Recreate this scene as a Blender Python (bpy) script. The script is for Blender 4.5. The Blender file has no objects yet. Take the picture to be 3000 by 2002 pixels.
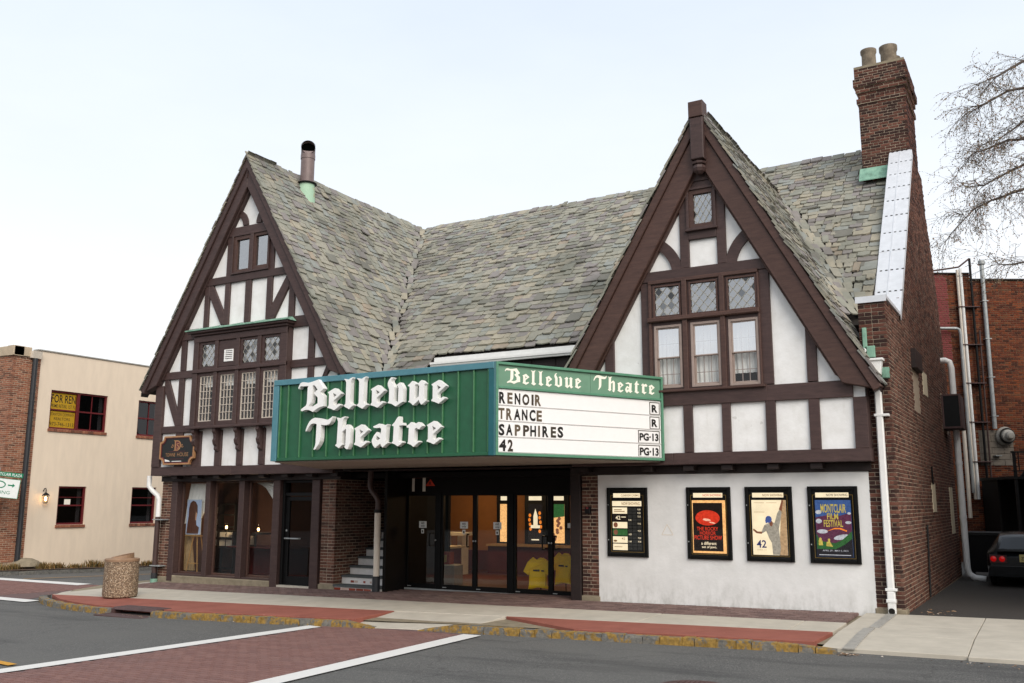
import bpy, math, random
import numpy as np
from mathutils import Vector, Matrix
random.seed(11); rng = np.random.RandomState(7)
SC = bpy.context.scene
COL = SC.collection
R_ = math.radians

# ------------------------------------------------------------------ camera, sky, sun, exposure
CAMP = Vector((0.0, -16.392, 1.652))
def cam_axes(y, p, r):
    f = Vector((math.sin(y)*math.cos(p), math.cos(y)*math.cos(p), math.sin(p)))
    rt = Vector((math.cos(y), -math.sin(y), 0)); d = f.cross(rt)
    return (math.cos(r)*rt + math.sin(r)*d, -math.sin(r)*rt + math.cos(r)*d, f)
CX, CY, CF = cam_axes(-0.527147902, 0.172919526, -0.00225027)
cam = bpy.data.cameras.new('camera'); cam.lens = 32.477; cam.sensor_width = 36; cam.clip_end = 2000; cam.clip_start = .05
camo = bpy.data.objects.new('camera', cam); COL.objects.link(camo)
camo.matrix_world = Matrix(((CX.x, -CY.x, -CF.x, CAMP.x), (CX.y, -CY.y, -CF.y, CAMP.y), (CX.z, -CY.z, -CF.z, CAMP.z), (0, 0, 0, 1)))
SC.camera = camo
SUN_EL, SUN_AZ = R_(36), R_(130)          # azimuth clockwise from +Y
w = bpy.data.worlds.new('World'); SC.world = w; w.use_nodes = True
nt = w.node_tree; bg = nt.nodes['Background']
sky = nt.nodes.new('ShaderNodeTexSky'); sky.sky_type = 'NISHITA'; sky.sun_disc = False
sky.sun_elevation = SUN_EL; sky.sun_rotation = SUN_AZ; sky.air_density = 1.0; sky.dust_density = 4.0; sky.ozone_density = 1.0
tc = nt.nodes.new('ShaderNodeTexCoord')
nz = nt.nodes.new('ShaderNodeTexNoise'); nz.inputs['Scale'].default_value = 2.2; nz.inputs['Detail'].default_value = 5; nz.inputs['Roughness'].default_value = .55
mp = nt.nodes.new('ShaderNodeMapping'); mp.inputs['Scale'].default_value = (1, 1, 3)
nt.links.new(tc.outputs['Generated'], mp.inputs[0]); nt.links.new(mp.outputs[0], nz.inputs['Vector'])
rp = nt.nodes.new('ShaderNodeValToRGB'); rp.color_ramp.elements[0].position = .3; rp.color_ramp.elements[1].position = .75
rp.color_ramp.elements[0].color = (.79, .79, .79, 1); rp.color_ramp.elements[1].color = (.89, .89, .89, 1)
nt.links.new(nz.outputs['Fac'], rp.inputs[0])
mixs = nt.nodes.new('ShaderNodeMix'); mixs.data_type = 'RGBA'
sp_ = nt.nodes.new('ShaderNodeSeparateXYZ'); nt.links.new(tc.outputs['Generated'], sp_.inputs[0])
el = nt.nodes.new('ShaderNodeMapRange'); el.inputs[1].default_value = 0; el.inputs[2].default_value = .62; el.inputs[3].default_value = .1; el.inputs[4].default_value = -.12; nt.links.new(sp_.outputs[2], el.inputs[0])
ad = nt.nodes.new('ShaderNodeMath'); ad.operation = 'ADD'; ad.use_clamp = True; nt.links.new(rp.outputs[0], ad.inputs[0]); nt.links.new(el.outputs[0], ad.inputs[1])
nt.links.new(ad.outputs[0], mixs.inputs[0]); nt.links.new(sky.outputs[0], mixs.inputs[6])
vr = nt.nodes.new('ShaderNodeValToRGB'); vr.color_ramp.elements[0].position = .0; vr.color_ramp.elements[1].position = .55
vr.color_ramp.elements[0].color = (1, .975, .955, 1); vr.color_ramp.elements[1].color = (.80, .88, .965, 1); nt.links.new(sp_.outputs[2], vr.inputs[0])
vm = nt.nodes.new('ShaderNodeVectorMath'); vm.operation = 'SCALE'; vm.inputs['Scale'].default_value = 7.2; nt.links.new(vr.outputs[0], vm.inputs[0]); nt.links.new(vm.outputs[0], mixs.inputs[7])      # thin bright overcast veil over the blue
nt.links.new(mixs.outputs[2], bg.inputs[0]); bg.inputs[1].default_value = .1
sun = bpy.data.lights.new('sun', 'SUN'); sun.energy = 1.5; sun.angle = R_(45); sun.color = (1, .93, .84)
suno = bpy.data.objects.new('sun', sun); COL.objects.link(suno)
sd = Vector((math.sin(SUN_AZ)*math.cos(SUN_EL), math.cos(SUN_AZ)*math.cos(SUN_EL), math.sin(SUN_EL)))
suno.rotation_euler = sd.to_track_quat('Z', 'Y').to_euler(); suno.location = (20, -40, 40)
SC.view_settings.view_transform = 'Standard'; SC.view_settings.look = 'None'; SC.view_settings.gamma = 1
SC.view_settings.exposure = 0.78; SC.view_settings.use_curve_mapping = False
SC.cycles.max_bounces = 8; SC.cycles.transparent_max_bounces = 12

# ------------------------------------------------------------------ colours and materials
def lin(c): return c/12.92 if c <= .04045 else ((c+.055)/1.055)**2.4
def rgb(r, g, b, k=1.0): return (lin(r/255)*k, lin(g/255)*k, lin(b/255)*k, 1)
MATS = {}
class NT:
    def __init__(s, name):
        s.m = bpy.data.materials.new(name); s.m.use_nodes = True; s.t = s.m.node_tree
        s.b = s.t.nodes['Principled BSDF']; s.out = s.t.nodes['Material Output']; MATS[name] = s.m
    def n(s, t, **kw):
        x = s.t.nodes.new(t)
        for k, v in kw.items(): setattr(x, k, v)
        return x
    def l(s, a, b): s.t.links.new(a, b)
    def ramp(s, fac, stops, interp='LINEAR'):
        r = s.n('ShaderNodeValToRGB'); r.color_ramp.interpolation = interp
        e = r.color_ramp.elements
        while len(e) < len(stops): e.new(.5)
        for el, (p, c) in zip(e, stops): el.position = p; el.color = c if len(c) == 4 else (*c, 1)
        s.l(fac, r.inputs[0]); return r.outputs[0]
    def coord(s, scale=(1, 1, 1), rot=(0, 0, 0), kind='Object'):
        t = s.n('ShaderNodeTexCoord'); m = s.n('ShaderNodeMapping'); m.inputs['Scale'].default_value = scale; m.inputs['Rotation'].default_value = rot
        s.l(t.outputs[kind], m.inputs[0]); return m.outputs[0]
    def geo(s, scale=(1, 1, 1)):
        g = s.n('ShaderNodeNewGeometry'); m = s.n('ShaderNodeMapping'); m.inputs['Scale'].default_value = scale
        s.l(g.outputs['Position'], m.inputs[0]); return m.outputs[0]
    def noise(s, vec, scale, detail=4, rough=.55, dist=0):
        x = s.n('ShaderNodeTexNoise'); x.inputs['Scale'].default_value = scale; x.inputs['Detail'].default_value = detail
        x.inputs['Roughness'].default_value = rough; x.inputs['Distortion'].default_value = dist; s.l(vec, x.inputs['Vector']); return x.outputs['Fac']
    def mix(s, f, a, b, mode='MIX'):
        x = s.n('ShaderNodeMix', data_type='RGBA', blend_type=mode)
        for v, i in ((f, 0), (a, 6), (b, 7)):
            if isinstance(v, (int, float)): x.inputs[i].default_value = v
            elif isinstance(v, tuple): x.inputs[i].default_value = v
            else: s.l(v, x.inputs[i])
        return x.outputs[2]
    def math(s, op, a, b=None):
        x = s.n('ShaderNodeMath', operation=op)
        for i, v in ((0, a), (1, b)):
            if v is None: continue
            if isinstance(v, (int, float)): x.inputs[i].default_value = v
            else: s.l(v, x.inputs[i])
        return x.outputs[0]
    def bump(s, h, strength=.3, dist=.01):
        x = s.n('ShaderNodeBump'); x.inputs['Strength'].default_value = strength; x.inputs['Distance'].default_value = dist
        s.l(h, x.inputs['Height']); s.l(x.outputs[0], s.b.inputs['Normal'])
    def rand(s):                       # one value per piece, single or joined
        g = s.n('ShaderNodeNewGeometry'); o = s.n('ShaderNodeObjectInfo')
        return s.math('FRACT', s.math('ADD', g.outputs['Random Per Island'], o.outputs['Random']))
    def done(s, col=None, rough=.7, spec=None, metal=None):
        if col is not None:
            if isinstance(col, tuple): s.b.inputs['Base Color'].default_value = col
            else: s.l(col, s.b.inputs['Base Color'])
        if isinstance(rough, (int, float)): s.b.inputs['Roughness'].default_value = rough
        else: s.l(rough, s.b.inputs['Roughness'])
        if spec is not None: s.b.inputs['Specular IOR Level'].default_value = spec
        if metal is not None: s.b.inputs['Metallic'].default_value = metal
        return s.m

def paint(name, c, var=.18, scale=6, rough=.6, spec=.35, bump=.12, stretch=(1, 1, 1), chips=None):
    t = NT(name); v = t.geo(stretch); f = t.noise(v, scale, 6, .6)
    d = tuple(x*(1-var) for x in c[:3])+(1,); l = tuple(min(1, x*(1+var)) for x in c[:3])+(1,)
    col = t.ramp(f, [(.3, d), (.7, l)])
    if chips:
        g = t.noise(t.geo((1, 1, 1)), 23, 5, .7); k = t.ramp(g, [(chips[1], (0, 0, 0, 1)), (chips[1]+.03, (1, 1, 1, 1))]); col = t.mix(k, col, chips[0])
    fb = t.noise(t.geo(), 60, 3); t.bump(fb, bump, .004)
    return t.done(col, rough, spec)

# white plaster with faint trowel marks, hairline dirt and drip stains
t = NT('plaster'); v = t.geo(); f = t.noise(v, 3.2, 6, .6); col = t.ramp(f, [(.25, rgb(214, 213, 210)), (.6, rgb(229, 229, 228)), (.8, rgb(235, 235, 235))])
s_ = t.noise(t.geo((6, 6, .8)), 1.3, 5, .6); col = t.mix(t.ramp(s_, [(.6, (0, 0, 0, 1)), (.85, (.35, .35, .35, 1))]), col, rgb(176, 172, 162))
sp = t.noise(t.geo(), 9, 2, .5); col = t.mix(t.ramp(sp, [(.74, (0, 0, 0, 1)), (.78, (.5, .5, .5, 1))]), col, rgb(178, 176, 172))
t.bump(t.noise(t.geo(), 14, 6, .6), .35, .012); t.done(col, .85, .2)
# the ground-floor panel gets splash dirt near the pavement (a stain with its own shape)
t = NT('plaster_low'); v = t.geo(); f = t.noise(v, 2.5, 6, .6); col = t.ramp(f, [(.25, rgb(206, 206, 204)), (.7, rgb(222, 222, 221))])
g = t.n('ShaderNodeNewGeometry'); sx = t.n('ShaderNodeSeparateXYZ'); t.l(g.outputs['Position'], sx.inputs[0])
h = t.n('ShaderNodeMapRange'); h.inputs[1].default_value = -.15; h.inputs[2].default_value = .38; h.inputs[3].default_value = .55; h.inputs[4].default_value = 0; t.l(sx.outputs[2], h.inputs[0])
n2 = t.noise(t.geo((3.5, 1, 1.6)), 2.1, 6, .65); k = t.math('MULTIPLY', h.outputs[0], t.ramp(n2, [(.45, (0, 0, 0, 1)), (.75, (1, 1, 1, 1))]))
col = t.mix(k, col, rgb(128, 128, 118)); t.bump(t.noise(t.geo(), 11, 6, .6), .4, .012); t.done(col, .85, .2)

def wood(name, a, b, grain=(1.2, 8, 8)):
    t = NT(name); o = t.coord(grain); f = t.noise(o, 3, 6, .65, .6); r = t.rand()
    col = t.ramp(f, [(.3, a), (.72, b)]); col = t.mix(t.math('MULTIPLY', r, .28), col, tuple(x*.62 for x in a[:3])+(1,))
    g = t.noise(t.geo(), 27, 4, .7); col = t.mix(t.ramp(g, [(.70, (0, 0, 0, 1)), (.75, (.55, .55, .55, 1))]), col, rgb(122, 102, 92))
    t.bump(t.noise(t.geo((1, 1, 1)), 34, 6, .7), .45, .006); return t.done(col, .55, .35)
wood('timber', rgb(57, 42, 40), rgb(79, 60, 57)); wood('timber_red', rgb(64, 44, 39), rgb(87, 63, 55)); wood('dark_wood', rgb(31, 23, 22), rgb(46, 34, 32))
wood('soffit_wood', rgb(136, 124, 114), rgb(178, 166, 152), (10, 1, 1))

def brickmat(name, stops, dirt=.35, dcol=(60, 48, 44)):
    t = NT(name); r = t.rand(); col = t.ramp(r, stops)
    f = t.noise(t.geo(), 22, 5, .65); col = t.mix(t.math('MULTIPLY', f, .5), col, t.mix(.5, col, rgb(96, 62, 52)))
    g = t.noise(t.geo(), 1.1, 5, .6); col = t.mix(t.ramp(g, [(.45, (0, 0, 0, 1)), (.75, (dirt, dirt, dirt, 1))]), col, rgb(*dcol))
    t.bump(t.noise(t.geo(), 70, 4, .7), .5, .006); return t.done(col, .9, .15)
brickmat('brick', [(0, rgb(38, 30, 30)), (.3, rgb(54, 39, 37)), (.55, rgb(74, 49, 43)), (.78, rgb(93, 60, 51)), (.95, rgb(110, 73, 62)), (1, rgb(80, 66, 59))])
brickmat('brick_side', [(0, rgb(54, 42, 38)), (.25, rgb(78, 55, 48)), (.6, rgb(100, 69, 58)), (.9, rgb(118, 83, 70)), (1, rgb(98, 80, 71))], .35, (112, 91, 81))
brickmat('brick_tan', [(0, rgb(96, 66, 54)), (.3, rgb(128, 84, 66)), (.6, rgb(144, 92, 71)), (1, rgb(158, 110, 86))], .2, (110, 82, 68))
brickmat('brick_orange', [(0, rgb(52, 29, 24)), (.3, rgb(86, 44, 32)), (.6, rgb(106, 54, 36)), (.9, rgb(128, 68, 40)), (1, rgb(92, 66, 48))], .4, (60, 42, 32))
brickmat('brick_step', [(0, rgb(118, 50, 38)), (.5, rgb(142, 64, 48)), (.8, rgb(190, 170, 158)), (1, rgb(205, 200, 192))], .1, (150, 140, 130))
brickmat('paver', [(0, rgb(117, 89, 85)), (.5, rgb(123, 94, 89)), (1, rgb(130, 100, 94))], .3, (112, 97, 95))
brickmat('paver_grey', [(0, rgb(98, 82, 80)), (.5, rgb(116, 96, 92)), (1, rgb(132, 112, 106))], .3, (104, 96, 92))
paint('mortar', rgb(160, 145, 128), .15, 14, .95, .1, .3); paint('mortar_tan', rgb(170, 152, 132), .12, 14, .95, .1, .3); paint('mortar_dark', rgb(120, 98, 80), .2, 14, .95, .1, .3); paint('mortar_grey', rgb(104, 86, 84), .15, 14, .95, .1, .3)

# slate: one colour per slate
t = NT('slate'); r = t.rand()
col = t.ramp(r, [(0, rgb(113, 111, 104)), (.06, rgb(127, 121, 119)), (.17, rgb(134, 128, 126)), (.27, rgb(138, 138, 127)), (.42, rgb(146, 144, 131)), (.60, rgb(152, 148, 135)), (.78, rgb(140, 143, 138)), (.88, rgb(159, 152, 135)), (.968, rgb(154, 141, 125)), (.985, rgb(117, 116, 108))], 'CONSTANT')
f = t.noise(t.geo(), 9, 6, .65); col = t.mix(t.ramp(f, [(.35, (0, 0, 0, 1)), (.75, (.45, .45, .45, 1))]), col, rgb(110, 109, 100))
f2 = t.noise(t.geo(), .55, 5, .6); col = t.mix(t.ramp(f2, [(.46, (0, 0, 0, 1)), (.72, (.7, .7, .7, 1))]), col, rgb(78, 79, 71))
t.bump(t.noise(t.geo(), 38, 5, .65), .5, .008); t.done(col, .8, .25)

paint('roof_deck', rgb(50, 46, 42), .1, 5, .9)
def metal(name, c, rough=.4, var=.12, met=.0, scale=7): 
    t = NT(name); f = t.noise(t.geo(), scale, 6, .6)
    col = t.ramp(f, [(.3, tuple(x*(1-var) for x in c[:3])+(1,)), (.7, tuple(x*(1+var) for x in c[:3])+(1,))]); t.bump(t.noise(t.geo(), 3, 3), .1, .02)
    return t.done(col, rough, .5, met)
metal('green_panel', rgb(28, 84, 56), .42, .12); metal('green_rib', rgb(54, 106, 68), .42, .16); metal('teal_trim', rgb(72, 122, 134), .42, .1); metal('teal_dark', rgb(18, 84, 92), .42, .1)
metal('sage_panel', rgb(104, 141, 118), .4, .06); metal('sage_frame', rgb(82, 132, 106), .45, .12); metal('letter_white', rgb(232, 232, 230), .45, .04); metal('letter_cream', rgb(240, 236, 222), .5, .03)
metal('board_white', rgb(233, 232, 231), .35, .015); metal('board_rail', rgb(205, 203, 200), .35, .03)
metal('pipe_white', rgb(222, 222, 220), .45, .06); metal('pipe_cream', rgb(206, 196, 182), .5, .08); metal('pipe_brown', rgb(62, 44, 40), .5, .15); metal('pipe_dark', rgb(34, 36, 40), .5, .15); metal('galv', rgb(158, 162, 162), .4, .12, .3)
metal('coping_metal', rgb(206, 209, 214), .38, .07, .15); metal('black_metal', rgb(17, 17, 18), .5, .2); metal('black_frame', rgb(11, 11, 11), .5, .2); MATS['black_metal'].node_tree.nodes['Principled BSDF'].inputs['Specular IOR Level'].default_value = .2; MATS['black_frame'].node_tree.nodes['Principled BSDF'].inputs['Specular IOR Level'].default_value = .15; metal('flue_black', rgb(6, 6, 6), 1.0, .1); MATS['flue_black'].node_tree.nodes['Principled BSDF'].inputs['Specular IOR Level'].default_value = .0; metal('gold', rgb(150, 118, 50), .4, .1, .3); metal('sign_gold', rgb(158, 116, 78), .5, .15)
metal('iron_rust', rgb(74, 52, 50), .7, .3); metal('flue', rgb(112, 96, 94), .5, .16, .1, 5); metal('grey_metal', rgb(150, 147, 140), .45, .15); metal('red_paint', rgb(98, 22, 26), .5, .15); metal('red_wall', rgb(118, 40, 42), .7, .15)
t = NT('verdigris'); f = t.noise(t.geo((1, 1, .35)), 7, 6, .65); t.done(t.ramp(f, [(.25, rgb(78, 100, 88)), (.5, rgb(120, 158, 140)), (.8, rgb(150, 184, 162))]), .7, .2)
t = NT('flue_copper'); f = t.noise(t.geo((1, 1, .5)), 2.4, 5, .6); t.done(t.ramp(f, [(.3, rgb(168, 196, 172)), (.58, rgb(158, 188, 164)), (.68, rgb(172, 150, 104)), (.78, rgb(138, 92, 62))]), .7, .2)
t = NT('pot_clay'); f = t.noise(t.geo(), 6, 6, .6); t.bump(t.noise(t.geo(), 50, 4), .5, .01); t.done(t.ramp(f, [(.3, rgb(96, 88, 78)), (.7, rgb(146, 134, 118))]), .9, .1)
t = NT('pebble'); v = t.n('ShaderNodeTexVoronoi'); v.inputs['Scale'].default_value = 46; t.l(t.geo(), v.inputs['Vector'])
col = t.ramp(v.outputs['Color'], [(0, rgb(88, 72, 56)), (.4, rgb(150, 128, 104)), (.7, rgb(184, 163, 136)), (1, rgb(216, 201, 178))])
col = t.mix(t.ramp(v.outputs['Distance'], [(.35, (0, 0, 0, 1)), (.6, (.8, .8, .8, 1))]), col, rgb(92, 76, 64)); t.bump(t.math('SUBTRACT', 1, v.outputs['Distance']), .8, .012); t.done(col, .8, .25)
paint('can_lid', rgb(140, 112, 88), .15, 6, .6); paint('cream_stucco', rgb(217, 201, 181), .05, 1.6, .9, .15, .25, (3, 3, .7), (rgb(192, 176, 157), .8)); paint('concrete', rgb(178, 171, 158), .1, 3, .9, .15, .3, (1, 1, 1), (rgb(110, 104, 96), .8)); paint('concrete_old', rgb(132, 122, 104), .2, 6, .9, .15, .5)
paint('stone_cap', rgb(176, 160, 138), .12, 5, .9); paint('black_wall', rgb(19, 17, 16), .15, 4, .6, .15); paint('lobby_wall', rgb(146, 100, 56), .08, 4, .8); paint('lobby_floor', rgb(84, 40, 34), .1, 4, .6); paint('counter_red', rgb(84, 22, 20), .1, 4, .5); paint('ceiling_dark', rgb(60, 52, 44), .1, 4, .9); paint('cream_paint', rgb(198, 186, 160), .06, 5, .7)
paint('shop_wall', rgb(88, 62, 54), .15, 3, .8); paint('step_white', rgb(206, 203, 200), .06, 8, .7, .3, .4, (1, 1, 1), (rgb(132, 84, 74), .66)); paint('step_slate', rgb(74, 78, 78), .15, 8, .8)
t = NT('red_concrete'); f = t.noise(t.geo(), 2.2, 6, .6); br = t.n('ShaderNodeTexBrick'); br.inputs['Scale'].default_value = 9; br.inputs['Mortar Size'].default_value = .012; t.l(t.geo(), br.inputs['Vector'])
col = t.ramp(f, [(.3, rgb(130, 78, 67)), (.7, rgb(148, 91, 78))]); col = t.mix(t.math('MULTIPLY', br.outputs['Fac'], .25), col, rgb(120, 66, 56))
g = t.noise(t.geo(), 11, 3); col = t.mix(t.ramp(g, [(.72, (0, 0, 0, 1)), (.76, (.5, .5, .5, 1))]), col, rgb(182, 140, 128)); t.bump(f, .2, .01); t.done(col, .85, .2)
t = NT('asphalt'); v = t.geo(); n1 = t.noise(v, 64, 4, .75); n2 = t.noise(v, .55, 6, .6); n3 = t.noise(t.geo((.25, 1.3, 1)), 1.2, 5, .6)
vs_ = t.n('ShaderNodeTexVoronoi'); vs_.inputs['Scale'].default_value = 75; t.l(v, vs_.inputs['Vector'])
col = t.ramp(n1, [(.3, rgb(56, 56, 56)), (.5, rgb(86, 86, 85)), (.62, rgb(102, 101, 99)), (.74, rgb(140, 139, 135))]); col = t.mix(.45, col, t.ramp(vs_.outputs['Color'], [(.1, rgb(44, 44, 45)), (.5, rgb(88, 88, 87)), (.8, rgb(118, 116, 112)), (1, rgb(176, 172, 164))])); col = t.mix(t.ramp(n2, [(.35, (0, 0, 0, 1)), (.7, (.75, .75, .75, 1))]), col, rgb(98, 97, 94))
col = t.mix(t.ramp(n3, [(.54, (0, 0, 0, 1)), (.7, (.6, .6, .6, 1))]), col, rgb(60, 60, 60)); n4 = t.noise(t.geo(), 3.1, 5, .7); col = t.mix(t.ramp(n4, [(.68, (0, 0, 0, 1)), (.74, (.55, .55, .55, 1))]), col, rgb(48, 48, 48))
wv = t.n('ShaderNodeTexVoronoi', feature='DISTANCE_TO_EDGE'); wv.inputs['Scale'].default_value = .21
dn = t.n('ShaderNodeTexNoise'); dn.inputs['Scale'].default_value = 1.4; dn.inputs['Detail'].default_value = 6; t.l(v, dn.inputs['Vector'])
va = t.n('ShaderNodeVectorMath', operation='MULTIPLY_ADD'); t.l(dn.outputs['Color'], va.inputs[0]); va.inputs[1].default_value = (1.3, 1.3, 0); t.l(v, va.inputs[2]); t.l(va.outputs[0], wv.inputs['Vector'])
col = t.mix(t.ramp(wv.outputs['Distance'], [(0, (.4, .4, .4, 1)), (.004, (0, 0, 0, 1))]), col, rgb(44, 44, 44)); t.bump(n1, .6, .01); t.done(col, .88, .25)
t = NT('alley_asphalt'); n1 = t.noise(t.geo(), 60, 4, .7); t.bump(n1, .6, .01); t.done(t.ramp(n1, [(.3, rgb(48, 46, 44)), (.7, rgb(78, 74, 70))]), .9, .2)
t = NT('road_paint'); g = t.noise(t.geo(), 14, 6, .7); t.bump(t.noise(t.geo(), 130, 3), .4, .006); t.done(t.mix(t.ramp(g, [(.64, (0, 0, 0, 1)), (.74, (.7, .7, .7, 1))]), rgb(208, 206, 202), rgb(110, 108, 106)), .8, .2)
t = NT('road_yellow'); g = t.noise(t.geo(), 14, 6, .7); t.done(t.mix(t.ramp(g, [(.6, (0, 0, 0, 1)), (.74, (.7, .7, .7, 1))]), rgb(190, 140, 56), rgb(90, 88, 84)), .8, .2)
def kerb(name, y):
    t = NT(name); r = t.rand(); gr = t.ramp(t.noise(t.geo(), 18, 5, .7), [(.3, rgb(84, 84, 82)), (.7, rgb(134, 130, 122))])
    gr = t.mix(t.math('MULTIPLY', r, .4), gr, rgb(70, 72, 74))
    if y:
        g = t.math('ADD', t.noise(t.geo((1, 1, .8)), 7, 6, .7), t.math('MULTIPLY', t.math('SUBTRACT', r, .5), .11))
        gr = t.mix(t.ramp(g, [(.45, (0, 0, 0, 1)), (.53, (.92, .92, .92, 1))]), gr, t.ramp(t.noise(t.geo(), 20, 4), [(.3, rgb(118, 92, 42)), (.7, rgb(168, 134, 66))]))
    t.bump(t.noise(t.geo(), 22, 5, .7), .7, .02); return t.done(gr, .85, .2)
kerb('kerb_yellow', 1); kerb('kerb_grey', 0)
t = NT('leaf_litter'); r = t.rand(); t.done(t.ramp(r, [(0, rgb(88, 66, 48)), (.5, rgb(132, 104, 78)), (.85, rgb(166, 140, 112)), (1, rgb(220, 214, 206))]), .9)
t = NT('shrub_leaf'); r = t.rand(); t.done(t.ramp(r, [(0, rgb(62, 64, 36)), (.35, rgb(104, 84, 44)), (.7, rgb(146, 110, 62)), (1, rgb(98, 92, 50))]), .85)
paint('soil', rgb(74, 58, 46), .25, 9, .95); paint('bark', rgb(84, 76, 72), .25, 20, .9); t = NT('bud'); r = t.rand(); t.done(t.ramp(r, [(0, rgb(92, 80, 66)), (.6, rgb(120, 108, 82)), (1, rgb(132, 92, 72))]), .9)
paint('ring_dark', rgb(36, 37, 30), .3, .08, .95)  # near-black colour of the added ring that darkens the glass reflections
t = NT('curtain_white'); t.done(rgb(246, 244, 240), .9, .1); t.b.inputs['Transmission Weight'].default_value = 0
paint('curtain_tan', rgb(160, 132, 92), .15, 8, .9); paint('curtain_sheer', rgb(236, 236, 232), .06, 5, .9); paint('blind', rgb(214, 208, 196), .05, 5, .8); paint('easel_wood', rgb(170, 128, 70), .15, 10, .6)
paint('vent_white', rgb(226, 226, 224), .04, 6, .5); paint('window_grey', rgb(150, 134, 126), .08, 8, .5); paint('came', rgb(150, 148, 140), .15, 30, .5); paint('muntin', rgb(186, 176, 164), .15, 30, .6, .3, .2, (1, 1, 1), (rgb(110, 84, 70), .62)); paint('sticker_red', rgb(206, 60, 34), .05, 9, .5); paint('maroon', rgb(92, 22, 26), .12, 8, .5); paint('shirt_yellow', rgb(248, 204, 26), .08, 6, .9); paint('block_grey', rgb(120, 112, 102), .15, 8, .9)
paint('ink_black', rgb(24, 22, 20), .1, 30, .5); paint('ink_faded', rgb(92, 80, 64), .15, 9, .5); paint('ink_dark', rgb(58, 50, 40), .2, 9, .5); paint('sign_black', rgb(30, 31, 31), .1, 9, .35); paint('sign_maroon', rgb(96, 44, 48), .1, 9, .5); paint('sign_green', rgb(12, 116, 82), .06, 9, .4); paint('sign_white', rgb(214, 218, 216), .05, 9, .4); paint('rent_yellow', rgb(170, 134, 22), .08, 5, .6); paint('paper', rgb(226, 222, 210), .04, 9, .8)
metal('car_paint', rgb(20, 23, 26), .22, .1); metal('rubber', rgb(22, 22, 22), .8, .1); t = NT('tail_red'); t.done(rgb(150, 14, 16), .2, .5); t.b.inputs['Emission Color'].default_value = rgb(190, 10, 10); t.b.inputs['Emission Strength'].default_value = .25
metal('plate_yellow', rgb(204, 188, 120), .4, .05); metal('dark_red', rgb(70, 20, 20), .5, .1)

def glow(name, c, k):
    t = NT(name); e = t.n('ShaderNodeEmission'); e.inputs[0].default_value = c
    if k < 2 and name not in ('lit_text', 'lit_cream'): f = t.noise(t.geo(), 26, 5, .7); t.l(t.ramp(f, [(.3, tuple(x*.62 for x in c[:3])+(1,)), (.55, c), (.75, tuple(min(1, x*1.25) for x in c[:3])+(1,))]), e.inputs[0])
    if name == 'lit_cream': f = t.noise(t.geo(), 5, 3, .6); t.l(t.ramp(f, [(.3, tuple(x*.86 for x in c[:3])+(1,)), (.65, c)]), e.inputs[0])
    pass; e.inputs[1].default_value = k*(.74 if k < 2 else 1); t.l(e.outputs[0], t.out.inputs[0]); return t.m
glow('lit_cream', rgb(255, 234, 196), .95); glow('lit_orange', rgb(255, 190, 120), 1.0); glow('lit_white', rgb(250, 244, 236), .8); glow('lit_black', rgb(46, 38, 34), .6); glow('lit_red', rgb(224, 62, 40), .85); glow('lit_pink', rgb(255, 190, 160), .95); glow('lit_tan', rgb(196, 160, 120), .8); glow('lit_grey', rgb(176, 166, 150), .75); glow('lit_blue', rgb(86, 106, 170), .7); glow('lit_navy', rgb(58, 64, 120), .6); glow('lit_sky', rgb(80, 110, 170), .6); glow('lit_purple', rgb(124, 70, 96), .52); glow('lit_green', rgb(70, 128, 70), .5); glow('lit_yellow', rgb(216, 192, 92), .72); glow('lit_dark', rgb(58, 54, 58), .45); glow('lit_cloud', rgb(226, 226, 232), .6); glow('lit_brown', rgb(150, 96, 72), .7); glow('lit_bulb', rgb(255, 196, 120), 9); glow('lit_grid', rgb(70, 68, 64), .45); glow('lit_text', rgb(150, 110, 70), .6); glow('lit_fire', rgb(255, 140, 50), .9)

def glassmat(name, refl, tint=(1, 1, 1, 1), rough=.0, base=None, wob=0):
    t = NT(name); g = t.n('ShaderNodeBsdfGlossy'); g.inputs['Roughness'].default_value = rough; g.inputs[0].default_value = (.95, .97, 1, 1)
    tr = t.n('ShaderNodeBsdfTransparent'); tr.inputs[0].default_value = tint
    ge = t.n('ShaderNodeNewGeometry'); dt = t.n('ShaderNodeVectorMath', operation='DOT_PRODUCT'); t.l(ge.outputs['Normal'], dt.inputs[0]); t.l(ge.outputs['Incoming'], dt.inputs[1])
    sc = t.math('POWER', t.math('SUBTRACT', 1.0, t.math('ABSOLUTE', dt.outputs['Value'])), 5.0)
    mx = t.n('ShaderNodeMixShader'); f = t.math('MINIMUM', t.math('ADD', t.math('MULTIPLY', sc, .95-refl), .04+refl), .95); t.l(f, mx.inputs[0])
    t.l(tr.outputs[0], mx.inputs[1]); t.l(g.outputs[0], mx.inputs[2])
    if wob:
        bp = t.n('ShaderNodeBump'); bp.inputs['Strength'].default_value = wob; bp.inputs['Distance'].default_value = .02; t.l(t.noise(t.geo(), 3.5, 2), bp.inputs['Height']); t.l(bp.outputs[0], g.inputs['Normal'])
    t.l(mx.outputs[0], t.out.inputs[0]); return t.m
glassmat('glass', .0, (.93, .94, .94, 1)); glassmat('leaded_glass', .3, (.5, .5, .47, 1), .02, None, .15); glassmat('leaded_amber', .14, (.6, .44, .28, 1), .02, None, .15); glassmat('leaded_dark_reflection', .03, (.2, .22, .2, 1), .02, None, .15); glassmat('sash_glass', .55, (.8, .82, .82, 1), 0, None, .25); glassmat('dark_glass', .0, (.42, .42, .44, 1))  # dark leaded tint: a tree's reflection put into the pane colour
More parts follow.
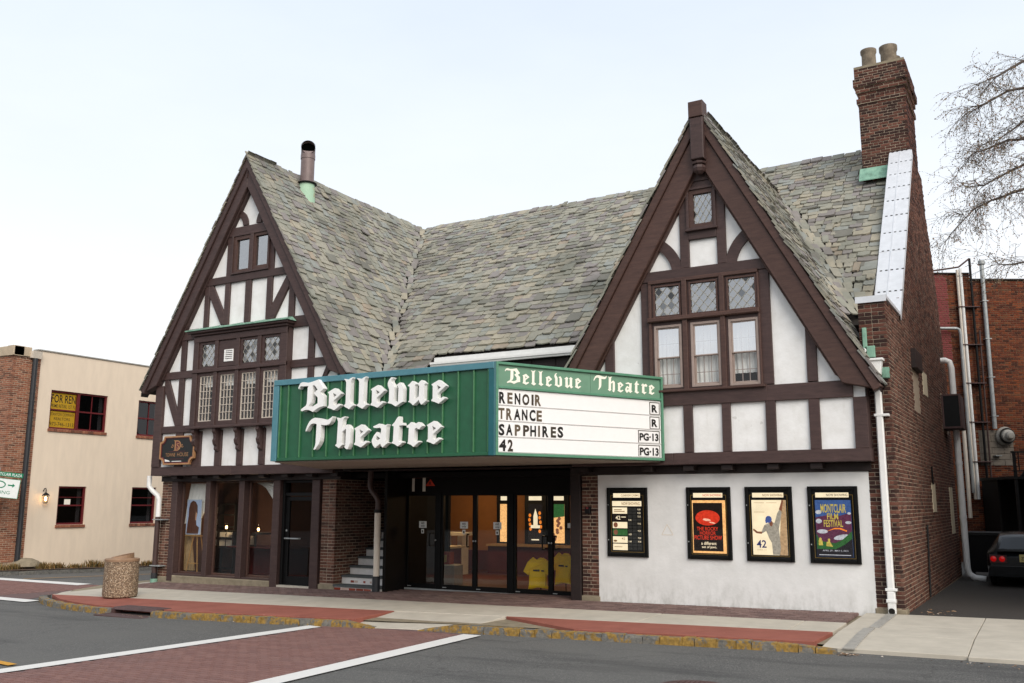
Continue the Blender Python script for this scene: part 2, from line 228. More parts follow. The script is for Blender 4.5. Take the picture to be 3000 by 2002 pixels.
# ------------------------------------------------------------------ mesh helpers
ORG = {}
V = Vector
def org(o):
    while o is not None:
        if o in ORG: return ORG[o]
        o = o.parent
    return V((0, 0, 0))
def tag(o, label=None, cat=None, group=None, kind=None):
    for k, v in (('label', label), ('category', cat), ('group', group), ('kind', kind)):
        if v: o[k] = v
    return o
def thing(name, loc, label, cat, group=None):
    o = bpy.data.objects.new(name, None); o.empty_display_size = .2; COL.objects.link(o); o.location = loc; ORG[o] = V(loc)
    return tag(o, label, cat, group)
class Fr:                                   # a working plane: u along, v up, w out of the face
    def __init__(s, o, u, v, n): s.o, s.u, s.v, s.n = V(o), V(u).normalized(), V(v).normalized(), V(n).normalized()
    def p(s, a, b, c=0): return s.o+s.u*a+s.v*b+s.n*c
FX = Fr((0, 0, 0), (1, 0, 0), (0, 0, 1), (0, -1, 0))       # street facade, w = towards the street
def FY(x): return Fr((x, 0, 0), (0, 1, 0), (0, 0, 1), (1, 0, 0))
def area2(p): return sum(p[i][0]*p[(i+1) % len(p)][1]-p[(i+1) % len(p)][0]*p[i][1] for i in range(len(p)))
def inset(p, d):
    n = len(p); out = []
    for i in range(n):
        a, b, c = V((*p[i-1], 0)), V((*p[i], 0)), V((*p[(i+1) % n], 0))
        e1, e2 = (b-a), (c-b)
        if e1.length < 1e-9 or e2.length < 1e-9: out.append(p[i]); continue
        e1.normalize(); e2.normalize(); n1, n2 = V((-e1.y, e1.x, 0)), V((-e2.y, e2.x, 0)); m = n1+n2
        if m.length < 1e-6: out.append(p[i]); continue
        m.normalize(); k = d/max(.35, m.dot(n1)); q = b+m*k; out.append((q.x, q.y))
    return out
class MB:
    def __init__(s): s.v = []; s.f = []
    def add(s, vs, fs):
        k = len(s.v); s.v += [tuple(x) for x in vs]; s.f += [tuple(i+k for i in f) for f in fs]; return s
    def hexa(s, p): return s.add(p, [(0, 3, 2, 1), (4, 5, 6, 7), (0, 1, 5, 4), (1, 2, 6, 5), (2, 3, 7, 6), (3, 0, 4, 7)])
    def box(s, x0, x1, y0, y1, z0, z1): return s.hexa([(x0, y0, z0), (x1, y0, z0), (x1, y1, z0), (x0, y1, z0), (x0, y0, z1), (x1, y0, z1), (x1, y1, z1), (x0, y1, z1)])
    def prism(s, fr, poly, w0, w1, ch=0.0):
        if area2(poly) < 0: poly = poly[::-1]
        n = len(poly); rings = [[fr.p(a, b, w0) for a, b in poly]]
        if ch: rings += [[fr.p(a, b, w1-ch) for a, b in poly], [fr.p(a, b, w1) for a, b in inset(poly, ch)]]
        else: rings += [[fr.p(a, b, w1) for a, b in poly]]
        vs = [q for r in rings for q in r]; fs = [tuple(range(n))[::-1], tuple(range((len(rings)-1)*n, len(rings)*n))]
        for k in range(len(rings)-1):
            for i in range(n): j = (i+1) % n; fs.append((k*n+i, k*n+j, (k+1)*n+j, (k+1)*n+i))
        return s.add(vs, fs)
    def rect(s, fr, u0, u1, v0, v1, w0, w1, ch=0.0): return s.prism(fr, [(u0, v0), (u1, v0), (u1, v1), (u0, v1)], w0, w1, ch)
    def bar(s, fr, a, b, wd, w0, w1, ch=0.0):
        d = V((b[0]-a[0], b[1]-a[1], 0)).normalized(); n = V((-d.y, d.x, 0))*wd/2
        return s.prism(fr, [(a[0]-n.x, a[1]-n.y), (b[0]-n.x, b[1]-n.y), (b[0]+n.x, b[1]+n.y), (a[0]+n.x, a[1]+n.y)], w0, w1, ch)
    def tube(s, pts, rad, n=10, cap=True):
        pts = [V(p) for p in pts]; rad = rad if isinstance(rad, (list, tuple)) else [rad]*len(pts); rings = []
        up = None
        for i, p in enumerate(pts):
            d = (pts[min(i+1, len(pts)-1)]-pts[max(i-1, 0)])
            if d.length < 1e-9: d = V((0, 0, 1))
            d.normalize()
            if up is None: up = d.orthogonal().normalized()
            else:
                up = up-d*up.dot(d); up = up.normalized() if up.length > 1e-6 else d.orthogonal().normalized()
            q = d.cross(up); rings.append([p+(up*math.cos(2*math.pi*k/n)+q*math.sin(2*math.pi*k/n))*rad[i] for k in range(n)])
        fs = []
        for i in range(len(pts)-1):
            for k in range(n): j = (k+1) % n; fs.append((i*n+k, i*n+j, (i+1)*n+j, (i+1)*n+k))
        if cap: fs += [tuple(range(n))[::-1], tuple(range((len(pts)-1)*n, len(pts)*n))]
        return s.add([q for r in rings for q in r], fs)
    def lathe(s, c, prof, n=24, ax=None):
        ax = V(ax).normalized() if ax else V((0, 0, 1)); a = ax.orthogonal().normalized(); b = ax.cross(a); c = V(c); vs = []; fs = []
        for r, h in prof:
            for k in range(n): t = 2*math.pi*k/n; vs.append(c+ax*h+(a*math.cos(t)+b*math.sin(t))*r)
        for i in range(len(prof)-1):
            for k in range(n): j = (k+1) % n; fs.append((i*n+k, i*n+j, (i+1)*n+j, (i+1)*n+k))
        fs += [tuple(range(n))[::-1], tuple(range((len(prof)-1)*n, len(prof)*n))]
        return s.add(vs, fs)
    def grid(s, fn, nu, nv):
        vs = [fn(i/nu, j/nv) for j in range(nv+1) for i in range(nu+1)]
        return s.add(vs, [(j*(nu+1)+i, j*(nu+1)+i+1, (j+1)*(nu+1)+i+1, (j+1)*(nu+1)+i) for j in range(nv) for i in range(nu)])
    def slab(s, poly, ztop, th, ch=.006):     # horizontal slab whose top follows ztop(x,y)
        if area2(poly) < 0: poly = poly[::-1]
        n = len(poly); ins = inset(poly, ch)
        vs = [(x, y, ztop(x, y)-th) for x, y in poly]+[(x, y, ztop(x, y)-ch) for x, y in poly]+[(x, y, ztop(x, y)) for x, y in ins]
        fs = [tuple(range(n))[::-1], tuple(range(2*n, 3*n))]
        for k in range(2):
            for i in range(n): j = (i+1) % n; fs.append((k*n+i, k*n+j, (k+1)*n+j, (k+1)*n+i))
        return s.add(vs, fs)
    def build(s, name, mat, parent=None, smooth=False, kind=None, label=None):
        o0 = org(parent) if parent else V((0, 0, 0))
        m = bpy.data.meshes.new(name); m.from_pydata([(a-o0.x, b-o0.y, c-o0.z) for a, b, c in s.v], [], s.f); m.materials.append(MATS[mat])
        if smooth: m.polygons.foreach_set('use_smooth', [True]*len(m.polygons))
        o = bpy.data.objects.new(name, m); COL.objects.link(o)
        if parent: o.parent = parent
        return tag(o, label, None, None, kind)
def smooth_by_angle(o, a=40):
    m = o.data; m.polygons.foreach_set('use_smooth', [True]*len(m.polygons)); m.set_sharp_from_angle(angle=R_(a))
def solo(mb, name, mat, label, cat, group=None, kind=None, smooth=False):
    o = mb.build(name, mat, None, smooth); return tag(o, label, cat, group, kind)

# flat shapes with holes and letters, made through curves and kept as plain vertex lists
def curve_shape(loops, ext=0.0, bev=0.0):
    c = bpy.data.curves.new('shape', 'CURVE'); c.dimensions = '2D'; c.fill_mode = 'BOTH'; c.extrude = ext/2; c.bevel_depth = bev; c.bevel_resolution = 0
    for L in loops:
        s = c.splines.new('POLY'); s.points.add(len(L)-1); s.use_cyclic_u = True
        for p, q in zip(s.points, L): p.co = (q[0], q[1], 0, 1)
    return curve_out(c)
def curve_out(c):
    o = bpy.data.objects.new('tmp', c); m = bpy.data.meshes.new_from_object(o); vs = [tuple(v.co) for v in m.vertices]; fs = [tuple(p.vertices) for p in m.polygons]
    bpy.data.objects.remove(o); bpy.data.curves.remove(c); bpy.data.meshes.remove(m); return vs, fs
TXT = {}
def text_shape(s, bold=0.0, ext=0.0):
    k = (s, bold, ext)
    if k not in TXT:
        c = bpy.data.curves.new('text', 'FONT'); c.body = s; c.offset = bold; c.extrude = ext; c.resolution_u = 3; TXT[k] = curve_out(c)
    return TXT[k]
def put_shape(mb, shp, fr, u0, u1, v0, v1, w0, w1, flipz=False):
    vs, fs = shp
    if not vs: return mb
    xs = [v[0] for v in vs]; ys = [v[1] for v in vs]; zs = [v[2] for v in vs]; a, b, c, d, e, f = min(xs), max(xs), min(ys), max(ys), min(zs), max(zs)
    out = [fr.p(u0+(x-a)/(b-a)*(u1-u0), v0+(y-c)/max(1e-9, d-c)*(v1-v0), w0+((z-e)/(f-e) if f > e else 1)*(w1-w0)) for x, y, z in vs]
    return mb.add(out, fs)
def text(mb, s, fr, u0, u1, v0, v1, w, bold=.012, ext=0.0, th=.0): return put_shape(mb, text_shape(s, bold, ext), fr, u0, u1, v0, v1, w, w+th)
def plate(mb, fr, outline, holes, w0, w1):
    shp = curve_shape([outline]+holes, 1.0); vs, fs = shp
    return mb.add([fr.p(x, y, w0 if z < 0 else w1) for x, y, z in vs], fs)
def R2(u0, u1, v0, v1): return [(u0, v0), (u1, v0), (u1, v1), (u0, v1)]
def ellipse(cu, cv, a, b, n=20, a0=0, a1=360, rot=0):
    out = []
    for k in range(n+(0 if a1-a0 >= 360 else 1)):
        t = R_(a0+(a1-a0)*k/n); x, y = a*math.cos(t), b*math.sin(t); out.append((cu+x*math.cos(rot)-y*math.sin(rot), cv+x*math.sin(rot)+y*math.cos(rot)))
    return out

# ------------------------------------------------------------------ many alike pieces: the biggest in view become objects, the rest one mesh
PROTO = {}
def proto(name, vs, fs, mat):
    m = bpy.data.meshes.new(name); m.from_pydata(vs, [], fs); m.materials.append(MATS[mat]); PROTO.setdefault(name+'|'+mat, []).append((np.array(vs, float), fs, m)); return m
def brick_protos(mat, name='brick'):
    k = name+'|'+mat
    if k in PROTO: return PROTO[k]
    r = random.Random(5)
    for i in range(6):
        j = lambda: r.uniform(-.012, .012); b = .045
        vs = [(-.5, -.5, -.5), (.5, -.5, -.5), (.5, .5, -.5), (-.5, .5, -.5)]
        vs += [(-.5+j(), -.5+3*j(), .36), (.5+j(), -.5+3*j(), .36), (.5+j(), .5+3*j(), .36), (-.5+j(), .5+3*j(), .36)]
        vs += [(-.475+j(), -.40+3*j(), .5), (.475+j(), -.40+3*j(), .5), (.475+j(), .40+3*j(), .5), (-.475+j(), .40+3*j(), .5)]
        fs = [(8, 9, 10, 11)]+[(a, (a+1) % 4, (a+1) % 4+4, a+4) for a in range(4)]+[(a+4, (a+1) % 4+4, (a+1) % 4+8, a+8) for a in range(4)]
        proto(name, vs, fs, mat)
    return PROTO[k]
def metric(M, sx, sy):
    p = V((M[0][3], M[1][3], M[2][3])); d = CAMP-p; dist = d.length
    q = p-CAMP; zz = q.dot(CF)
    if zz < .5: return 0
    u, vv = q.dot(CX)/zz, q.dot(CY)/zz
    if abs(u) > .565 or abs(vv) > .38: return 0
    n = V((M[0][2], M[1][2], M[2][2])).normalized(); return max(0, n.dot(d)/dist)*sx*sy/dist**2
class Pieces:
    def __init__(s): s.L = []
    def add(s, key, M, sx, sy): s.L.append((key, M, sx, sy))
    def emit(s, name, parent, limit=300, kind='stuff'):
        sc = [metric(M, a, b) for _, M, a, b in s.L]; idx = sorted(range(len(s.L)), key=lambda i: -sc[i]); top = [i for i in idx[:limit] if sc[i] > 0]; st = set(top)
        o0 = org(parent) if parent else V((0, 0, 0)); T = Matrix.Translation(-o0)
        for i in top:
            k, M, a, b = s.L[i]; ps = PROTO[k]; o = bpy.data.objects.new(name, ps[i % len(ps)][2]); o.matrix_basis = T @ M; COL.objects.link(o)
            if parent: o.parent = parent
        rest = [i for i in range(len(s.L)) if i not in st]
        if not rest: return
        vs = []; fs = []; n = 0; mat = None
        for i in rest:
            k, M, a, b = s.L[i]; pv, pf, m = PROTO[k][i % len(PROTO[k])]; mat = m.materials[0]; A = np.array(T @ M)
            vs.append(pv @ A[:3, :3].T+A[:3, 3]); fs += [tuple(q+n for q in f) for f in pf]; n += len(pv)
        me = bpy.data.meshes.new(name+'_field'); me.from_pydata(np.concatenate(vs).tolist(), [], fs); me.materials.append(mat)
        o = bpy.data.objects.new(name, me); COL.objects.link(o); o.parent = parent; o['kind'] = kind
def fmat(fr, u, v, w, su, sv, sw, rz=0.0, tilt=(0, 0)):
    U, Vv, N = fr.u, fr.v, fr.n
    if rz: U, Vv = U*math.cos(rz)+Vv*math.sin(rz), Vv*math.cos(rz)-U*math.sin(rz)
    if tilt != (0, 0): N2 = (N+U*tilt[0]+Vv*tilt[1]).normalized(); U = (U-N2*U.dot(N2)).normalized(); Vv = N2.cross(U); N = N2
    p = fr.p(u, v, w); M = Matrix.Identity(4)
    for i in range(3): M[i][0] = U[i]*su; M[i][1] = Vv[i]*sv; M[i][2] = N[i]*sw; M[i][3] = p[i]
    return M
CRS = .0677
def bricks(P, mat, fr, u0, u1, v0, v1, bond='stretcher', inside=None, L=.203, seed=1, zoff=None, dep=.05, proud=.0):
    r = random.Random(seed); key = 'brick|'+mat; brick_protos(mat); J = .0115; H = CRS-J
    k0 = math.floor((v0-(zoff or 0))/CRS)
    for k in range(k0, int((v1-(zoff or 0))/CRS)+1):
        va = (zoff or 0)+k*CRS; vb = va+H
        if vb <= v0+.015 or va >= v1-.015: continue
        va, vb = max(va, v0), min(vb, v1)
        hd = (bond == 'english' and k % 2) or (bond == 'common' and k % 6 == 3)
        bl = .098 if hd else L; u = u0-((bl+J)*(.5 if k % 2 else 0) if not hd else (.05 if bond == 'common' else .054)); 
        if bond == 'english': u = u0-(0 if not hd else .0)
        while u < u1-.012:
            a, b = max(u, u0), min(u+bl, u1)
            if b-a > .02:
                uc, vc = (a+b)/2, (va+vb)/2
                if inside is None or inside(uc, vc):
                    P.add(key, fmat(fr, uc, vc, -dep/2+proud+r.uniform(-.003, .004), b-a, vb-va, dep, r.gauss(0, .004), (r.gauss(0, .012), r.gauss(0, .02))), b-a, vb-va)
            u += bl+J
def pane_proto(mat):
    k = 'pane|'+mat
    if k not in PROTO: proto('pane', [(-.5, -.5, 0), (.5, -.5, 0), (.5, .5, 0), (-.5, .5, 0)], [(0, 1, 2, 3)], mat)
    return k
def clip_poly(poly, u0, u1, v0, v1):
    for ax, lim, sg in ((0, u0, 1), (0, u1, -1), (1, v0, 1), (1, v1, -1)):
        out = []
        for i in range(len(poly)):
            a, b = poly[i], poly[(i+1) % len(poly)]; ia, ib = (a[ax]-lim)*sg >= -1e-9, (b[ax]-lim)*sg >= -1e-9
            if ia: out.append(a)
            if ia != ib:
                t = (lim-a[ax])/(b[ax]-a[ax]); out.append((a[0]+(b[0]-a[0])*t, a[1]+(b[1]-a[1])*t))
        poly = out
        if len(poly) < 3: return []
    return poly
def leaded(parent, fr, u0, u1, v0, v1, w, nu, nv, seed, cw=.013, mat='leaded_glass', tl=.03, dk=.09):
    r = random.Random(seed); du, dv = (u1-u0)/nu, (v1-v0)/nv; cames = MB()
    for i in range(-1, 2*nu+2):
        for j in range(-1, 2*nv+2):
            if (i+j) % 2: continue
            cu, cv = u0+i*du/2, v0+j*dv/2
            pl = clip_poly([(cu-du/2, cv), (cu, cv-dv/2), (cu+du/2, cv), (cu, cv+dv/2)], u0, u1, v0, v1)
            if len(pl) < 3 or abs(area2(pl)) < 2e-4: continue
            a, b = r.gauss(0, tl), r.gauss(0, tl); m = MB(); m.add([fr.p(x, y, w+(x-cu)*a+(y-cv)*b) for x, y in pl], [tuple(range(len(pl)))]); q_ = r.random(); m.build('pane', mat if q_ < 1-2*dk else 'leaded_amber' if q_ < 1-dk else 'leaded_dark_reflection', parent)
    for sg in (1, -1):
        for k in range(-nu-nv-2, nu+nv+3):
            # lines v = v0 + sg*dv/du*(u-u0) + k*dv
            a = (u0-du, v0-sg*dv+(k+.5)*dv); b = (u1+du, v0+sg*dv/du*(u1+du-u0)+(k+.5)*dv)
            q = seg_clip(a, b, u0, u1, v0, v1)
            if q: cames.bar(fr, q[0], q[1], cw, w-.004, w+.008)
    cames.build('lead_came', 'came', parent)
def seg_clip(a, b, u0, u1, v0, v1):
    t0, t1 = 0.0, 1.0; d = (b[0]-a[0], b[1]-a[1])
    for p, q in ((-d[0], a[0]-u0), (d[0], u1-a[0]), (-d[1], a[1]-v0), (d[1], v1-a[1])):
        if abs(p) < 1e-12:
            if q < 0: return None
        else:
            t = q/p
            if p < 0: t0 = max(t0, t)
            else: t1 = min(t1, t)
    if t1-t0 < 1e-3: return None
    return ((a[0]+d[0]*t0, a[1]+d[1]*t0), (a[0]+d[0]*t1, a[1]+d[1]*t1))
def frame(mb, fr, u0, u1, v0, v1, t, w0, w1, ch=.004, tb=None):
    tb = tb or t
    mb.rect(fr, u0, u0+t, v0, v1, w0, w1, ch); mb.rect(fr, u1-t, u1, v0, v1, w0, w1, ch); mb.rect(fr, u0+t, u1-t, v1-t, v1, w0, w1-.002, ch); mb.rect(fr, u0+t, u1-t, v0, v0+tb, w0, w1-.002, ch); return mb
def drape(mb, fr, top, bot, w, folds=6, amp=.03, n=40, m=14):
    def fn(i, j):
        u = top[0]+(top[1]-top[0])*i; ub = bot[0]+(bot[1]-bot[0])*i; e = j**1.2; x = u+(ub-u)*e; z = top[2]+((bot[2] if len(bot) < 4 else bot[2]+(bot[3]-bot[2])*i)-top[2])*j
        return fr.p(x, z, w+amp*math.sin(i*folds*6.283+1.3*math.sin(j*3))*(0.5+.5*j))
    return mb.grid(fn, n, m)
GL = {'B':[[(0.0,0.778),(0.036,0.857),(0.079,0.925),(0.14,0.951),(0.225,0.952),(0.311,0.928),(0.397,0.923),(0.52,0.94),(0.655,0.973),(0.772,1.0),(0.853,0.876),(0.99,0.705),(0.903,0.645),(0.847,0.599),(0.903,0.539),(0.99,0.476),(1.0,0.16),(0.941,0.15),(0.842,0.13),(0.743,0.087),(0.595,0.0),(0.497,0.045),(0.399,0.078),(0.289,0.075),(0.179,0.037),(0.13,0.074),(0.161,0.117),(0.325,0.211),(0.356,0.284),(0.364,0.448),(0.366,0.751),(0.391,0.818),(0.323,0.824),(0.213,0.822),(0.103,0.833),(0.061,0.806),(0.028,0.745)],[(0.606,0.836),(0.655,0.8),(0.748,0.69),(0.613,0.579),(0.761,0.434),(0.767,0.259),(0.693,0.224),(0.583,0.168),(0.497,0.185),(0.411,0.178),(0.521,0.286),(0.551,0.417),(0.551,0.814)]],'e':[[(0.0,0.831),(0.273,0.923),(0.506,1.0),(0.684,0.903),(1.0,0.731),(0.766,0.598),(0.464,0.444),(0.437,0.391),(0.442,0.254),(0.574,0.192),(0.821,0.283),(0.958,0.212),(0.848,0.155),(0.505,0.0),(0.273,0.074),(0.014,0.129),(0.014,0.171),(0.096,0.236),(0.096,0.75)],[(0.396,0.793),(0.656,0.678),(0.396,0.552)]],'l':[[(0.0,0.97),(0.17,0.957),(0.417,0.925),(0.626,0.971),(0.873,1.0),(0.854,0.965),(0.739,0.913),(0.67,0.837),(0.652,0.227),(0.753,0.151),(0.924,0.161),(1.0,0.115),(0.81,0.067),(0.582,0.0),(0.317,0.048),(0.053,0.101),(0.053,0.132),(0.186,0.172),(0.205,0.239),(0.208,0.848),(0.132,0.907),(0.0,0.946)]],'v':[[(0.223,1.0),(0.311,0.991),(0.323,0.964),(0.222,0.904),(0.221,0.849),(0.333,0.758),(0.42,0.653),(0.402,0.199),(0.678,0.137),(0.697,0.611),(0.647,0.677),(0.572,0.715),(0.674,0.768),(0.8,0.802),(0.938,0.678),(1.0,0.598),(0.994,0.144),(0.766,0.079),(0.538,0.0),(0.263,0.097),(0.025,0.127),(0.038,0.155),(0.101,0.199),(0.105,0.583),(0.007,0.729),(0.0,0.81),(0.071,0.91)]],'u':[[(0.0,0.827),(0.112,0.894),(0.236,0.993),(0.358,0.928),(0.436,0.857),(0.368,0.784),(0.373,0.208),(0.598,0.358),(0.614,0.767),(0.548,0.864),(0.65,0.948),(0.74,1.0),(0.852,0.928),(0.952,0.858),(0.884,0.785),(0.877,0.206),(1.0,0.171),(0.988,0.136),(0.751,0.003),(0.64,0.123),(0.608,0.206),(0.304,0.0),(0.149,0.109),(0.027,0.16),(0.094,0.207),(0.1,0.766),(0.0,0.793)]],'T':[[(0.0,0.609),(0.058,0.755),(0.138,0.883),(0.229,0.956),(0.343,0.989),(0.466,0.976),(0.635,0.934),(0.828,0.904),(0.92,0.948),(0.995,1.0),(1.0,0.97),(0.952,0.849),(0.883,0.771),(0.791,0.744),(0.678,0.745),(0.576,0.762),(0.575,0.361),(0.557,0.258),(0.498,0.142),(0.395,0.024),(0.35,0.0),(0.328,0.024),(0.374,0.103),(0.398,0.216),(0.412,0.774),(0.385,0.802),(0.272,0.818),(0.182,0.785),(0.113,0.709),(0.05,0.603),(0.016,0.575)]],'h':[[(0.05,0.977),(0.135,0.961),(0.23,0.925),(0.434,0.979),(0.585,1.0),(0.595,0.971),(0.486,0.916),(0.451,0.845),(0.443,0.627),(0.639,0.705),(0.769,0.75),(0.917,0.687),(1.0,0.621),(0.984,0.174),(0.915,0.072),(0.838,0.0),(0.742,0.001),(0.626,0.056),(0.627,0.081),(0.682,0.122),(0.698,0.568),(0.667,0.617),(0.44,0.528),(0.417,0.181),(0.48,0.144),(0.382,0.101),(0.252,0.037),(0.126,0.081),(0.0,0.121),(0.022,0.141),(0.098,0.179),(0.142,0.852),(0.101,0.91)]],'a':[[(0.076,0.894),(0.22,0.933),(0.441,1.0),(0.615,0.95),(0.834,0.919),(0.957,0.964),(0.945,0.925),(0.899,0.854),(0.858,0.233),(0.924,0.214),(0.99,0.218),(1.0,0.18),(0.877,0.128),(0.687,0.004),(0.612,0.068),(0.538,0.169),(0.216,0.0),(0.088,0.113),(0.0,0.258),(0.029,0.365),(0.143,0.522),(0.311,0.66),(0.429,0.599),(0.56,0.554),(0.578,0.789),(0.48,0.836),(0.304,0.818),(0.151,0.831),(0.076,0.872)],[(0.306,0.509),(0.533,0.387),(0.322,0.277),(0.258,0.348)]],'t':[[(0.62,1.0),(0.651,0.933),(0.643,0.797),(0.781,0.789),(0.936,0.782),(1.0,0.697),(0.844,0.692),(0.636,0.686),(0.606,0.18),(0.707,0.146),(0.882,0.176),(0.965,0.123),(0.772,0.062),(0.544,0.0),(0.289,0.072),(0.017,0.113),(0.036,0.145),(0.124,0.178),(0.17,0.671),(0.05,0.692),(0.0,0.715),(0.229,0.808),(0.48,0.965)]],'r':[[(0.0,0.85),(0.145,0.91),(0.291,1.0),(0.481,0.89),(0.759,0.987),(0.899,0.912),(1.0,0.827),(0.799,0.689),(0.709,0.722),(0.659,0.764),(0.513,0.712),(0.494,0.218),(0.559,0.206),(0.781,0.239),(0.818,0.188),(0.632,0.09),(0.473,0.0),(0.294,0.088),(0.064,0.152),(0.117,0.199),(0.153,0.783),(0.023,0.784)]]}
FRONT = [('B',-11.996,-11.36,3.281,3.871),('e',-11.274,-10.954,3.287,3.688),('l',-10.894,-10.672,3.289,3.861),('l',-10.597,-10.368,3.283,3.854),('e',-10.285,-9.979,3.285,3.684),('v',-9.913,-9.574,3.287,3.802),('u',-9.477,-9.089,3.288,3.711),('e',-8.984,-8.689,3.289,3.691),('T',-11.773,-11.138,2.589,3.178),('h',-11.057,-10.712,2.582,3.165),('e',-10.63,-10.317,2.604,3.007),('a',-10.235,-9.881,2.586,3.005),('t',-9.801,-9.555,2.599,3.113),('r',-9.487,-9.159,2.581,3.003),('e',-9.066,-8.775,2.613,3.004)]
FLAT = [('B',.187,.488,3.595,3.863),('e',.534,.672,3.598,3.783),('l',.706,.807,3.597,3.858),('l',.855,.954,3.599,3.857),('e',1.003,1.136,3.596,3.782),('v',1.184,1.341,3.601,3.842),('u',1.397,1.577,3.598,3.796),('e',1.617,1.753,3.603,3.793),('T',2.021,2.319,3.615,3.881),('h',2.339,2.497,3.596,3.875),('e',2.555,2.694,3.6,3.79),('a',2.728,2.897,3.602,3.796),('t',2.945,3.054,3.602,3.839),('r',3.106,3.251,3.602,3.8),('e',3.283,3.425,3.603,3.792)]
# ------------------------------------------------------------------ ground, road, pavements
def zs(x, y): return -.09+.0142*(x+2.2)*(1 if x > -60 else 0)+.015*min(y, 0) if x > -22 else -.09+.0142*(x+2.2)+.015*min(y, 0)-.03*max(0, y)*min(1, max(0, (-22-x)/2))
def zs(x, y):
    xx = max(-45, min(12, x)); yy = max(-30, min(0, y))
    return -.09+.0142*(xx+2.2)+.015*yy-.03*max(0, min(y, 14))*min(1, max(0, (-21.5-x)/3))
KH = .105
def zr(x, y): return zs(x, y)-KH
def bands(a, b, c, d, n):       # coordinates dense between b and c
    return [a, (a+b)/2]+[b+(c-b)*i/n for i in range(n+1)]+[(c+d)/2, d]
gx = bands(-260, -50, 16, 260, 66); gy = bands(-260, -34, 20, 320, 54); g = MB()
g.add([(x, y, zr(x, y)) for y in gy for x in gx], [(j*len(gx)+i, j*len(gx)+i+1, (j+1)*len(gx)+i+1, (j+1)*len(gx)+i) for j in range(len(gy)-1) for i in range(len(gx)-1)])
road = g.build('road', 'asphalt', kind='structure')
h = MB(); N = 200; hr = random.Random(3); hp = [9+1.2*math.sin(i*.35)+.9*math.sin(i*1.3+1)+hr.uniform(-.9, .9) for i in range(N)]
for i in range(N):
    a, b = 2*math.pi*i/N, 2*math.pi*(i+1)/N; za, zb = hp[i], hp[(i+1) % N]; r0, r1 = 78, 100
    P_ = lambda r, t, z: (-8+r*math.cos(t), -5+r*math.sin(t), z)
    h.add([P_(r0, a, -1.2), P_(r0, b, -1.2), P_(r0+6, b, zb), P_(r0+6, a, za), P_(r1, b, zb*.9), P_(r1, a, za*.9), P_(r1+30, b, -1.2), P_(r1+30, a, -1.2)], [(0, 1, 2, 3), (3, 2, 4, 5), (5, 4, 6, 7)])
h.build('added_dark_ring', 'ring_dark', kind='structure')  # ring added to darken reflections in the glass and block low sky
# painted lines
def sheet(poly, zf, dz, n=1):
    m = MB(); m.add([(x, y, zf(x, y)+dz) for x, y in poly], [tuple(range(len(poly)))]); return m
def line(a, b, wd, name='road_line', mat='road_paint', seg=8, dz=.017):
    m = MB(); d = V((b[0]-a[0], b[1]-a[1], 0)); L = d.length; d.normalize(); n = V((-d.y, d.x, 0))*wd/2
    vs = []
    for i in range(seg+1):
        p = V((*a, 0))+d*L*i/seg
        for sgn in (-1, 1): q = p+n*sgn; vs.append((q.x, q.y, zr(q.x, q.y)+dz))
    m.add(vs, [(2*i, 2*i+1, 2*i+3, 2*i+2) for i in range(seg)]); m.build(name, mat, None, kind='structure')
line((-10.8, -4.3), (-12.9, -15.5), .32, 'crosswalk_line'); line((-7.84, -4.1), (-8.32, -15.5), .33, 'crosswalk_line')
line((-31, .2), (-22.1, -.55), .4, 'crosswalk_line'); line((-31, -2.7), (-19.45, -3.68), .34, 'crosswalk_line')
line((-12.0, -8.75), (-21, -7.6), .12, 'lane_line', 'road_yellow'); line((-25.7, .05), (-25.2, 14), .1, 'lane_line', 'road_yellow')
# crosswalk pavers
FG = Fr((0, 0, 0), (1, 0, 0), (0, 1, .0), (0, 0, 1))
def pavers(parent, x0, x1, y0, y1, zf, dz, mat, seed, inside=None, a=.2, b=.1, herring=False, limit=300):
    P = Pieces(); r = random.Random(seed); key = 'brick|'+mat; brick_protos(mat, 'brick'); 
    k2 = 'paver|'+mat
    if k2 not in PROTO:
        for i in range(5):
            j = lambda: r.uniform(-.012, .012)
            vs = [(-.5, -.5, -.5), (.5, -.5, -.5), (.5, .5, -.5), (-.5, .5, -.5), (-.47+j(), -.44+j(), .5), (.47+j(), -.44+j(), .5), (.47+j(), .44+j(), .5), (-.47+j(), .44+j(), .5)]
            proto('paver', vs, [(4, 5, 6, 7), (0, 1, 5, 4), (1, 2, 6, 5), (2, 3, 7, 6), (3, 0, 4, 7)], mat)
    ny = int((y1-y0)/b)
    for jy in range(ny):
        y = y0+(jy+.5)*b; x = x0-(a/2 if jy % 2 else 0)
        while x < x1:
            u0, u1 = max(x, x0), min(x+a, x1)
            if u1-u0 > .03:
                xc = (u0+u1)/2
                if inside is None or inside(xc, y):
                    P.add(k2, fmat(Fr((0, 0, zf(xc, y)), (1, 0, .0142), (0, 1, .015), (-.0142, -.015, 1)), xc, y, dz-.02-.0142*xc-.015*y+r.uniform(-.0012, .0012), u1-u0-.008, b-.008, .04, 0, (r.gauss(0, .003), r.gauss(0, .004))), u1-u0, b)
            x += a
    P.emit('paver', parent, limit)
cwalk = sheet([(-10.9, -4.32), (-13.0, -15.5), (-8.2, -15.5), (-7.75, -4.1), (-8.6, -3.92), (-9.9, -4.0)], zr, .004).build('crosswalk', 'mortar_grey', None, kind='structure')
def in_cw(x, y): return -10.62+(y+4.3)*(2.1/11.2) < x < -8.02+(y+4.1)*(.48/11.4)
pavers(cwalk, -13.2, -7.8, -15.0, -4.02, zr, .010, 'paver', 4, in_cw)
cwalk2 = sheet([(-31, 0), (-22.2, -.75), (-21.2, -1.4), (-20.2, -3.1), (-20.0, -3.5), (-31, -2.6)], zr, .004).build('crosswalk', 'mortar_grey', None, kind='structure')
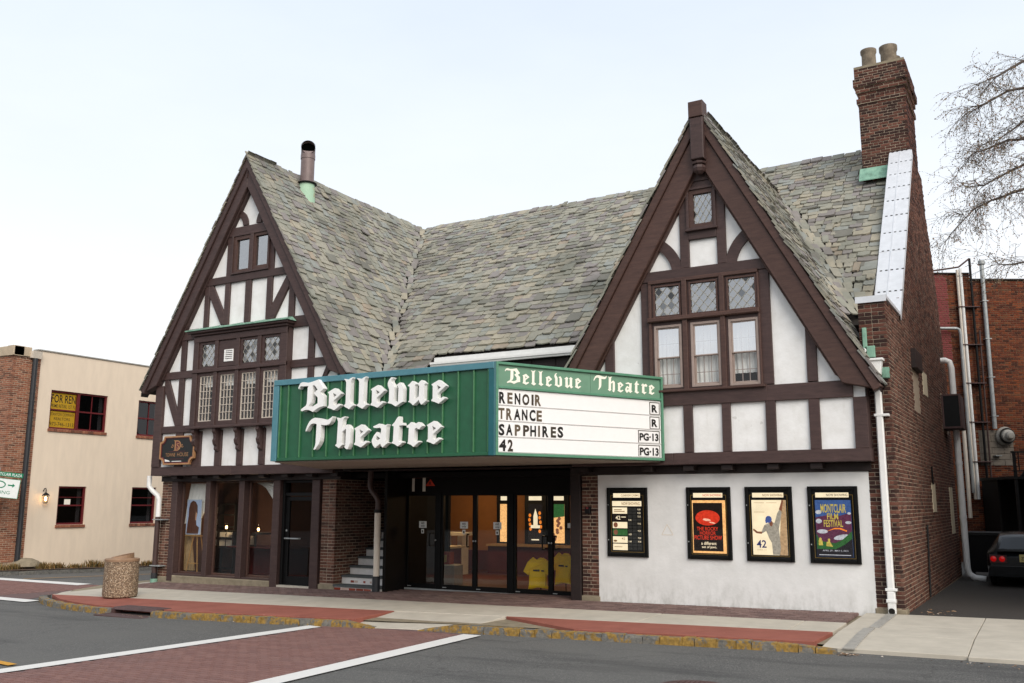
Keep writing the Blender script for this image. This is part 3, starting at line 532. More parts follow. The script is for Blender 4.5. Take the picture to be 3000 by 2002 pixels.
pavers(cwalk2, -31, -20.1, -3.35, -.1, zr, .010, 'paver', 5, lambda x, y: y < -.42-(x+22.1)*.083 and y > -3.4-(x+21)*.09 and x < -21.0-(y+1.4)*-.45)
# kerb line (front top edge), from the driveway to the corner
KR = [(-2.62, -3.46), (-3.1, -3.5), (-3.75, -3.54), (-5, -3.6), (-6.4, -3.68), (-8.36, -3.78), (-8.95, -3.86)]
KL = [(-9.75, -3.98), (-10.3, -4.02), (-12.1, -4.2), (-13.9, -4.33), (-14.6, -4.36)]
KL2 = [(-15.88, -4.34), (-16.6, -4.3), (-17.2, -4.2), (-18.1, -3.98), (-18.8, -3.72), (-19.3, -3.45), (-19.75, -3.14), (-20.02, -2.86)]
WB = [(-20.02, -2.86), (-20.6, -2.2), (-20.95, -1.5), (-21.15, -1.1), (-21.5, -.4), (-21.7, 1), (-21.7, 14)]
def along(pl, s):
    for a, b in zip(pl, pl[1:]):
        d = math.hypot(b[0]-a[0], b[1]-a[1])
        if s <= d: return (a[0]+(b[0]-a[0])*s/d, a[1]+(b[1]-a[1])*s/d)
        s -= d
    return pl[-1]
def plen(pl): return sum(math.hypot(b[0]-a[0], b[1]-a[1]) for a, b in zip(pl, pl[1:]))
kerb_o = sheet([(-2.8, -3.4), (-8.9, -3.8), (-8.9, -3.75), (-2.8, -3.35)], zr, .02).build('kerb', 'kerb_grey', None, kind='structure')
kr = random.Random(9)
def kstones(pl, mat, taper0=0, taper1=0, inv=1, lo=.17, hi=.36, wd=.16, top=None, base=None, hgt=KH, parent=None):
    s = 0; L = plen(pl); top = top or zs; base = base or zr
    while s < L-.05:
        e = min(L, s+kr.uniform(lo, hi)); a, b = along(pl, s+.004), along(pl, e-.004); d = V((b[0]-a[0], b[1]-a[1], 0)); 
        if d.length < .03: break
        d.normalize(); n = V((d.y, -d.x, 0))*inv*wd
        fa = 1-max(0, 1-s/.6)*taper0-max(0, 1-(L-s)/.6)*taper1; fb = 1-max(0, 1-e/.6)*taper0-max(0, 1-(L-e)/.6)*taper1
        j = lambda k=.006: kr.uniform(-k, k); dz = j(.007)
        A = [V((a[0], a[1], 0)), V((b[0], b[1], 0)), V((b[0]+n.x, b[1]+n.y, 0)), V((a[0]+n.x, a[1]+n.y, 0))]; F = [fa, fb, fb, fa]
        vs = [(p.x+j(), p.y+j(), base(p.x, p.y)-.05) for p in A]
        out = [(A[0]-A[3])*.02, (A[1]-A[2])*.02]
        vs += [(p.x+j(), p.y+j(), base(p.x, p.y)+.65*hgt*f+j()) for p, f in zip(A, F)]
        c = sum(A, V())/4
        vs += [((p.x*.965+c.x*.035)+j(.003), (p.y*.965+c.y*.035)+j(.003), base(p.x, p.y)+hgt*f+dz) for p, f in zip(A, F)]
        fs = [(0, 3, 2, 1), (8, 9, 10, 11)]+[(i+4*k, (i+1) % 4+4*k, (i+1) % 4+4*k+4, i+4*k+4) for k in range(2) for i in range(4)]
        MB().add(vs, fs).build('kerb_stone', mat, parent or kerb_o); s = e
kstones(KR, 'kerb_yellow', .5, .85, -1); kstones(KL, 'kerb_yellow', .85, 0, -1); kstones(KL2[:6], 'kerb_yellow', 0, 0, -1); kstones(KL2[5:], 'kerb_grey', 0, .6, -1, .2, .34)
def inner(pl, d=.15):
    out = []
    for i, p in enumerate(pl):
        a, b = pl[max(0, i-1)], pl[min(len(pl)-1, i+1)]; t = V((b[0]-a[0], b[1]-a[1], 0)).normalized(); out.append((p[0]+t.y*-d*-1, p[1]-t.x*d)) 
    return out
def shift(pl, d=.155):
    out = []
    for i, p in enumerate(pl):
        a, b = pl[max(0, i-1)], pl[min(len(pl)-1, i+1)]; t = V((b[0]-a[0], b[1]-a[1], 0)).normalized(); out.append((p[0]+t.y*d, p[1]-t.x*d))
    return out
side = sheet([(-20, .3), (10, .3), (10, -3.3), (-2.6, -3.2), (-8.5, -3.4), (-9.8, -3.6), (-14.6, -4.0), (-18, -3.6), (-19.7, -2.8), (-20.6, -1.9), (-21.3, -.3), (-21.3, 14), (-20, 14)], zs, -.05).build('sidewalk', 'concrete_old', None, kind='structure')
redin = lambda x: -3.13+.045*(x+19.6)
# red bands
KLs = shift(KL); KL2s = shift(KL2); KRs = shift(KR)
redL = [(-10.38, redin(-10.38)), (-19.6, redin(-19.6))]+[q for q in KL2s[::-1] if q[0] > -19.55]+KLs[::-1][:4]
MB().slab(redL, zs, .08).build('red_band', 'red_concrete', side)
redR = [(-2.9, redin(-2.9)), (-8.12, redin(-8.12))]+[q for q in KRs[::-1] if q[0] > -8.3 and q[0] < -2.95]+[(-2.95, -3.34)]
MB().slab(redR, zs, .08).build('red_band', 'red_concrete', side)
# concrete slabs between the red band and the brick strip
xs = [-2.9, -3.52, -5.85, -8.14, -10.38, -12.7, -15.1, -17.4, -19.6]
for a, b in zip(xs, xs[1:]):
    MB().slab([(a-.006, -1.335), (b+.006, -1.335), (b+.006, redin(b)+.006), (a-.006, redin(a)+.006)], lambda x, y, k=random.uniform(-.003, .003): zs(x, y)+k, .1).build('sidewalk_slab', 'concrete', side)
def zramp(x, y):
    t = min(1, max(0, (-y-2.5)/1.3)); return zs(x, y)*(1-t)+(zr(x, y)+.016)*t
MB().slab([(-8.13, redin(-8.13)-.006), (-9.3, redin(-9.3)-.006), (-10.37, redin(-10.37)-.006), (-10.33, -3.86), (-9.86, -4.06), (-8.8, -3.9), (-8.3, -3.6)], zramp, .1).build('kerb_ramp', 'concrete', side)
# corner concrete on the west
def zcorner(x, y):
    t = min(1, max(0, (-19.2-x)/1.6)); return zs(x, y)*(1-t)+(zr(x, y)+.018)*t
MB().slab([(-19.61, -1.34), (-19.61, -3.12), (-19.85, -2.9)]+WB[1:4]+[(-20.6, -.9)], zcorner, .1).build('sidewalk_slab', 'concrete', side)
MB().slab([(-20.0, .0), (-19.61, -1.32), (-20.59, -.89), (-21.16, -1.09), (-21.5, -.4), (-21.6, .6), (-20, .6)], zcorner, .1).build('sidewalk_slab', 'concrete', side)
for k in range(6):
    MB().slab([(-20.01, .61+k*2), (-21.6, .61+k*2), (-21.65, 2.6+k*2), (-20.01, 2.6+k*2)], zcorner, .1).build('sidewalk_slab', 'concrete', side)
# brick strip along the wall
pavers(side, -19.9, -2.95, -1.33, .95, zs, 0.0, 'paver_grey', 6, lambda x, y: y < -.02 or (-12.7 < x < -8.25 and y < .74) or (-14.1 < x < -12.9 and y < -.02))
# driveway slabs
def zdrive(x, y): t = min(1, max(0, (-y-2.4)/1.1)); return zs(x, y)*(1-t)+(zr(x, y)+.05)*t
for a, b, c, d in ((-2.84, -1.105, -.03, -1.3), (-1.095, 1.4, -.03, -2.32), (1.41, 4, -.03, -2.32), (-1.095, 1.4, -2.33, -3.47), (1.41, 4, -2.33, -3.47), (-2.84, -1.105, -1.31, -2.35), (-2.84, -1.105, -2.36, -3.42), (4.01, 7, -.03, -3.47)):
    MB().slab([(a, c), (b, c), (b, d), (a, d)], zdrive, .1).build('sidewalk_slab', 'concrete', side)
# alley
def zal(x, y): return -.1-.007*max(0, y)
m = MB(); m.grid(lambda i, j: (-2.3+14*i, -.02+26*j, zal(0, -.02+26*j)), 8, 12); m.build('alley', 'alley_asphalt', None, kind='structure')
# drain channel covers
for (p, q) in (((-2.44, -.12), (-2.475, -1.76)), ((-2.49, -1.86), (-2.5, -3.46))):
    t = thing('drain_cover', (p[0], (p[1]+q[1])/2, zs(p[0], p[1])), 'galvanised channel cover '+('from the downspout foot to mid pavement' if p[1] > -1 else 'from mid pavement to the kerb'), 'drain cover', 'channel covers across the pavement')
    n = 6; L = (q[1]-p[1])/n
    for i in range(n): MB().slab([(p[0]-.075, p[1]+L*i-.004), (p[0]+.075, p[1]+L*i-.004), (p[0]+.075, p[1]+L*(i+1)+.004), (p[0]-.075, p[1]+L*(i+1)+.004)], lambda x, y: zdrive(x, y)+.014, .02, .004).build('cover_plate', 'grey_metal', t)
# storm drain inlet with its lintel
t = thing('storm_drain', (-15.23, -4.2, zr(-15.2, -4.2)), 'rusty iron storm drain opening in the yellow kerb', 'storm drain')
fz = zs(-15.2, -4.3); bz = zr(-15.2, -4.4)
MB().hexa([(-15.88, -4.38, fz-.035), (-14.6, -4.4, fz-.02), (-14.6, -4.02, fz-.02), (-15.88, -4.0, fz-.035), (-15.86, -4.34, fz+.008), (-14.62, -4.36, fz+.022), (-14.62, -4.03, fz+.022), (-15.86, -4.01, fz+.008)]).build('lintel', 'iron_rust', t)
for a, b in ((-15.88, -15.8), (-14.68, -14.6)): MB().box(a, b, -4.385, -4.05, bz-.03, fz-.022).build('jamb', 'iron_rust', t)
MB().box(-15.86, -14.62, -4.1, -4.05, bz-.1, fz-.03).build('throat', 'black_wall', t)
MB().box(-15.9, -14.58, -4.75, -4.37, bz-.02, bz+.006).build('apron', 'iron_rust', t)
# manhole cover
t = thing('manhole_cover', (-3.55, -6.35, zr(-3.55, -6.35)), 'rusty round manhole cover in the asphalt at the picture edge', 'manhole cover')
MB().lathe((-3.55, -6.35, zr(-3.55, -6.35)-.02), [(.40, 0), (.40, .028), (.35, .03), (.35, .024)], 36).build('rim', 'iron_rust', t)
c = MB(); c.lathe((-3.55, -6.35, zr(-3.55, -6.35)-.02), [(.345, 0), (.345, .028)], 36)
for i in range(-6, 7):
    L = math.sqrt(max(0, .31**2-(i*.05)**2)); c.box(-3.55+i*.05-.014, -3.55+i*.05+.014, -6.35-L, -6.35+L, zr(-3.55, -6.35)+.006, zr(-3.55, -6.35)+.016)
c.build('lid', 'iron_rust', t)
# leaf litter along the kerb
lm = MB(); lr = random.Random(21)
def litter(x, y, z, s):
    a = lr.uniform(0, 6.28); t = lr.uniform(-.5, .5); c, sn = math.cos(a)*s, math.sin(a)*s
    lm.add([(x-c, y-sn, z), (x+sn*.5, y-c*.5, z+abs(t)*s), (x+c, y+sn, z+.004), (x-sn*.5, y+c*.5, z+.002)], [(0, 1, 2, 3)])
for pl, n in ((KL2, 380), (KL, 200), (KR, 170), ([(-15.9, -4.4), (-14.6, -4.45)], 60), ([(-2.6, -3.5), (-2.35, -3.5)], 70), ([(-2.3, -3.55), (1, -3.6)], 60)):
    L = plen(pl)
    for i in range(n):
        p = along(pl, lr.uniform(0, L)); off = abs(lr.gauss(0, .09))+.02; x, y = p[0]+lr.gauss(0, .02), p[1]-off; litter(x, y, zr(x, y)+.006, lr.uniform(.008, .03))
for i in range(40):
    x, y = lr.uniform(-2.1, -1.6), lr.uniform(.2, 1.1); litter(x, y, zal(x, y)+.006, lr.uniform(.01, .05))
lm.build('leaf_litter', 'leaf_litter', None, kind='stuff')
# ------------------------------------------------------------------ the theatre
TH = thing('theatre_building', (-11, 5, -.25), 'half-timbered white and brown theatre with two gables and a mottled slate roof', 'theatre')
WY, TY = .28, .335                     # plaster face and timber face of the jettied storey (metres towards the street)
LA, LS = (-17.02, 10.27), 1.672        # left gable apex and slope
RA = (-5.23, 8.95); RSL, RSR = 1.714, 1.85
xLl = lambda z: LA[0]-(LA[1]-z)/LS
xLr = lambda z: LA[0]+(LA[1]-z)/LS
xRl = lambda z: RA[0]-(RA[1]-z)/RSL
xRr = lambda z: RA[0]+(RA[1]-z)/RSR
# plaster walls with real openings
WIN_L2 = (-17.5, -16.29, 7.34, 8.29); BAYU = (-18.42, -15.64, 3.56, 5.64)
m = MB(); plate(m, FX, [(-20.02, 2.35), (-14.0, 2.35), (-14.0, 4.6), (-14.05, 4.75), (LA[0], 9.9), (-19.95, 4.6)], [R2(*WIN_L2), R2(*BAYU)], WY-.12, WY)
m.build('gable_wall', 'plaster', TH)
WIN_R1 = (-5.53, -5.01, 6.68, 7.46); WIN_R2 = (-6.34, -4.28, 3.68, 5.76)
m = MB(); plate(m, FX, [(-8.0, 2.35), (-2.58, 2.35), (-2.58, 3.7), (RA[0]+.02, 8.3), (-8.0, 4.0)], [R2(*WIN_R1), R2(*WIN_R2)], WY-.12, WY)
m.build('gable_wall', 'plaster', TH)
# right-hand return of the left gable and end of the right jetty
MB().box(-14.12, -14.0, -.27, 1.6, 2.35, 4.7).build('return_wall', 'plaster', TH); MB().box(-2.6, -2.575, -.28, -.0, 2.36, 3.7).build('return_wall', 'timber', TH); MB().box(-20.04, -20.0, -.28, 10, 2.36, 4.6).build('return_wall', 'plaster', TH)
MB().box(-8.02, -7.9, -.27, 1.6, 2.35, 4.3).build('return_wall', 'plaster', TH)
tr = random.Random(2)
def tim(poly, w1=TY, name='timber', mat='timber', w0=WY-.02, ch=.008):
    k = tr.uniform(-.004, .004); poly = [(a+tr.uniform(-.005, .005), b+tr.uniform(-.004, .004)) for a, b in poly]
    return MB().prism(FX, poly, w0, w1+k, ch).build(name, mat, TH)
def post(x0, x1, z0, z1, **k): return tim(R2(x0, x1, z0, z1), **k)
def beam(x0, x1, z0, z1, **k): return tim(R2(x0, x1, z0, z1), w1=TY+.012, **k)
def arcb(cx, cz, r, a0, a1, wd, **k):
    n = 9; out = [(cx+(r+wd/2)*math.cos(R_(a0+(a1-a0)*i/n)), cz+(r+wd/2)*math.sin(R_(a0+(a1-a0)*i/n))) for i in range(n+1)]; inn = [(cx+(r-wd/2)*math.cos(R_(a0+(a1-a0)*i/n)), cz+(r-wd/2)*math.sin(R_(a0+(a1-a0)*i/n))) for i in range(n+1)]
    m = MB()
    for i in range(n): m.prism(FX, [out[i], out[i+1], inn[i+1], inn[i]], WY-.02, TY-.004)
    return m.build('brace', 'timber', TH)
# left gable
beam(xLl(8.43)+.2, xLr(8.43)-.2, 8.31, 8.53); beam(xLl(7.2)+.1, xLr(7.2)-.1, 7.11, 7.295)
post(-17.75, -17.505, 7.295, 8.31); post(-16.285, -16.12, 7.295, 8.31)
arcb(-17.52, 8.56, .36, 0, 62, .17); arcb(-16.34, 8.56, .36, 180, 118, .17)
for a, b in ((-18.485, -18.32), (-17.765, -17.59), (-17.05, -16.855), (-16.32, -16.14), (-15.57, -15.385)): post(a, b, 6.03, 7.11)
tim([(-18.33, 7.11), (-18.2, 7.11), (-17.76, 6.36), (-17.76, 6.06), (-17.86, 6.06), (-18.33, 6.86)]); tim([(-15.64, 7.11), (-15.57, 7.11), (-15.57, 6.81), (-16.03, 6.03), (-16.14, 6.03), (-16.14, 6.37)])
beam(xLl(5.88)+.15, -18.62, 5.76, 6.03); beam(-15.4, xLr(5.88)-.15, 5.76, 6.03)
post(-19.235, -19.055, 4.97, 5.76); post(-14.885, -14.70, 4.97, 5.76)
beam(xLl(4.87)+.25, -18.59, 4.77, 4.965); beam(-15.4, xLr(4.87)-.25, 4.785, 4.97)
post(-20.06, -19.78, 2.53, 4.62, w1=TY+.03); tim([(-19.78, 4.77), (-19.63, 4.77), (-19.24, 3.92), (-19.24, 3.56), (-19.31, 3.56), (-19.78, 4.52)]); post(-19.25, -19.06, 3.56, 4.77)
post(-14.885, -14.70, 3.56, 4.785); tim([(-14.3, 4.785), (-14.12, 4.785), (-14.7, 3.9), (-14.7, 3.56), (-14.8, 3.56)])
beam(-19.79, -18.56, 3.385, 3.565); beam(-15.4, -14.02, 3.385, 3.565)
post(-19.25, -18.98, 2.53, 3.385)
for a, b in ((-18.64, -18.315), (-17.81, -17.59), (-17.06, -16.87), (-16.33, -16.14), (-15.6, -15.4), (-14.95, -14.75)): post(a, b, 2.53, 3.40)
beam(-20.08, -17.2, 2.31, 2.53, w0=-.0); beam(-17.2, -13.98, 2.305, 2.525, w0=-.0)
# bay window (oriel): cornice, copper hood, frames, mullions
bay = MB(); B1 = .45
plate(bay, FX, R2(-18.6, -15.41, 3.47, 5.78), [R2(-18.32, -17.86, 5.0, 5.56), R2(-16.9, -16.42, 5.0, 5.56), R2(-16.17, -15.68, 5.0, 5.56)]+[R2(a, a+.485, 3.62, 4.76) for a in (-18.345, -17.625, -16.895, -16.175)], WY-.1, B1)
bay = bay.build('bay_window', 'timber', TH)
m = MB()
for a, b in ((-18.6, -18.42), (-17.84, -17.72), (-17.1, -16.98), (-16.38, -16.26), (-15.62, -15.41)): m.rect(FX, a, b, 3.5, 5.74, B1-.002, B1+.035, .008)
m.rect(FX, -18.6, -15.41, 4.84, 4.93, B1, B1+.06, .012); m.rect(FX, -18.6, -15.41, 5.62, 5.78, B1, B1+.045, .01); m.build('mullion', 'timber', bay)
m = MB(); m.rect(FX, -18.66, -15.36, 5.78, 5.84, WY, B1+.1, .012); m.rect(FX, -18.72, -15.3, 5.84, 5.90, WY, B1+.17, .015); m.build('cornice', 'timber', bay); m = MB(); m.rect(FX, -18.66, -15.36, 3.44, 3.50, WY, B1+.10, .012); m.build('bay_sill', 'timber', bay)
m = MB(); m.hexa([FX.p(-18.76, 5.90, B1+.21), FX.p(-15.26, 5.90, B1+.21), FX.p(-15.26, 5.90, WY), FX.p(-18.76, 5.90, WY), FX.p(-18.76, 5.925, B1+.21), FX.p(-15.26, 5.925, B1+.21), FX.p(-15.42, 6.04, WY+.02), FX.p(-18.6, 6.04, WY+.02)])
for a in (-17.9, -17.1, -16.3): m.bar(Fr(FX.p(0, 5.935, B1+.2), (1, 0, 0), FX.p(0, 6.04, WY)-FX.p(0, 5.925, B1+.21), (0, -.5, 1)), (a, .0), (a, .36), .02, 0, .012)
m.build('copper_hood', 'verdigris', bay)
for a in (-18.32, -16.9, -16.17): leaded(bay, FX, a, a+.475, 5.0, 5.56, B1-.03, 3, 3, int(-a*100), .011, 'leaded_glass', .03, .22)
m = MB(); m.rect(FX, -17.71, -17.11, 4.96, 5.6, B1-.01, B1+.01, .004); m.build('vent_panel', 'timber', bay)
m = MB(); frame(m, FX, -17.5, -17.19, 5.07, 5.37, .03, B1+.005, B1+.03)
for i in range(5): z = 5.115+i*.048; m.hexa([FX.p(-17.47, z-.014, B1+.026), FX.p(-17.22, z-.014, B1+.026), FX.p(-17.22, z-.012, B1+.01), FX.p(-17.47, z-.012, B1+.01), FX.p(-17.47, z+.004, B1+.026), FX.p(-17.22, z+.004, B1+.026), FX.p(-17.22, z+.02, B1+.008), FX.p(-17.47, z+.02, B1+.008)])
m.build('louvre_vent', 'vent_white', bay); m = MB(); m.rect(FX, -17.49, -17.2, 5.08, 5.36, B1+.004, B1+.0075); m.build('vent_back', 'ink_black', bay)
for i, a in enumerate((-18.345, -17.625, -16.895, -16.175)):
    b = a+.485; m = MB(); frame(m, FX, a, b, 3.62, 4.76, .025, B1-.05, B1-.015)
    for k in range(1, 4): u = a+.025+(b-a-.05)*k/4; m.rect(FX, u-.007, u+.007, 3.645, 4.735, B1-.045, B1-.018)
    for k in range(1, 6): v = 3.645+1.09*k/6; m.rect(FX, a+.025, b-.025, v-.007, v+.007, B1-.046, B1-.019)
    m.build('casement_muntin', 'muntin', bay)
    r = random.Random(i)
    for p in range(4):
        for q in range(6):
            u0 = a+.025+(b-a-.05)*p/4; v0 = 3.645+1.09*q/6; x, y = r.gauss(0, .015), r.gauss(0, .015); du, dv = (b-a-.05)/4, 1.09/6
            MB().add([FX.p(u0, v0, B1-.03-x-y), FX.p(u0+du, v0, B1-.03+x-y), FX.p(u0+du, v0+dv, B1-.03+x+y), FX.p(u0, v0+dv, B1-.03-x+y)], [(0, 1, 2, 3)]).build('pane', 'glass', bay) if False else MB().add([FX.p(u0, v0, B1-.03-.002*x), FX.p(u0+du, v0, B1-.03+.02*x), FX.p(u0+du, v0+dv, B1-.03+.02*y), FX.p(u0, v0+dv, B1-.03)], [(0, 1, 2, 3)]).build('pane', 'glass', bay)
# carved brackets under the bay
for a in (-18.44, -17.7, -16.965, -16.235, -15.5):
    m = MB(); prof = [(0, 3.44), (.16, 3.44), (.17, 3.36), (.12, 3.3), (.11, 3.2), (.14, 3.14), (.12, 3.06), (.07, 3.0), (.08, 2.93), (.03, 2.88), (0, 2.88)]
    m.prism(Fr((a-.05, -TY, 0), (0, -1, 0), (0, 0, 1), (1, 0, 0)), prof, 0, .1); m.build('bracket', 'timber', TH)
# upper left window
m = MB(); plate(m, FX, R2(-17.52, -16.27, 7.32, 8.31), [R2(-17.40, -16.965, 7.41, 8.19), R2(-16.745, -16.33, 7.44, 8.21)], WY-.08, TY+.02); wl = m.build('gable_window', 'timber_red', TH)
m = MB(); frame(m, FX, -17.54, -16.25, 7.30, 8.33, .045, TY, TY+.05); m.rect(FX, -16.91, -16.80, 7.34, 8.29, TY+.01, TY+.045, .006); m.build('window_frame', 'timber', wl)
for a, b, c, d in ((-17.40, -16.965, 7.41, 8.19), (-16.745, -16.33, 7.44, 8.21)):
    m = MB(); m.rect(FX, a, b, c, d, TY-.04, TY-.035); m.build('pane', 'leaded_glass', wl)
# right gable
beam(-5.75, -4.84, 7.47, 7.66); 
post(-5.715, -5.54, 5.97, 7.47); post(-5.005, -4.835, 5.97, 7.47); beam(-5.54, -5.005, 6.49, 6.69); beam(xRl(5.87)+.2, xRr(5.87)-.2, 5.765, 5.97)
arcb(-6.55, 5.83, .78, 3, 64, .2); arcb(-3.99, 5.83, .78, 177, 117, .2)
post(-6.52, -6.355, 3.7, 5.765); post(-4.275, -4.08, 3.7, 5.765); post(-7.28, -7.095, 3.7, 4.9); post(-3.515, -3.34, 3.7, 4.9)
beam(-7.9, -4.2, 3.405, 3.7); beam(-4.2, -2.78, 3.40, 3.69)
post(-7.9, -7.72, 2.55, 3.4); post(-7.2, -7.03, 2.55, 3.4); post(-6.47, -6.3, 2.55, 3.4)
for a, b in ((-5.74, -5.575), (-5.03, -4.87), (-4.25, -4.08), (-3.515, -3.34)): post(a, b, 2.55, 3.41)
post(-2.79, -2.575, 2.55, 3.40, w1=TY+.01)
beam(-8.0, -5.95, 2.34, 2.545, w0=-.0); beam(-5.95, -2.56, 2.335, 2.55, w0=-.0)
# attic window
m = MB(); plate(m, FX, R2(-5.54, -5.005, 6.69, 7.47), [R2(-5.425, -5.075, 6.78, 7.355)], WY-.08, TY+.015); wr1 = m.build('attic_window', 'timber_red', TH)
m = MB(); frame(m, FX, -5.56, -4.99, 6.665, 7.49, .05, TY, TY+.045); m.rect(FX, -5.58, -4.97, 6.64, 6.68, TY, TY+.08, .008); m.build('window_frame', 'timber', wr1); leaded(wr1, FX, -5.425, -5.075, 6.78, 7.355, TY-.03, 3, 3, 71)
# six-light window
WF = TY+.01
ups = [(-6.235, -5.75, 5.1, 5.655), (-5.535, -5.045, 5.095, 5.655), (-4.825, -4.335, 5.09, 5.655)]; lows = [(-6.26, -5.72, 3.735, 4.915), (-5.55, -4.995, 3.73, 4.92), (-4.845, -4.3, 3.71, 4.91)]
m = MB(); plate(m, FX, R2(-6.355, -4.275, 3.665, 5.765), [R2(*q) for q in ups+lows], WY-.1, WF); w6 = m.build('six_light_window', 'timber', TH)
m = MB()
for a, b in ((-5.695, -5.60), (-4.985, -4.89)): m.rect(FX, a, b, 3.69, 5.75, WF-.01, WF+.05, .01)
m.rect(FX, -6.37, -4.26, 4.98, 5.065, WF-.01, WF+.085, .018); m.rect(FX, -6.355, -4.275, 5.715, 5.785, WF-.01, WF+.04, .01); m.rect(FX, -6.355, -6.30, 3.69, 5.715, WF-.01, WF+.035, .008); m.rect(FX, -4.30, -4.262, 3.69, 5.715, WF-.01, WF+.035, .008); m.rect(FX, -6.42, -4.22, 3.655, 3.70, WF-.03, WF+.07, .01); m.build('mullion', 'timber_red', w6)
for i, q in enumerate(ups):
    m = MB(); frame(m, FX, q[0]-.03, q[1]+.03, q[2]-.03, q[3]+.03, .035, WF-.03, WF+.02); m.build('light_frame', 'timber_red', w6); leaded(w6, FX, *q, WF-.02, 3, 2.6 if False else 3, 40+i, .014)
for i, q in enumerate(lows):
    a, b, c, d = q; m = MB(); frame(m, FX, a, b, c, d, .045, WF-.09, WF+.012); frame(m, FX, a+.045, b-.045, c+.05, 4.32, .028, WF-.08, WF-.045); frame(m, FX, a+.045, b-.045, 4.295, d-.045, .024, WF-.05, WF-.012); m.build('sash', 'window_grey', w6)
    m = MB()
    for k in (1, 2): u = a+.075+(b-a-.15)*k/3; m.rect(FX, u-.006, u+.006, c+.07, d-.07, WF-.085, WF-.072)
    for v in (4.0, 4.57): m.rect(FX, a+.06, b-.06, v-.006, v+.006, WF-.085, WF-.073)
    m.build('muntin', 'window_grey', w6)
    for (v0, v1, ww, mt) in ((c+.07, 4.305, WF-.062, 'glass'), (4.31, d-.06, WF-.03, 'sash_glass')):
        t0 = .012*(i-1); MB().add([FX.p(a+.06, v0, ww), FX.p(b-.06, v0, ww+t0), FX.p(b-.06, v1, ww+t0), FX.p(a+.06, v1, ww)], [(0, 1, 2, 3)]).build('pane', mt, w6)
# bargeboards, finial post and its carved drop
def rake(a, b, off0, off1, w0, w1, mat='timber', name='bargeboard'):
    d = V((b[0]-a[0], b[1]-a[1], 0)).normalized(); n = V((-d.y, d.x, 0)); n = n if n.y < 0 else -n
    P4 = [(a[0]+n.x*off0, a[1]+n.y*off0), (b[0]+n.x*off0, b[1]+n.y*off0), (b[0]+n.x*off1, b[1]+n.y*off1), (a[0]+n.x*off1, a[1]+n.y*off1)]
    return P4, (lambda poly: MB().prism(FX, poly, w0, w1, .01).build(name, mat, TH))
def gable_boards(apex, sl, sr, zl, zr_, wid, mat):
    for s, z in ((-1, zl), (1, zr_)):
        k = sl if s < 0 else sr; e = (apex[0]+s*(apex[1]-z)/k, z); L = math.hypot(e[0]-apex[0], e[1]-apex[1]); d = ((e[0]-apex[0])/L, (e[1]-apex[1])/L); nx = (-s*abs(d[1]), -abs(d[0]))
        f = lambda o, t: (apex[0]+d[0]*t+nx[0]*o, apex[1]+d[1]*t+nx[1]*o)
        def board(o0, o1, w0, w1, mt, t1=L, nm='bargeboard', t2=None):
            # start on the centre line of the gable
            st = lambda o: abs(nx[0])*o/abs(d[0])
            poly = [f(o0, st(o0)), f(o1, st(o1)), f(o1, t2 if t2 is not None else t1), f(o0, t1)]
            return MB().prism(FX, poly, w0, w1, .012).build(nm, mt, TH)
        board(.0, .15, WY+.04, .52, mat, L+.02); board(.152, wid, WY+.0, .475, mat, L-.05, 'bargeboard', L-.36); board(wid+.003, wid+.035, WY, .39, mat, L-.5, 'edge_moulding', L-.55)
        # boarded underside of the verge
gable_boards((LA[0], LA[1]+.02), LS, LS, 4.52, 4.52, .40, 'timber'); gable_boards((RA[0], RA[1]-.0), RSL, RSR, 3.6, 3.55, .50, 'timber_red')
MB().prism(FX, [(LA[0]-.01, 9.75), (LA[0]+.01, 9.75), (LA[0]+.02, 10.2), (LA[0]-.02, 10.2)], .3, .5).build('apex_block', 'timber', TH)
m = MB(); m.prism(FX, [(RA[0]-.5, 7.6), (RA[0]+.5, 7.6), (RA[0]+.16, 8.2), (RA[0]-.16, 8.2)], WY, TY+.04); m.build('gable_board', 'timber', TH)
fin = MB().rect(FX, -5.345, -5.095, 7.93, 8.748, .40, .64, .015).build('finial_post', 'timber', TH); MB().rect(FX, -5.36, -5.085, 8.75, 9.06, .39, .66, .01).build('finial_cap', 'timber_red', fin)
MB().lathe((-5.23, -.5, 7.66), [(.0, 0), (.05, .01), (.10, .06), (.125, .12), (.11, .17), (.09, .19), (.13, .2), (.14, .24), (.09, .26), (.09, .29)], 8).build('carved_drop', 'timber', fin)
# ---------------- lower storey
plate(m := MB(), FX, R2(-7.62, -2.675, -.28, 2.18), [], -.2, .0); m.build('poster_wall', 'plaster_low', TH)
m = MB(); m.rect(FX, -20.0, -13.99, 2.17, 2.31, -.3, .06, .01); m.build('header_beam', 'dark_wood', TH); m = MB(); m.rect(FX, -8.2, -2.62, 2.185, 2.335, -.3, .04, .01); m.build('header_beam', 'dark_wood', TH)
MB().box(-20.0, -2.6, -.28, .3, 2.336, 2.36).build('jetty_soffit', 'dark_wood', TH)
for a in list(np.arange(-19.4, -14.1, .755))+[-7.9, -6.61, -5.81, -5.1, -4.29, -3.56]:
    if -14.1 < a < -7.95: continue
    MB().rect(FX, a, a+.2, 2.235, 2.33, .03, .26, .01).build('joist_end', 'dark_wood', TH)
BP = Pieces()
PIL = lambda fr, a, b, c, d: MB().rect(fr, a, b, c, d, -.35, -.008)
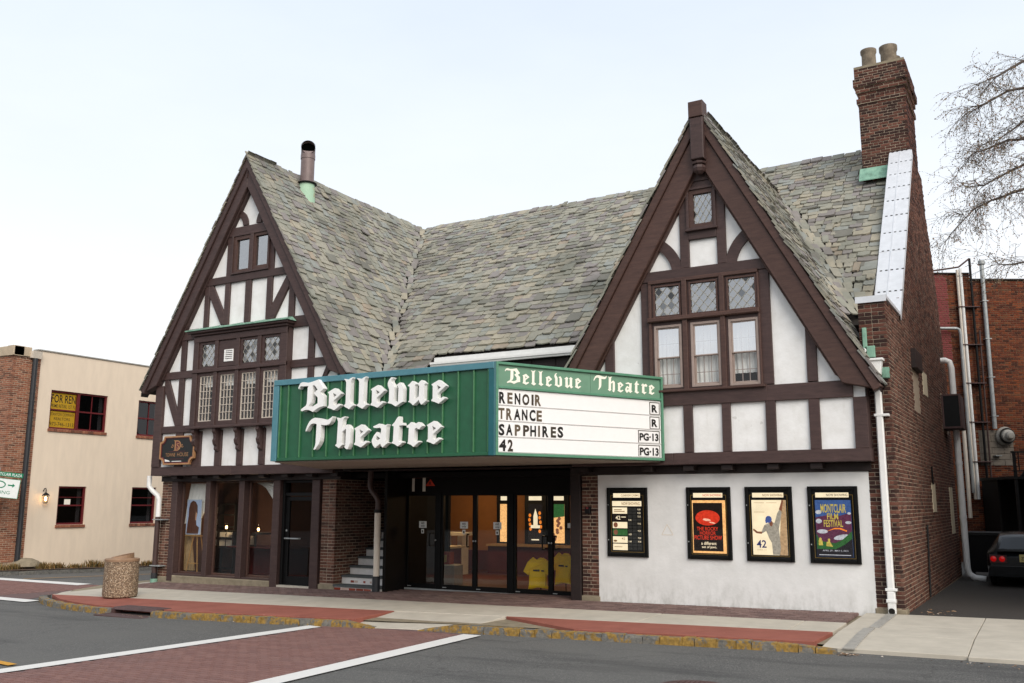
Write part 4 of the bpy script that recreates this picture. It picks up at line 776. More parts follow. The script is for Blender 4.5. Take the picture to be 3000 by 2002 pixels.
def pier(x0, x1, z0, z1, seed, bond='english', depth=.35, right=True, mat='brick', y=0.0):
    fr = Fr((0, y, 0), (1, 0, 0), (0, 0, 1), (0, -1, 0)); m = MB(); m.rect(fr, x0+.004, x1-.004, z0, z1, -depth, -.008); m.build('brick_pier', 'mortar', TH); bricks(BP, mat, fr, x0, x1, z0, z1, bond, None, (x1-x0-.0105)/2 if bond == 'english' else .203, seed)
    if right: bricks(BP, mat, Fr((x1, y, 0), (0, 1, 0), (0, 0, 1), (1, 0, 0)), 0, depth, z0, z1, 'stretcher', None, .203, seed+1)
pier(-20.0, -19.6, -.2, 2.17, 31); pier(-14.57, -14.16, -.16, 2.17, 32, depth=3.2); pier(-7.965, -7.625, -.08, 2.17, 33)
MB().rect(FX, -20.03, -19.4, -.4, -.2, -.3, .03, .012).build('pier_base', 'concrete_old', TH); MB().rect(FX, -14.6, -14.13, -.4, -.165, -.3, .02, .012).build('pier_base', 'concrete_old', TH); MB().rect(FX, -7.99, -7.6, -.4, -.085, -.3, .015, .012).build('pier_base', 'concrete_old', TH)
MB().rect(FX, -19.4, -16.05, -.45, -.155, -.2, .06, .02).build('stall_stone', 'concrete_old', TH)
# corner pier and the long side wall
XS = -2.24
FS = FY(XS)
SIDE = [(.012, -.25), (10.25, -.25), (10.15, 4.9), (9.97, 5.31), (9.2, 7.0), (8.7, 7.9), (7.97, 8.75), (7.75, 9.6), (5.72, 9.6), (1.83, 5.22), (1.5, 5.08), (.012, 5.08)]
def inpoly(p, x, y):
    c = False; j = len(p)-1
    for i in range(len(p)):
        if (p[i][1] > y) != (p[j][1] > y) and x < (p[j][0]-p[i][0])*(y-p[i][1])/(p[j][1]-p[i][1])+p[i][0]: c = not c
        j = i
    return c
holes = [(3.0, 4.0, 3.45, 4.6), (4.66, 5.4, 3.92, 4.42), (4.86, 5.45, 1.48, 2.07), (8.5, 9.2, .94, 2.05), (8.2, 9.7, 3.4, 4.3)]
m = MB(); m.prism(FS, SIDE, -.44, -.007); m.build('side_wall', 'mortar', TH)
bricks(BP, 'brick_side', FS, 0, 10.2, -.12, 9.6, 'common', lambda u, v: inpoly(SIDE, max(u, .02), v) and not any(a < u < b and c < v < d for a, b, c, d in holes), .203, 41)
frp = Fr((0, 0, 0), (1, 0, 0), (0, 0, 1), (0, -1, 0)); bricks(BP, 'brick', frp, -2.68, XS, -.02, 5.08, 'english', None, .213, 42)
MB().rect(FX, -2.70, -2.22, -.3, -.02, -.25, .02, .015).build('pier_base', 'concrete_old', TH)
# infilled openings and fittings on the side wall
m = MB(); m.rect(FS, 3.0, 4.0, 4.28, 4.66, -.02, .09, .01); m.build('window_hood', 'dark_wood', TH); MB().rect(FS, 3.05, 3.5, 3.45, 4.27, -.1, -.09).build('blocked_window', 'concrete', TH)
for a, b, c, d in ((4.66, 5.4, 3.92, 4.42), (4.86, 5.45, 1.48, 2.07), (8.5, 9.2, .94, 2.05)): MB().rect(FS, a, b, c, d, -.01, .012, .004).build('patch', 'cream_paint', TH)
MB().tube([FS.p(3.4, 1.25, .03), FS.p(3.1, -.08, .03)], .018, 8).build('conduit', 'black_metal', TH); MB().tube([FS.p(4.87, 2.42, .03), FS.p(4.9, 2.05, .03)], .018, 8).build('conduit', 'black_metal', TH)
ac = thing('air_conditioner', FS.p(9, 3.42, .3), 'rust brown air conditioner box jutting from the brick side wall', 'air conditioner')
m = MB(); m.rect(FS, 8.3, 9.25, 3.45, 4.28, -.1, .42, .015); m.build('casing', 'iron_rust', ac)
m = MB(); fa = Fr((XS, 8.3, 0), (1, 0, 0), (0, 0, 1), (0, -1, 0)); frame(m, fa, .0, .42, 3.45, 4.28, .04, 0, .02); m.build('front_frame', 'iron_rust', ac); m = MB(); m.rect(fa, .04, .38, 3.5, 4.24, .0, .006); m.build('grille', 'black_metal', ac)
# white waste pipe at the back end of the side wall
wp = MB(); wp.tube([FS.p(8.9, 5.2, -.05), FS.p(8.9, 5.2, .1), FS.p(8.9, 5.15, .2), FS.p(8.9, 5.0, .23), FS.p(8.9, .12, .23), FS.p(8.9, -.02, .27), FS.p(8.9, -.1, .4), FS.p(8.9, -.12, .62)], .075, 12)
for z in (4.2, 2.6, 1.3): wp.tube([FS.p(8.9, z, .23), FS.p(8.9, z+.08, .23)], .085, 12)
o = wp.build('waste_pipe', 'pipe_white', TH); smooth_by_angle(o)
# coping of metal sheets up the parapet, cap of the low pier
FC = Fr((-2.66, 1.62, 4.97+.1), (1, 0, 0), (0, .6624, .749), (0, -.749, .6624))
seams = [0, .72, 1.42, 2.1, 2.75, 3.4, 4.0, 4.55, 5.1, 5.62, 6.12]
for a, b in zip(seams, seams[1:]):
    m = MB(); j = tr.uniform(-.006, .006); m.prism(FC, [(-.03, a-.01), (.45, a-.01), (.45, b+.03), (-.03, b+.03)], 0, .028+j+.0, .004); m.prism(FC, [(.19+j, a), (.22+j, a), (.22+j, b), (.19+j, b)], .03, .04); m.rect(FC, .445, .455, a, b, -.12, .026+j); m.rect(FC, -.035, -.028, a, b, -.16, .026+j)
    m.build('coping_sheet', 'coping_metal', TH)
    m = MB()
    for k in range(5): u = .02+k*.1; m.rect(FC, u, u+.045, b+.005, b+.035, .026, .034)
    m.build('seam_tar', 'ink_black', TH)
m = MB(); m.box(-2.71, -2.21, -.04, 1.7, 5.08, 5.14); m.box(-2.71, -2.21, -.045, -.035, 5.03, 5.14); m.build('pier_cap', 'coping_metal', TH)
for a, b, c, d in ((-2.63, -2.56, 4.12, 4.6), (-2.36, -2.24, 3.72, 3.9), (-2.6, -2.44, 4.08, 4.28)): MB().rect(FX, a, b, c, d, -.05, .05, .01).build('copper_flashing', 'verdigris', TH)
# chimney
CX0, CX1, CY0, CY1 = -3.3, -2.26, 5.68, 7.3
ch = MB().box(CX0+.01, CX1-.01, CY0+.01, CY1-.01, 8.6, 11.9).build('chimney', 'mortar', TH)
CP = Pieces()
def chsk(dx, z0, z1, sd):
    bricks(CP, 'brick', Fr((0, CY0-dx, 0), (1, 0, 0), (0, 0, 1), (0, -1, 0)), CX0-dx, CX1+dx, z0, z1, 'common', None, .203, sd); bricks(CP, 'brick', Fr((CX1+dx, 0, 0), (0, 1, 0), (0, 0, 1), (1, 0, 0)), CY0-dx, CY1+dx, z0, z1, 'common', None, .203, sd+1)
    MB().box(CX0-dx+.008, CX1+dx-.008, CY0-dx+.008, CY1+dx-.008, z0+.001, z1-.001).build('chimney_core', 'mortar', ch) if dx else None
chsk(0, 9.0, 11.02, 51); chsk(.035, 11.02, 11.15, 53); chsk(.0, 11.15, 11.3, 54); chsk(.045, 11.3, 11.44, 55); chsk(.085, 11.44, 11.64, 57); chsk(.05, 11.64, 11.9, 59)
CP.emit('brick', ch, 120)
MB().box(CX0-.05, CX1+.03, CY0-.05, CY1+.05, 11.9, 11.96).build('mortar_cap', 'concrete_old', ch)
for (x, y, h, r) in ((-3.05, 6.05, .56, .175), (-2.66, 6.55, .78, .20), (-2.62, 6.98, .66, .17)):
    o = MB().lathe((x, y, 11.95), [(r*.9, 0), (r*.95, .1), (r*.92, h*.8), (r*1.05, h*.86), (r*1.06, h), (r*.86, h), (r*.8, h-.3)], 20).build('chimney_pot', 'pot_clay', ch); smooth_by_angle(o)
m = MB(); m.hexa([(CX0-.06, CY0-.26, 9.04), (CX1, CY0-.26, 9.04), (CX1, CY0+.02, 9.26), (CX0-.06, CY0+.02, 9.26), (CX0-.06, CY0-.26, 9.06), (CX1, CY0-.26, 9.06), (CX1, CY0-.005, 9.42), (CX0-.06, CY0-.005, 9.42)]); m.build('chimney_flashing', 'verdigris', ch)
BP.emit('brick', TH, 260)
# ---------------- roof
roof = MB()
ZR, YR, SM = 10.32, 7.1, .9224
yM = lambda z: YR-(ZR-z)/SM
e_ = .05
def P3(x, y, z): return (x, y, z-e_)
zl0, ze = 4.5, 4.95
roof.add([P3(LA[0], -.5, LA[1]), P3(LA[0], YR, LA[1]), P3(xLr(ze), yM(ze), ze), P3(xLr(zl0), yM(ze), zl0), P3(xLr(zl0), -.5, zl0)], [(0, 1, 2, 3, 4)])
roof.add([P3(LA[0], -.5, LA[1]), P3(LA[0], 14, LA[1]), P3(xLl(zl0), 14, zl0), P3(xLl(zl0), -.5, zl0)], [(0, 1, 2, 3)])
roof.add([P3(LA[0], YR, ZR), P3(-2.7, YR, ZR), P3(-2.7, yM(ze), ze), P3(xLr(ze), yM(ze), ze)], [(0, 1, 2, 3)])
roof.add([P3(LA[0], YR, ZR), P3(-2.7, YR, ZR), P3(-2.7, 14, 4.6), P3(LA[0], 14, 4.6)], [(0, 1, 2, 3)])
for s, k in ((-1, RSL), (1, RSR)):
    x = lambda z: RA[0]+s*(RA[1]-z)/k
    roof.add([P3(RA[0], -.5, RA[1]), P3(RA[0], yM(RA[1]), RA[1]), P3(x(ze), yM(ze), ze), P3(x(3.6), yM(ze), 3.6), P3(x(3.6), -.5, 3.6)], [(0, 1, 2, 3, 4)])
roof = roof.build('roof', 'roof_deck', TH)
m = MB()      # verge undersides (boarded)
for apx, ks, zb in ((LA, (LS, LS), 4.5), (RA, (RSL, RSR), 3.58)):
    for s, k in zip((-1, 1), ks):
        x = apx[0]+s*(apx[1]-zb)/k; m.hexa([(apx[0], -.5, apx[1]-.14), (x, -.5, zb-.14), (x, -.28, zb-.14), (apx[0], -.28, apx[1]-.14), (apx[0], -.5, apx[1]-.055), (x, -.5, zb-.055), (x, -.28, zb-.055), (apx[0], -.28, apx[1]-.055)])
m.build('verge_board', 'dark_wood', roof)
sr = random.Random(77)
for i in range(8):       # slate shapes: straight, chipped and worn lower edges
    j = lambda k=.03: sr.uniform(-k, k)
    n = 5; bot = [(-.5+k/(n-1), j(.035)) for k in range(n)]
    if i in (1, 4): bot[0] = (-.5, .10+j(.04))
    if i in (2, 6): bot[-1] = (.5, .12+j(.04))
    if i == 5: bot[0] = (-.5, .09); bot[-1] = (.5, .10)
    prof = bot+[(.5, 1), (-.5, 1)]; N_ = len(prof); vs = [(a, b, 0) for a, b in prof]+[(a*(.985 if b < .5 else 1), b+(.008 if b < .5 else 0), 1) for a, b in prof]
    fs = [tuple(range(N_, 2*N_))]+[(k, (k+1) % N_, (k+1) % N_+N_, k+N_) for k in range(N_)]
    proto('slate', vs, fs, 'slate')
SP = Pieces()
def path(segs):      # segs: ('l',x0,y0,x1,y1,th) or ('a',cx,cy,r,a0,a1,th0,th1); uphill on the left of travel
    L = []
    for s in segs: L.append(math.hypot(s[3]-s[1], s[4]-s[2]) if s[0] == 'l' else abs(s[5]-s[4])*s[3])
    def at(d):
        for s, l in zip(segs, L):
            if d <= l or s is segs[-1]:
                f = min(1, d/max(l, 1e-6))
                if s[0] == 'l': t = V((s[3]-s[1], s[4]-s[2], 0)).normalized(); return V((s[1]+(s[3]-s[1])*f, s[2]+(s[4]-s[2])*f, 0)), t, s[5]
                a = s[4]+(s[5]-s[4])*f; p = V((s[1]+s[3]*math.cos(a), s[2]+s[3]*math.sin(a), 0)); sg = 1 if s[5] > s[4] else -1; return p, V((-math.sin(a), math.cos(a), 0))*sg, s[6]+(s[7]-s[6])*f
            d -= l
    return at, sum(L)
TL, TM, TRl, TRr = math.atan(LS), math.atan(SM), math.atan(RSL), math.atan(RSR)
def course(segs, z, exp, wlo, whi, off=.0, vis=True):
    at, L = path(segs); s = 0; first = sr.uniform(.5, 1)
    arcs = []; q_ = 0
    for g_ in segs:
        l_ = math.hypot(g_[3]-g_[1], g_[4]-g_[2]) if g_[0] == 'l' else abs(g_[5]-g_[4])*g_[3]
        if g_[0] == 'a': arcs.append((q_-.1, q_+l_+.1))
        q_ += l_
    while s < L-.02:
        w = sr.uniform(wlo, whi)*first; first = 1
        if any(a_ < s < b_ for a_, b_ in arcs): w = min(w, sr.uniform(.13, .22))
        if L-s-w < .13: w = L-s
        c = s+w/2; p, t, th = at(c); left = V((-t.y, t.x, 0)); up = (left*math.cos(th)+V((0, 0, 1))*math.sin(th)); n = t.cross(up); ee = exp/math.sin(th)*math.sin(TM)
        lift = sr.uniform(.04, .06)*(1.4 if sr.random() < .09 else 1); n2 = (n+up*sr.gauss(.10, .028)+t*sr.gauss(0, .026)).normalized(); up2 = (up-n2*up.dot(n2)).normalized(); rz = sr.gauss(0, .018)*(2.2 if sr.random() < .1 else 1); t2 = up2.cross(n2); t3 = t2*math.cos(rz)+up2*math.sin(rz); up3 = up2*math.cos(rz)-t2*math.sin(rz)
        q = V((p.x, p.y, z))+up*sr.gauss(0, ee*.05)+n*(lift-.02); M = Matrix.Identity(4); hl = ee*1.9; tk = sr.uniform(.022, .04)
        for i in range(3): M[i][0] = t3[i]*(w-.015); M[i][1] = up3[i]*hl; M[i][2] = n2[i]*tk; M[i][3] = q[i]
        SP.add('slate|slate', M, w, ee); s += w
z = 4.50; YF = -.56; XE = -2.70
while z < ZR-.02:
    f = (z-4.5)/5.8; ex = .215-.055*f; dz = ex*math.sin(TM); wl, wh = .15-.03*f, .46-.13*f; A = []
    r = .24*(1-.2*f); ym = yM(z)
    xl = xLr(z)
    if z < ze-.01: course([('l', xl, YF, xl, ym-r, TL), ('a', xl+r, ym-r, r, math.pi, math.pi/2, TL, TM), ('l', xl+r, ym, -12.46, ym, TM)], z, ex, wl, wh)
    else:
        S0 = [('l', xl, YF, xl, ym-r, TL), ('a', xl+r, ym-r, r, math.pi, math.pi/2, TL, TM)]
        if z < RA[1]-.05:
            xr = xRl(z); rr = min(.45, max(.05, (RA[1]-z)*.3)); course(S0+[('l', xl+r, ym, xr-rr, ym, TM), ('a', xr-rr, ym-rr, rr, math.pi/2, 0, TM, TRl), ('l', xr, ym-rr, xr, YF, TRl)], z, ex, wl, wh)
            x2 = xRr(z); rr = min(.5, max(.05, (RA[1]-z)*.35)); course([('l', x2, YF, x2, ym-rr, TRr), ('a', x2+rr, ym-rr, rr, math.pi, math.pi/2, TRr, TM)]+([('l', x2+rr, ym, XE, ym, TM)] if x2+rr < XE-.1 else []), z, ex, wl, wh)
        else: course(S0+[('l', xl+r, ym, XE, ym, TM)], z, ex, wl, wh)
    # hidden left slope: only its first slates at the verge show
    course([('l', xLl(z), YF+1.0, xLl(z), YF, TL)], z, ex, .2, .4)
    z += dz
z = 3.58
while z < 4.93: ex = .215; course([('l', xRr(z), YF, xRr(z), 1.25, TRr)], z, ex, .15, .42); course([('l', xRl(z), 1.0, xRl(z), YF, TRl)], z, ex, .15, .42); z += ex*math.sin(TM)
SP.emit('slate', roof, 300)
# ridge slates, gutters
m = MB()
def ridge(p, q, n, hw=.17, drop=.16):
    p, q = V(p), V(q); d = (q-p)/n; s = V((d.y, -d.x, 0)).normalized()
    for i in range(n):
        a, b = p+d*i, p+d*(i+1.04); h = sr.uniform(.0, .012)
        m = MB()
        for sg in (-1, 1): m.hexa([a+s*sg*hw-V((0, 0, drop)), b+s*sg*hw-V((0, 0, drop)), b, a, a+s*sg*(hw+.01)-V((0, 0, drop-.02)), b+s*sg*(hw+.01)-V((0, 0, drop-.02)), b+V((0, 0, .022+h)), a+V((0, 0, .022+h))])
        m.build('ridge_slate', 'slate', roof)
ridge((LA[0], -.57, LA[1]+.05), (LA[0], YR, ZR+.03), 16, .11, .17); ridge((-16.9, YR, ZR+.03), (-3.25, YR, ZR+.03), 26, .14, .13); ridge((RA[0], -.36, RA[1]+.03), (RA[0], 5.5, RA[1]+.03), 12, .1, .17)
m = MB(); gy_ = yM(ze)-.02; gp = [(0, 0), (.09, 0), (.1, .03), (.12, .05), (.12, .1), (.11, .1), (.11, .06), (.02, .03), (.01, .1), (0, .1)]
fg = Fr((0, gy_, 0), (0, -1, 0), (0, 0, 1), (1, 0, 0)); m.prism(Fr((-12.45, gy_+.02, ze-.16), (0, -1, 0), (0, 0, 1), (1, 0, 0)), gp, 0, 4.7); m.rect(Fr((0, gy_+.03, 0), (1, 0, 0), (0, 0, 1), (0, -1, 0)), -12.4, -7.7, ze-.05, ze+.06, 0, .02, .004); m.build('gutter', 'pipe_white', TH)
m = MB(); m.rect(Fr((0, gy_+.16, 0), (1, 0, 0), (0, 0, 1), (0, -1, 0)), -14.05, -7.8, 3.0, ze-.06, 0, .04); m.build('fascia', 'dark_wood', TH)
for x in np.arange(-12.2, -7.9, .6): MB().rect(Fr((0, gy_+.12, 0), (1, 0, 0), (0, 0, 1), (0, -1, 0)), x, x+.56, 4.1, ze-.1, 0, .02, .006).build('fascia_panel', 'dark_wood', TH)
# flue with its elbow and copper foot
fx, fy = -16.73, 1.36
fd = V((.66, -.75, .12)).normalized(); fl = MB(); fl.tube([(fx, fy, 10.1), (fx, fy, 10.80)], .182, 28, False); fl.tube([(fx, fy, 10.78), (fx, fy, 10.9)], .194, 28, False)
fb = V((fx, fy, 11.07)); fl.tube([V((fx, fy, 10.88)), fb, fb+fd*.14], .188, 28, False); fl.tube([fb+fd*.12, fb+fd*.142], .198, 28, False)
flo = fl.build('flue_pipe', 'flue', TH); smooth_by_angle(flo, 35)
MB().lathe(fb+fd*.03, [(.184, 0), (.184, .01)], 28, fd).build('flue_inside', 'flue_black', flo); fi = MB(); fi.tube([fb+fd*.04, fb+fd*.139], .184, 28, False); fi.build('flue_lining', 'flue_black', flo)  # flat black disc and lining set inside the flue mouth
o = MB().lathe((fx, fy, 10.06), [(.2, 0), (.265, .015), (.27, .035), (.19, .07)], 28).build('storm_collar', 'black_metal', flo); smooth_by_angle(o)
cf = MB(); n = 24; top = [(fx+.205*math.cos(2*math.pi*k/n), fy+.205*math.sin(2*math.pi*k/n), 10.1) for k in range(n)]; bot = []
for k in range(n):
    x, y = fx+.235*math.cos(2*math.pi*k/n), fy+.235*math.sin(2*math.pi*k/n); bot.append((x, y, min(10.09, LA[1]-(x-LA[0])*LS+.0)))
cf.add(top+bot, [(k, (k+1) % n, (k+1) % n+n, k+n) for k in range(n)]); o = cf.build('copper_sleeve', 'flue_copper', flo); smooth_by_angle(o)
# ------------------------------------------------------------------ shop front on the left
FZ = -.22
for a, b, c in ((-19.61, -19.40, TY-.3), (-18.36, -18.2, .05), (-17.2, -17.02, .05), (-16.06, -15.84, .06), (-14.84, -14.6, .06)):
    MB().rect(FX, a, b, -.3 if c > .05 or a < -19.5 else -.155, 2.17, -.22, max(c, .04), .012).build('shopfront_post', 'timber', TH)
for a, b in ((-19.40, -18.36), (-18.2, -17.2), (-17.02, -16.06)):
    m = MB(); frame(m, FX, a, b, -.155, 2.17, .04, -.2, -.13, .006, .09); sw = m.build('shop_window', 'timber_red', TH); MB().rect(FX, a+.04, b-.04, -.065, 2.13, -.172, -.166).build('pane', 'glass', sw)
    MB().rect(FX, a, b, -.16, -.11, -.16, .03, .01).build('window_sill', 'timber', sw)
# dark side door with transom
dr = MB(); frame(dr, FX, -15.84, -14.84, -.3, 2.17, .06, -.25, -.05, .006); dr = dr.build('side_door', 'black_metal', TH)
m = MB(); m.rect(FX, -15.78, -14.9, 1.8, 1.88, -.22, -.08, .006); m.build('transom_bar', 'black_metal', dr); MB().rect(FX, -15.77, -14.91, 1.87, 2.12, -.18, -.17).build('transom_pane', 'dark_glass', dr)
m = MB(); frame(m, FX, -15.78, -14.9, -.26, 1.79, .10, -.18, -.12, .006, .22); m.build('door_leaf', 'black_metal', dr); MB().rect(FX, -15.68, -15.0, -.04, 1.69, -.155, -.15).build('pane', 'dark_glass', dr)
m = MB(); m.tube([FX.p(-15.74, .82, -.12), FX.p(-15.74, .82, -.06), FX.p(-15.3, .82, -.06), FX.p(-15.3, .82, -.12)], .016, 8); m.build('push_bar', 'galv', dr); MB().lathe(FX.p(-15.74, 1.0, -.13), [(.025, 0), (.025, .02), (.0, .03)], 12, (0, -1, 0)).build('lock', 'galv', dr)
MB().box(-15.84, -14.84, -.04, .06, -.3, -.235).build('threshold', 'concrete', TH)
# shop interior: floor, ceiling, back and side walls
m = MB(); m.box(-19.9, -14.7, .2, 2.5, -.3, FZ); m.build('shop_floor', 'counter_red', TH); m = MB(); m.box(-19.9, -14.7, 2.45, 2.52, FZ, 2.3); m.box(-19.98, -19.9, .36, 2.5, -.3, 2.3); m.box(-14.75, -14.62, .36, 2.5, -.3, 2.3); m.build('shop_inner_wall', 'shop_wall', TH); MB().box(-20.0, -2.5, .3, 10, 2.3, 2.34).build('floor_slab', 'ceiling_dark', TH)
MB().box(-20.02, -19.98, .35, 10, -.4, 2.35).build('flank_wall', 'mortar', TH)
m = MB(); m.box(-20.0, -2.45, 10.0, 10.1, -.4, 5); m.build('rear_wall', 'mortar', TH)
MB().box(-19.9, -2.6, 3.6, 3.7, 2.4, 5).build('inner_partition', 'shop_wall', TH); m = MB(); m.prism(Fr((0, 2.4, 0), (1, 0, 0), (0, 0, 1), (0, -1, 0)), [(-19.9, 2.4), (-14.1, 2.4), (-14.1, 4.6), (LA[0], 9.5), (-19.9, 4.8)], 0, .05); m.prism(Fr((0, 2.4, 0), (1, 0, 0), (0, 0, 1), (0, -1, 0)), [(-8, 2.4), (-2.7, 2.4), (-2.7, 4.3), (RA[0], 8.3), (-8, 4.2)], 0, .05); m.build('inner_partition', 'shop_wall', TH)
# wainscot and shelf unit with frames, candle lamps
cab = thing('shelf_unit', (-19.45, 1.6, FZ), 'dark open shelf unit with framed mirrors behind the middle shop window', 'shelf')
m = MB()
for z in (-.1, .44, .68, .98, 1.3, 1.58): m.box(-19.85, -19.0, 1.55, 1.75, z, z+.035)
for x in (-19.85, -19.62, -19.0): m.box(x, x+.03, 1.55, 1.75, FZ, 1.6)
m.build('shelf_frame', 'ink_black', cab)
for i, (x, z) in enumerate(((-19.8, .5), (-19.58, .5), (-19.33, .5), (-19.8, .73), (-19.58, .73), (-19.33, .73), (-19.8, 1.05), (-19.8, 1.36))):
    MB().box(x, x+(.15 if x < -19.6 else .2), 1.62, 1.64, z, z+.16).build('mirror', 'paper', cab)
for i, (x, y, z, wh) in enumerate(((-18.89, 1.2, .92, 'in the middle shop window'), (-17.74, 1.2, .88, 'in the right shop window'))):
    t = thing('table_lamp', (x, y, z), 'small glowing candle lamp '+wh, 'lamp', 'glowing lamps in the shop'); MB().lathe((x, y, z), [(.05, 0), (.05, .02), (.012, .03), (.012, .05)], 12).build('base', 'black_metal', t); MB().lathe((x, y, z+.05), [(.022, 0), (.03, .03), (.02, .07), (0, .08)], 12).build('bulb', 'lit_bulb', t)
    MB().box(x-.2, x+.2, y-.05, y+.25, z-.04, z).build('shelf', 'ink_black', t)
    L = bpy.data.lights.new('lamp_glow', 'POINT'); L.energy = 9; L.color = (1, .7, .4); L.shadow_soft_size = .05; lo = bpy.data.objects.new('lamp_glow', L); lo.location = (x, y-.06, z+.2); COL.objects.link(lo)
t = thing('picture_frame', (-18.1, 1.35, .6), 'dark framed picture leaning on the counter behind the right shop window', 'picture'); MB().box(-18.25, -17.95, 1.33, 1.36, .52, .84).build('frame', 'ink_black', t); MB().box(-18.2, -18.0, 1.322, 1.33, .57, .79).build('image', 'block_grey', t)
m = MB(); m.box(-18.95, -16.4, 2.0, 2.12, FZ, .49); m.box(-18.95, -16.4, 1.3, 2.15, .49, .52); solo(m, 'reception_counter', 'counter_red', 'dark red panelled counter deep behind the shop windows', 'counter')
# curtains
m = MB(); drape(m, FX, (-19.36, -18.42, 2.12), (-19.5, -18.9, 1.1, 1.25), -.36, 7, .03); solo(m, 'curtain', 'curtain_white', 'white swag curtain in the left shop window', 'curtain', None, None, True)
m = MB(); drape(m, FX, (-19.52, -19.3, 1.12), (-19.5, -19.1, -.06), -.42, 4, .03); solo(m, 'curtain', 'curtain_tan', 'gold brown curtain tail hanging below the white swag', 'curtain', None, None, True)
def swag(i, j): u = -17.02+i*.92; z0 = 2.13; zb = 2.08-.9*(i**1.7); return FX.p(u, z0+(zb-z0)*j, -.36+.03*math.sin((i*3+j*5)*6.28)*.5)
m = MB(); m.grid(lambda i, j: FX.p(-16.98+.9*(i+(1-i)*0), 2.13-(.03+.92*i**1.8)*j, -.36+.025*math.sin((j*4.5+i*1.5)*6.28)), 30, 40); solo(m, 'curtain', 'curtain_white', 'white curtain swept aside in the right shop window', 'curtain', None, None, True)
# easel with a hair salon photo
ez = thing('easel', (-19.06, .4, FZ), 'wooden easel standing in the left shop window', 'easel')
for a, b in (((-19.03, 1.2, .34), (-19.3, FZ, .28)), ((-19.03, 1.2, .34), (-18.85, FZ, .28)), ((-19.03, 1.15, .40), (-19.06, FZ, .75))): MB().tube([(a[0], a[2], a[1]), (b[0], b[2], b[1])], .013, 6).build('leg', 'easel_wood', ez)
MB().box(-19.25, -18.87, .28, .31, .12, .14).build('rung', 'easel_wood', ez); MB().box(-19.36, -18.78, .26, .33, .80, .82).build('ledge', 'easel_wood', ez)
ph = thing('salon_photo', (-19.08, .28, .82), 'poster of long glossy brown hair against pale blue on the easel', 'poster'); fp = Fr((-.15, .27, .0), (1, 0, 0), (0, .0, 1), (0, -1, .0))
MB().rect(fp, -19.2, -18.66, .84, 1.72, -.01, .0).build('print', 'lit_sky' if False else 'sign_white', ph)
MATS['photo_blue'] = paint('photo_blue', rgb(176, 192, 222), .05, 3, .4); MATS['photo_hair'] = paint('photo_hair', rgb(92, 58, 46), .35, 9, .35, .4, .1, (6, 1, 1)); MATS['photo_skin'] = paint('photo_skin', rgb(206, 160, 130), .05, 3, .5)
MB().rect(fp, -19.19, -18.67, .85, 1.71, .001, .003).build('backdrop', 'photo_blue', ph)
m = MB(); m.prism(fp, [(-19.17, .86), (-18.74, .86), (-18.72, 1.02), (-18.82, 1.08), (-18.84, 1.2), (-18.80, 1.4), (-18.81, 1.56), (-18.88, 1.66), (-18.99, 1.69), (-19.08, 1.63), (-19.12, 1.5), (-19.12, 1.3), (-19.15, 1.1)], .004, .006); m.build('hair', 'photo_hair', ph)
MB().prism(fp, [(-18.87, 1.2), (-18.83, 1.2), (-18.815, 1.36), (-18.86, 1.42)], .0065, .008).build('cheek', 'photo_skin', ph)
# sheer curtains upstairs
for i, (a, b, z0, z1) in enumerate(((-6.2, -5.78, 3.7, 4.9), (-5.5, -5.05, 3.7, 4.9), (-4.8, -4.34, 3.7, 4.9))):
    m = MB(); drape(m, FX, (a-.05, b+.05, z1), (a-.05, b+.05, 3.95 if i == 2 else z0), WF-.19, 6, .018); solo(m, 'sheer_curtain', 'curtain_sheer', 'sheer white curtain behind the %s sash of the right gable' % ('left', 'middle', 'right')[i], 'curtain', None, None, True)
for i, a in enumerate((-18.345, -17.625, -16.895, -16.175)):
    m = MB(); drape(m, FX, (a, a+.48, 4.78), (a, a+.48, 4.5), B1-.2, 5, .012); solo(m, 'valance', 'curtain_sheer', 'short white valance at the top of the %s bay casement' % ('first', 'second', 'third', 'fourth')[i], 'valance', 'valances in the bay window', None, True)
# ------------------------------------------------------------------ stairs
ST = []
for k in range(7):
    y0 = .0+.28*k; z1 = -.15+.19*k if k else -.15; zb = z1-.15 if k == 0 else z1-.155
    x0 = -14.155
    MB().box(x0, -12.78, y0+.012, y0+.32, -.4, z1-.045).build('riser', 'brick_step' if False else 'step_white', TH)
    MB().box(x0, -12.78, y0-.02, y0+.31, z1-.042, z1).build('tread', 'step_slate', TH)
SPc = Pieces(); bricks(SPc, 'brick_step', Fr((0, .008, 0), (1, 0, 0), (0, 0, 1), (0, -1, 0)), -14.15, -12.98, -.28, -.20, 'english', None, .203, 61, -.2677-.0)
bricks(SPc, 'brick_step', Fr((0, .292, 0), (1, 0, 0), (0, 0, 1), (0, -1, 0)), -13.9, -13.3, -.125, -.05, 'english', None, .098, 62, -.125); SPc.emit('brick', TH, 30)
MB().box(-14.6, -12.7, 2.4, 2.5, -.3, 2.5).build('stair_wall', 'black_wall', TH); MB().box(-12.85, -12.76, .8, 2.5, -.3, 2.5).build('stair_wall', 'black_wall', TH)
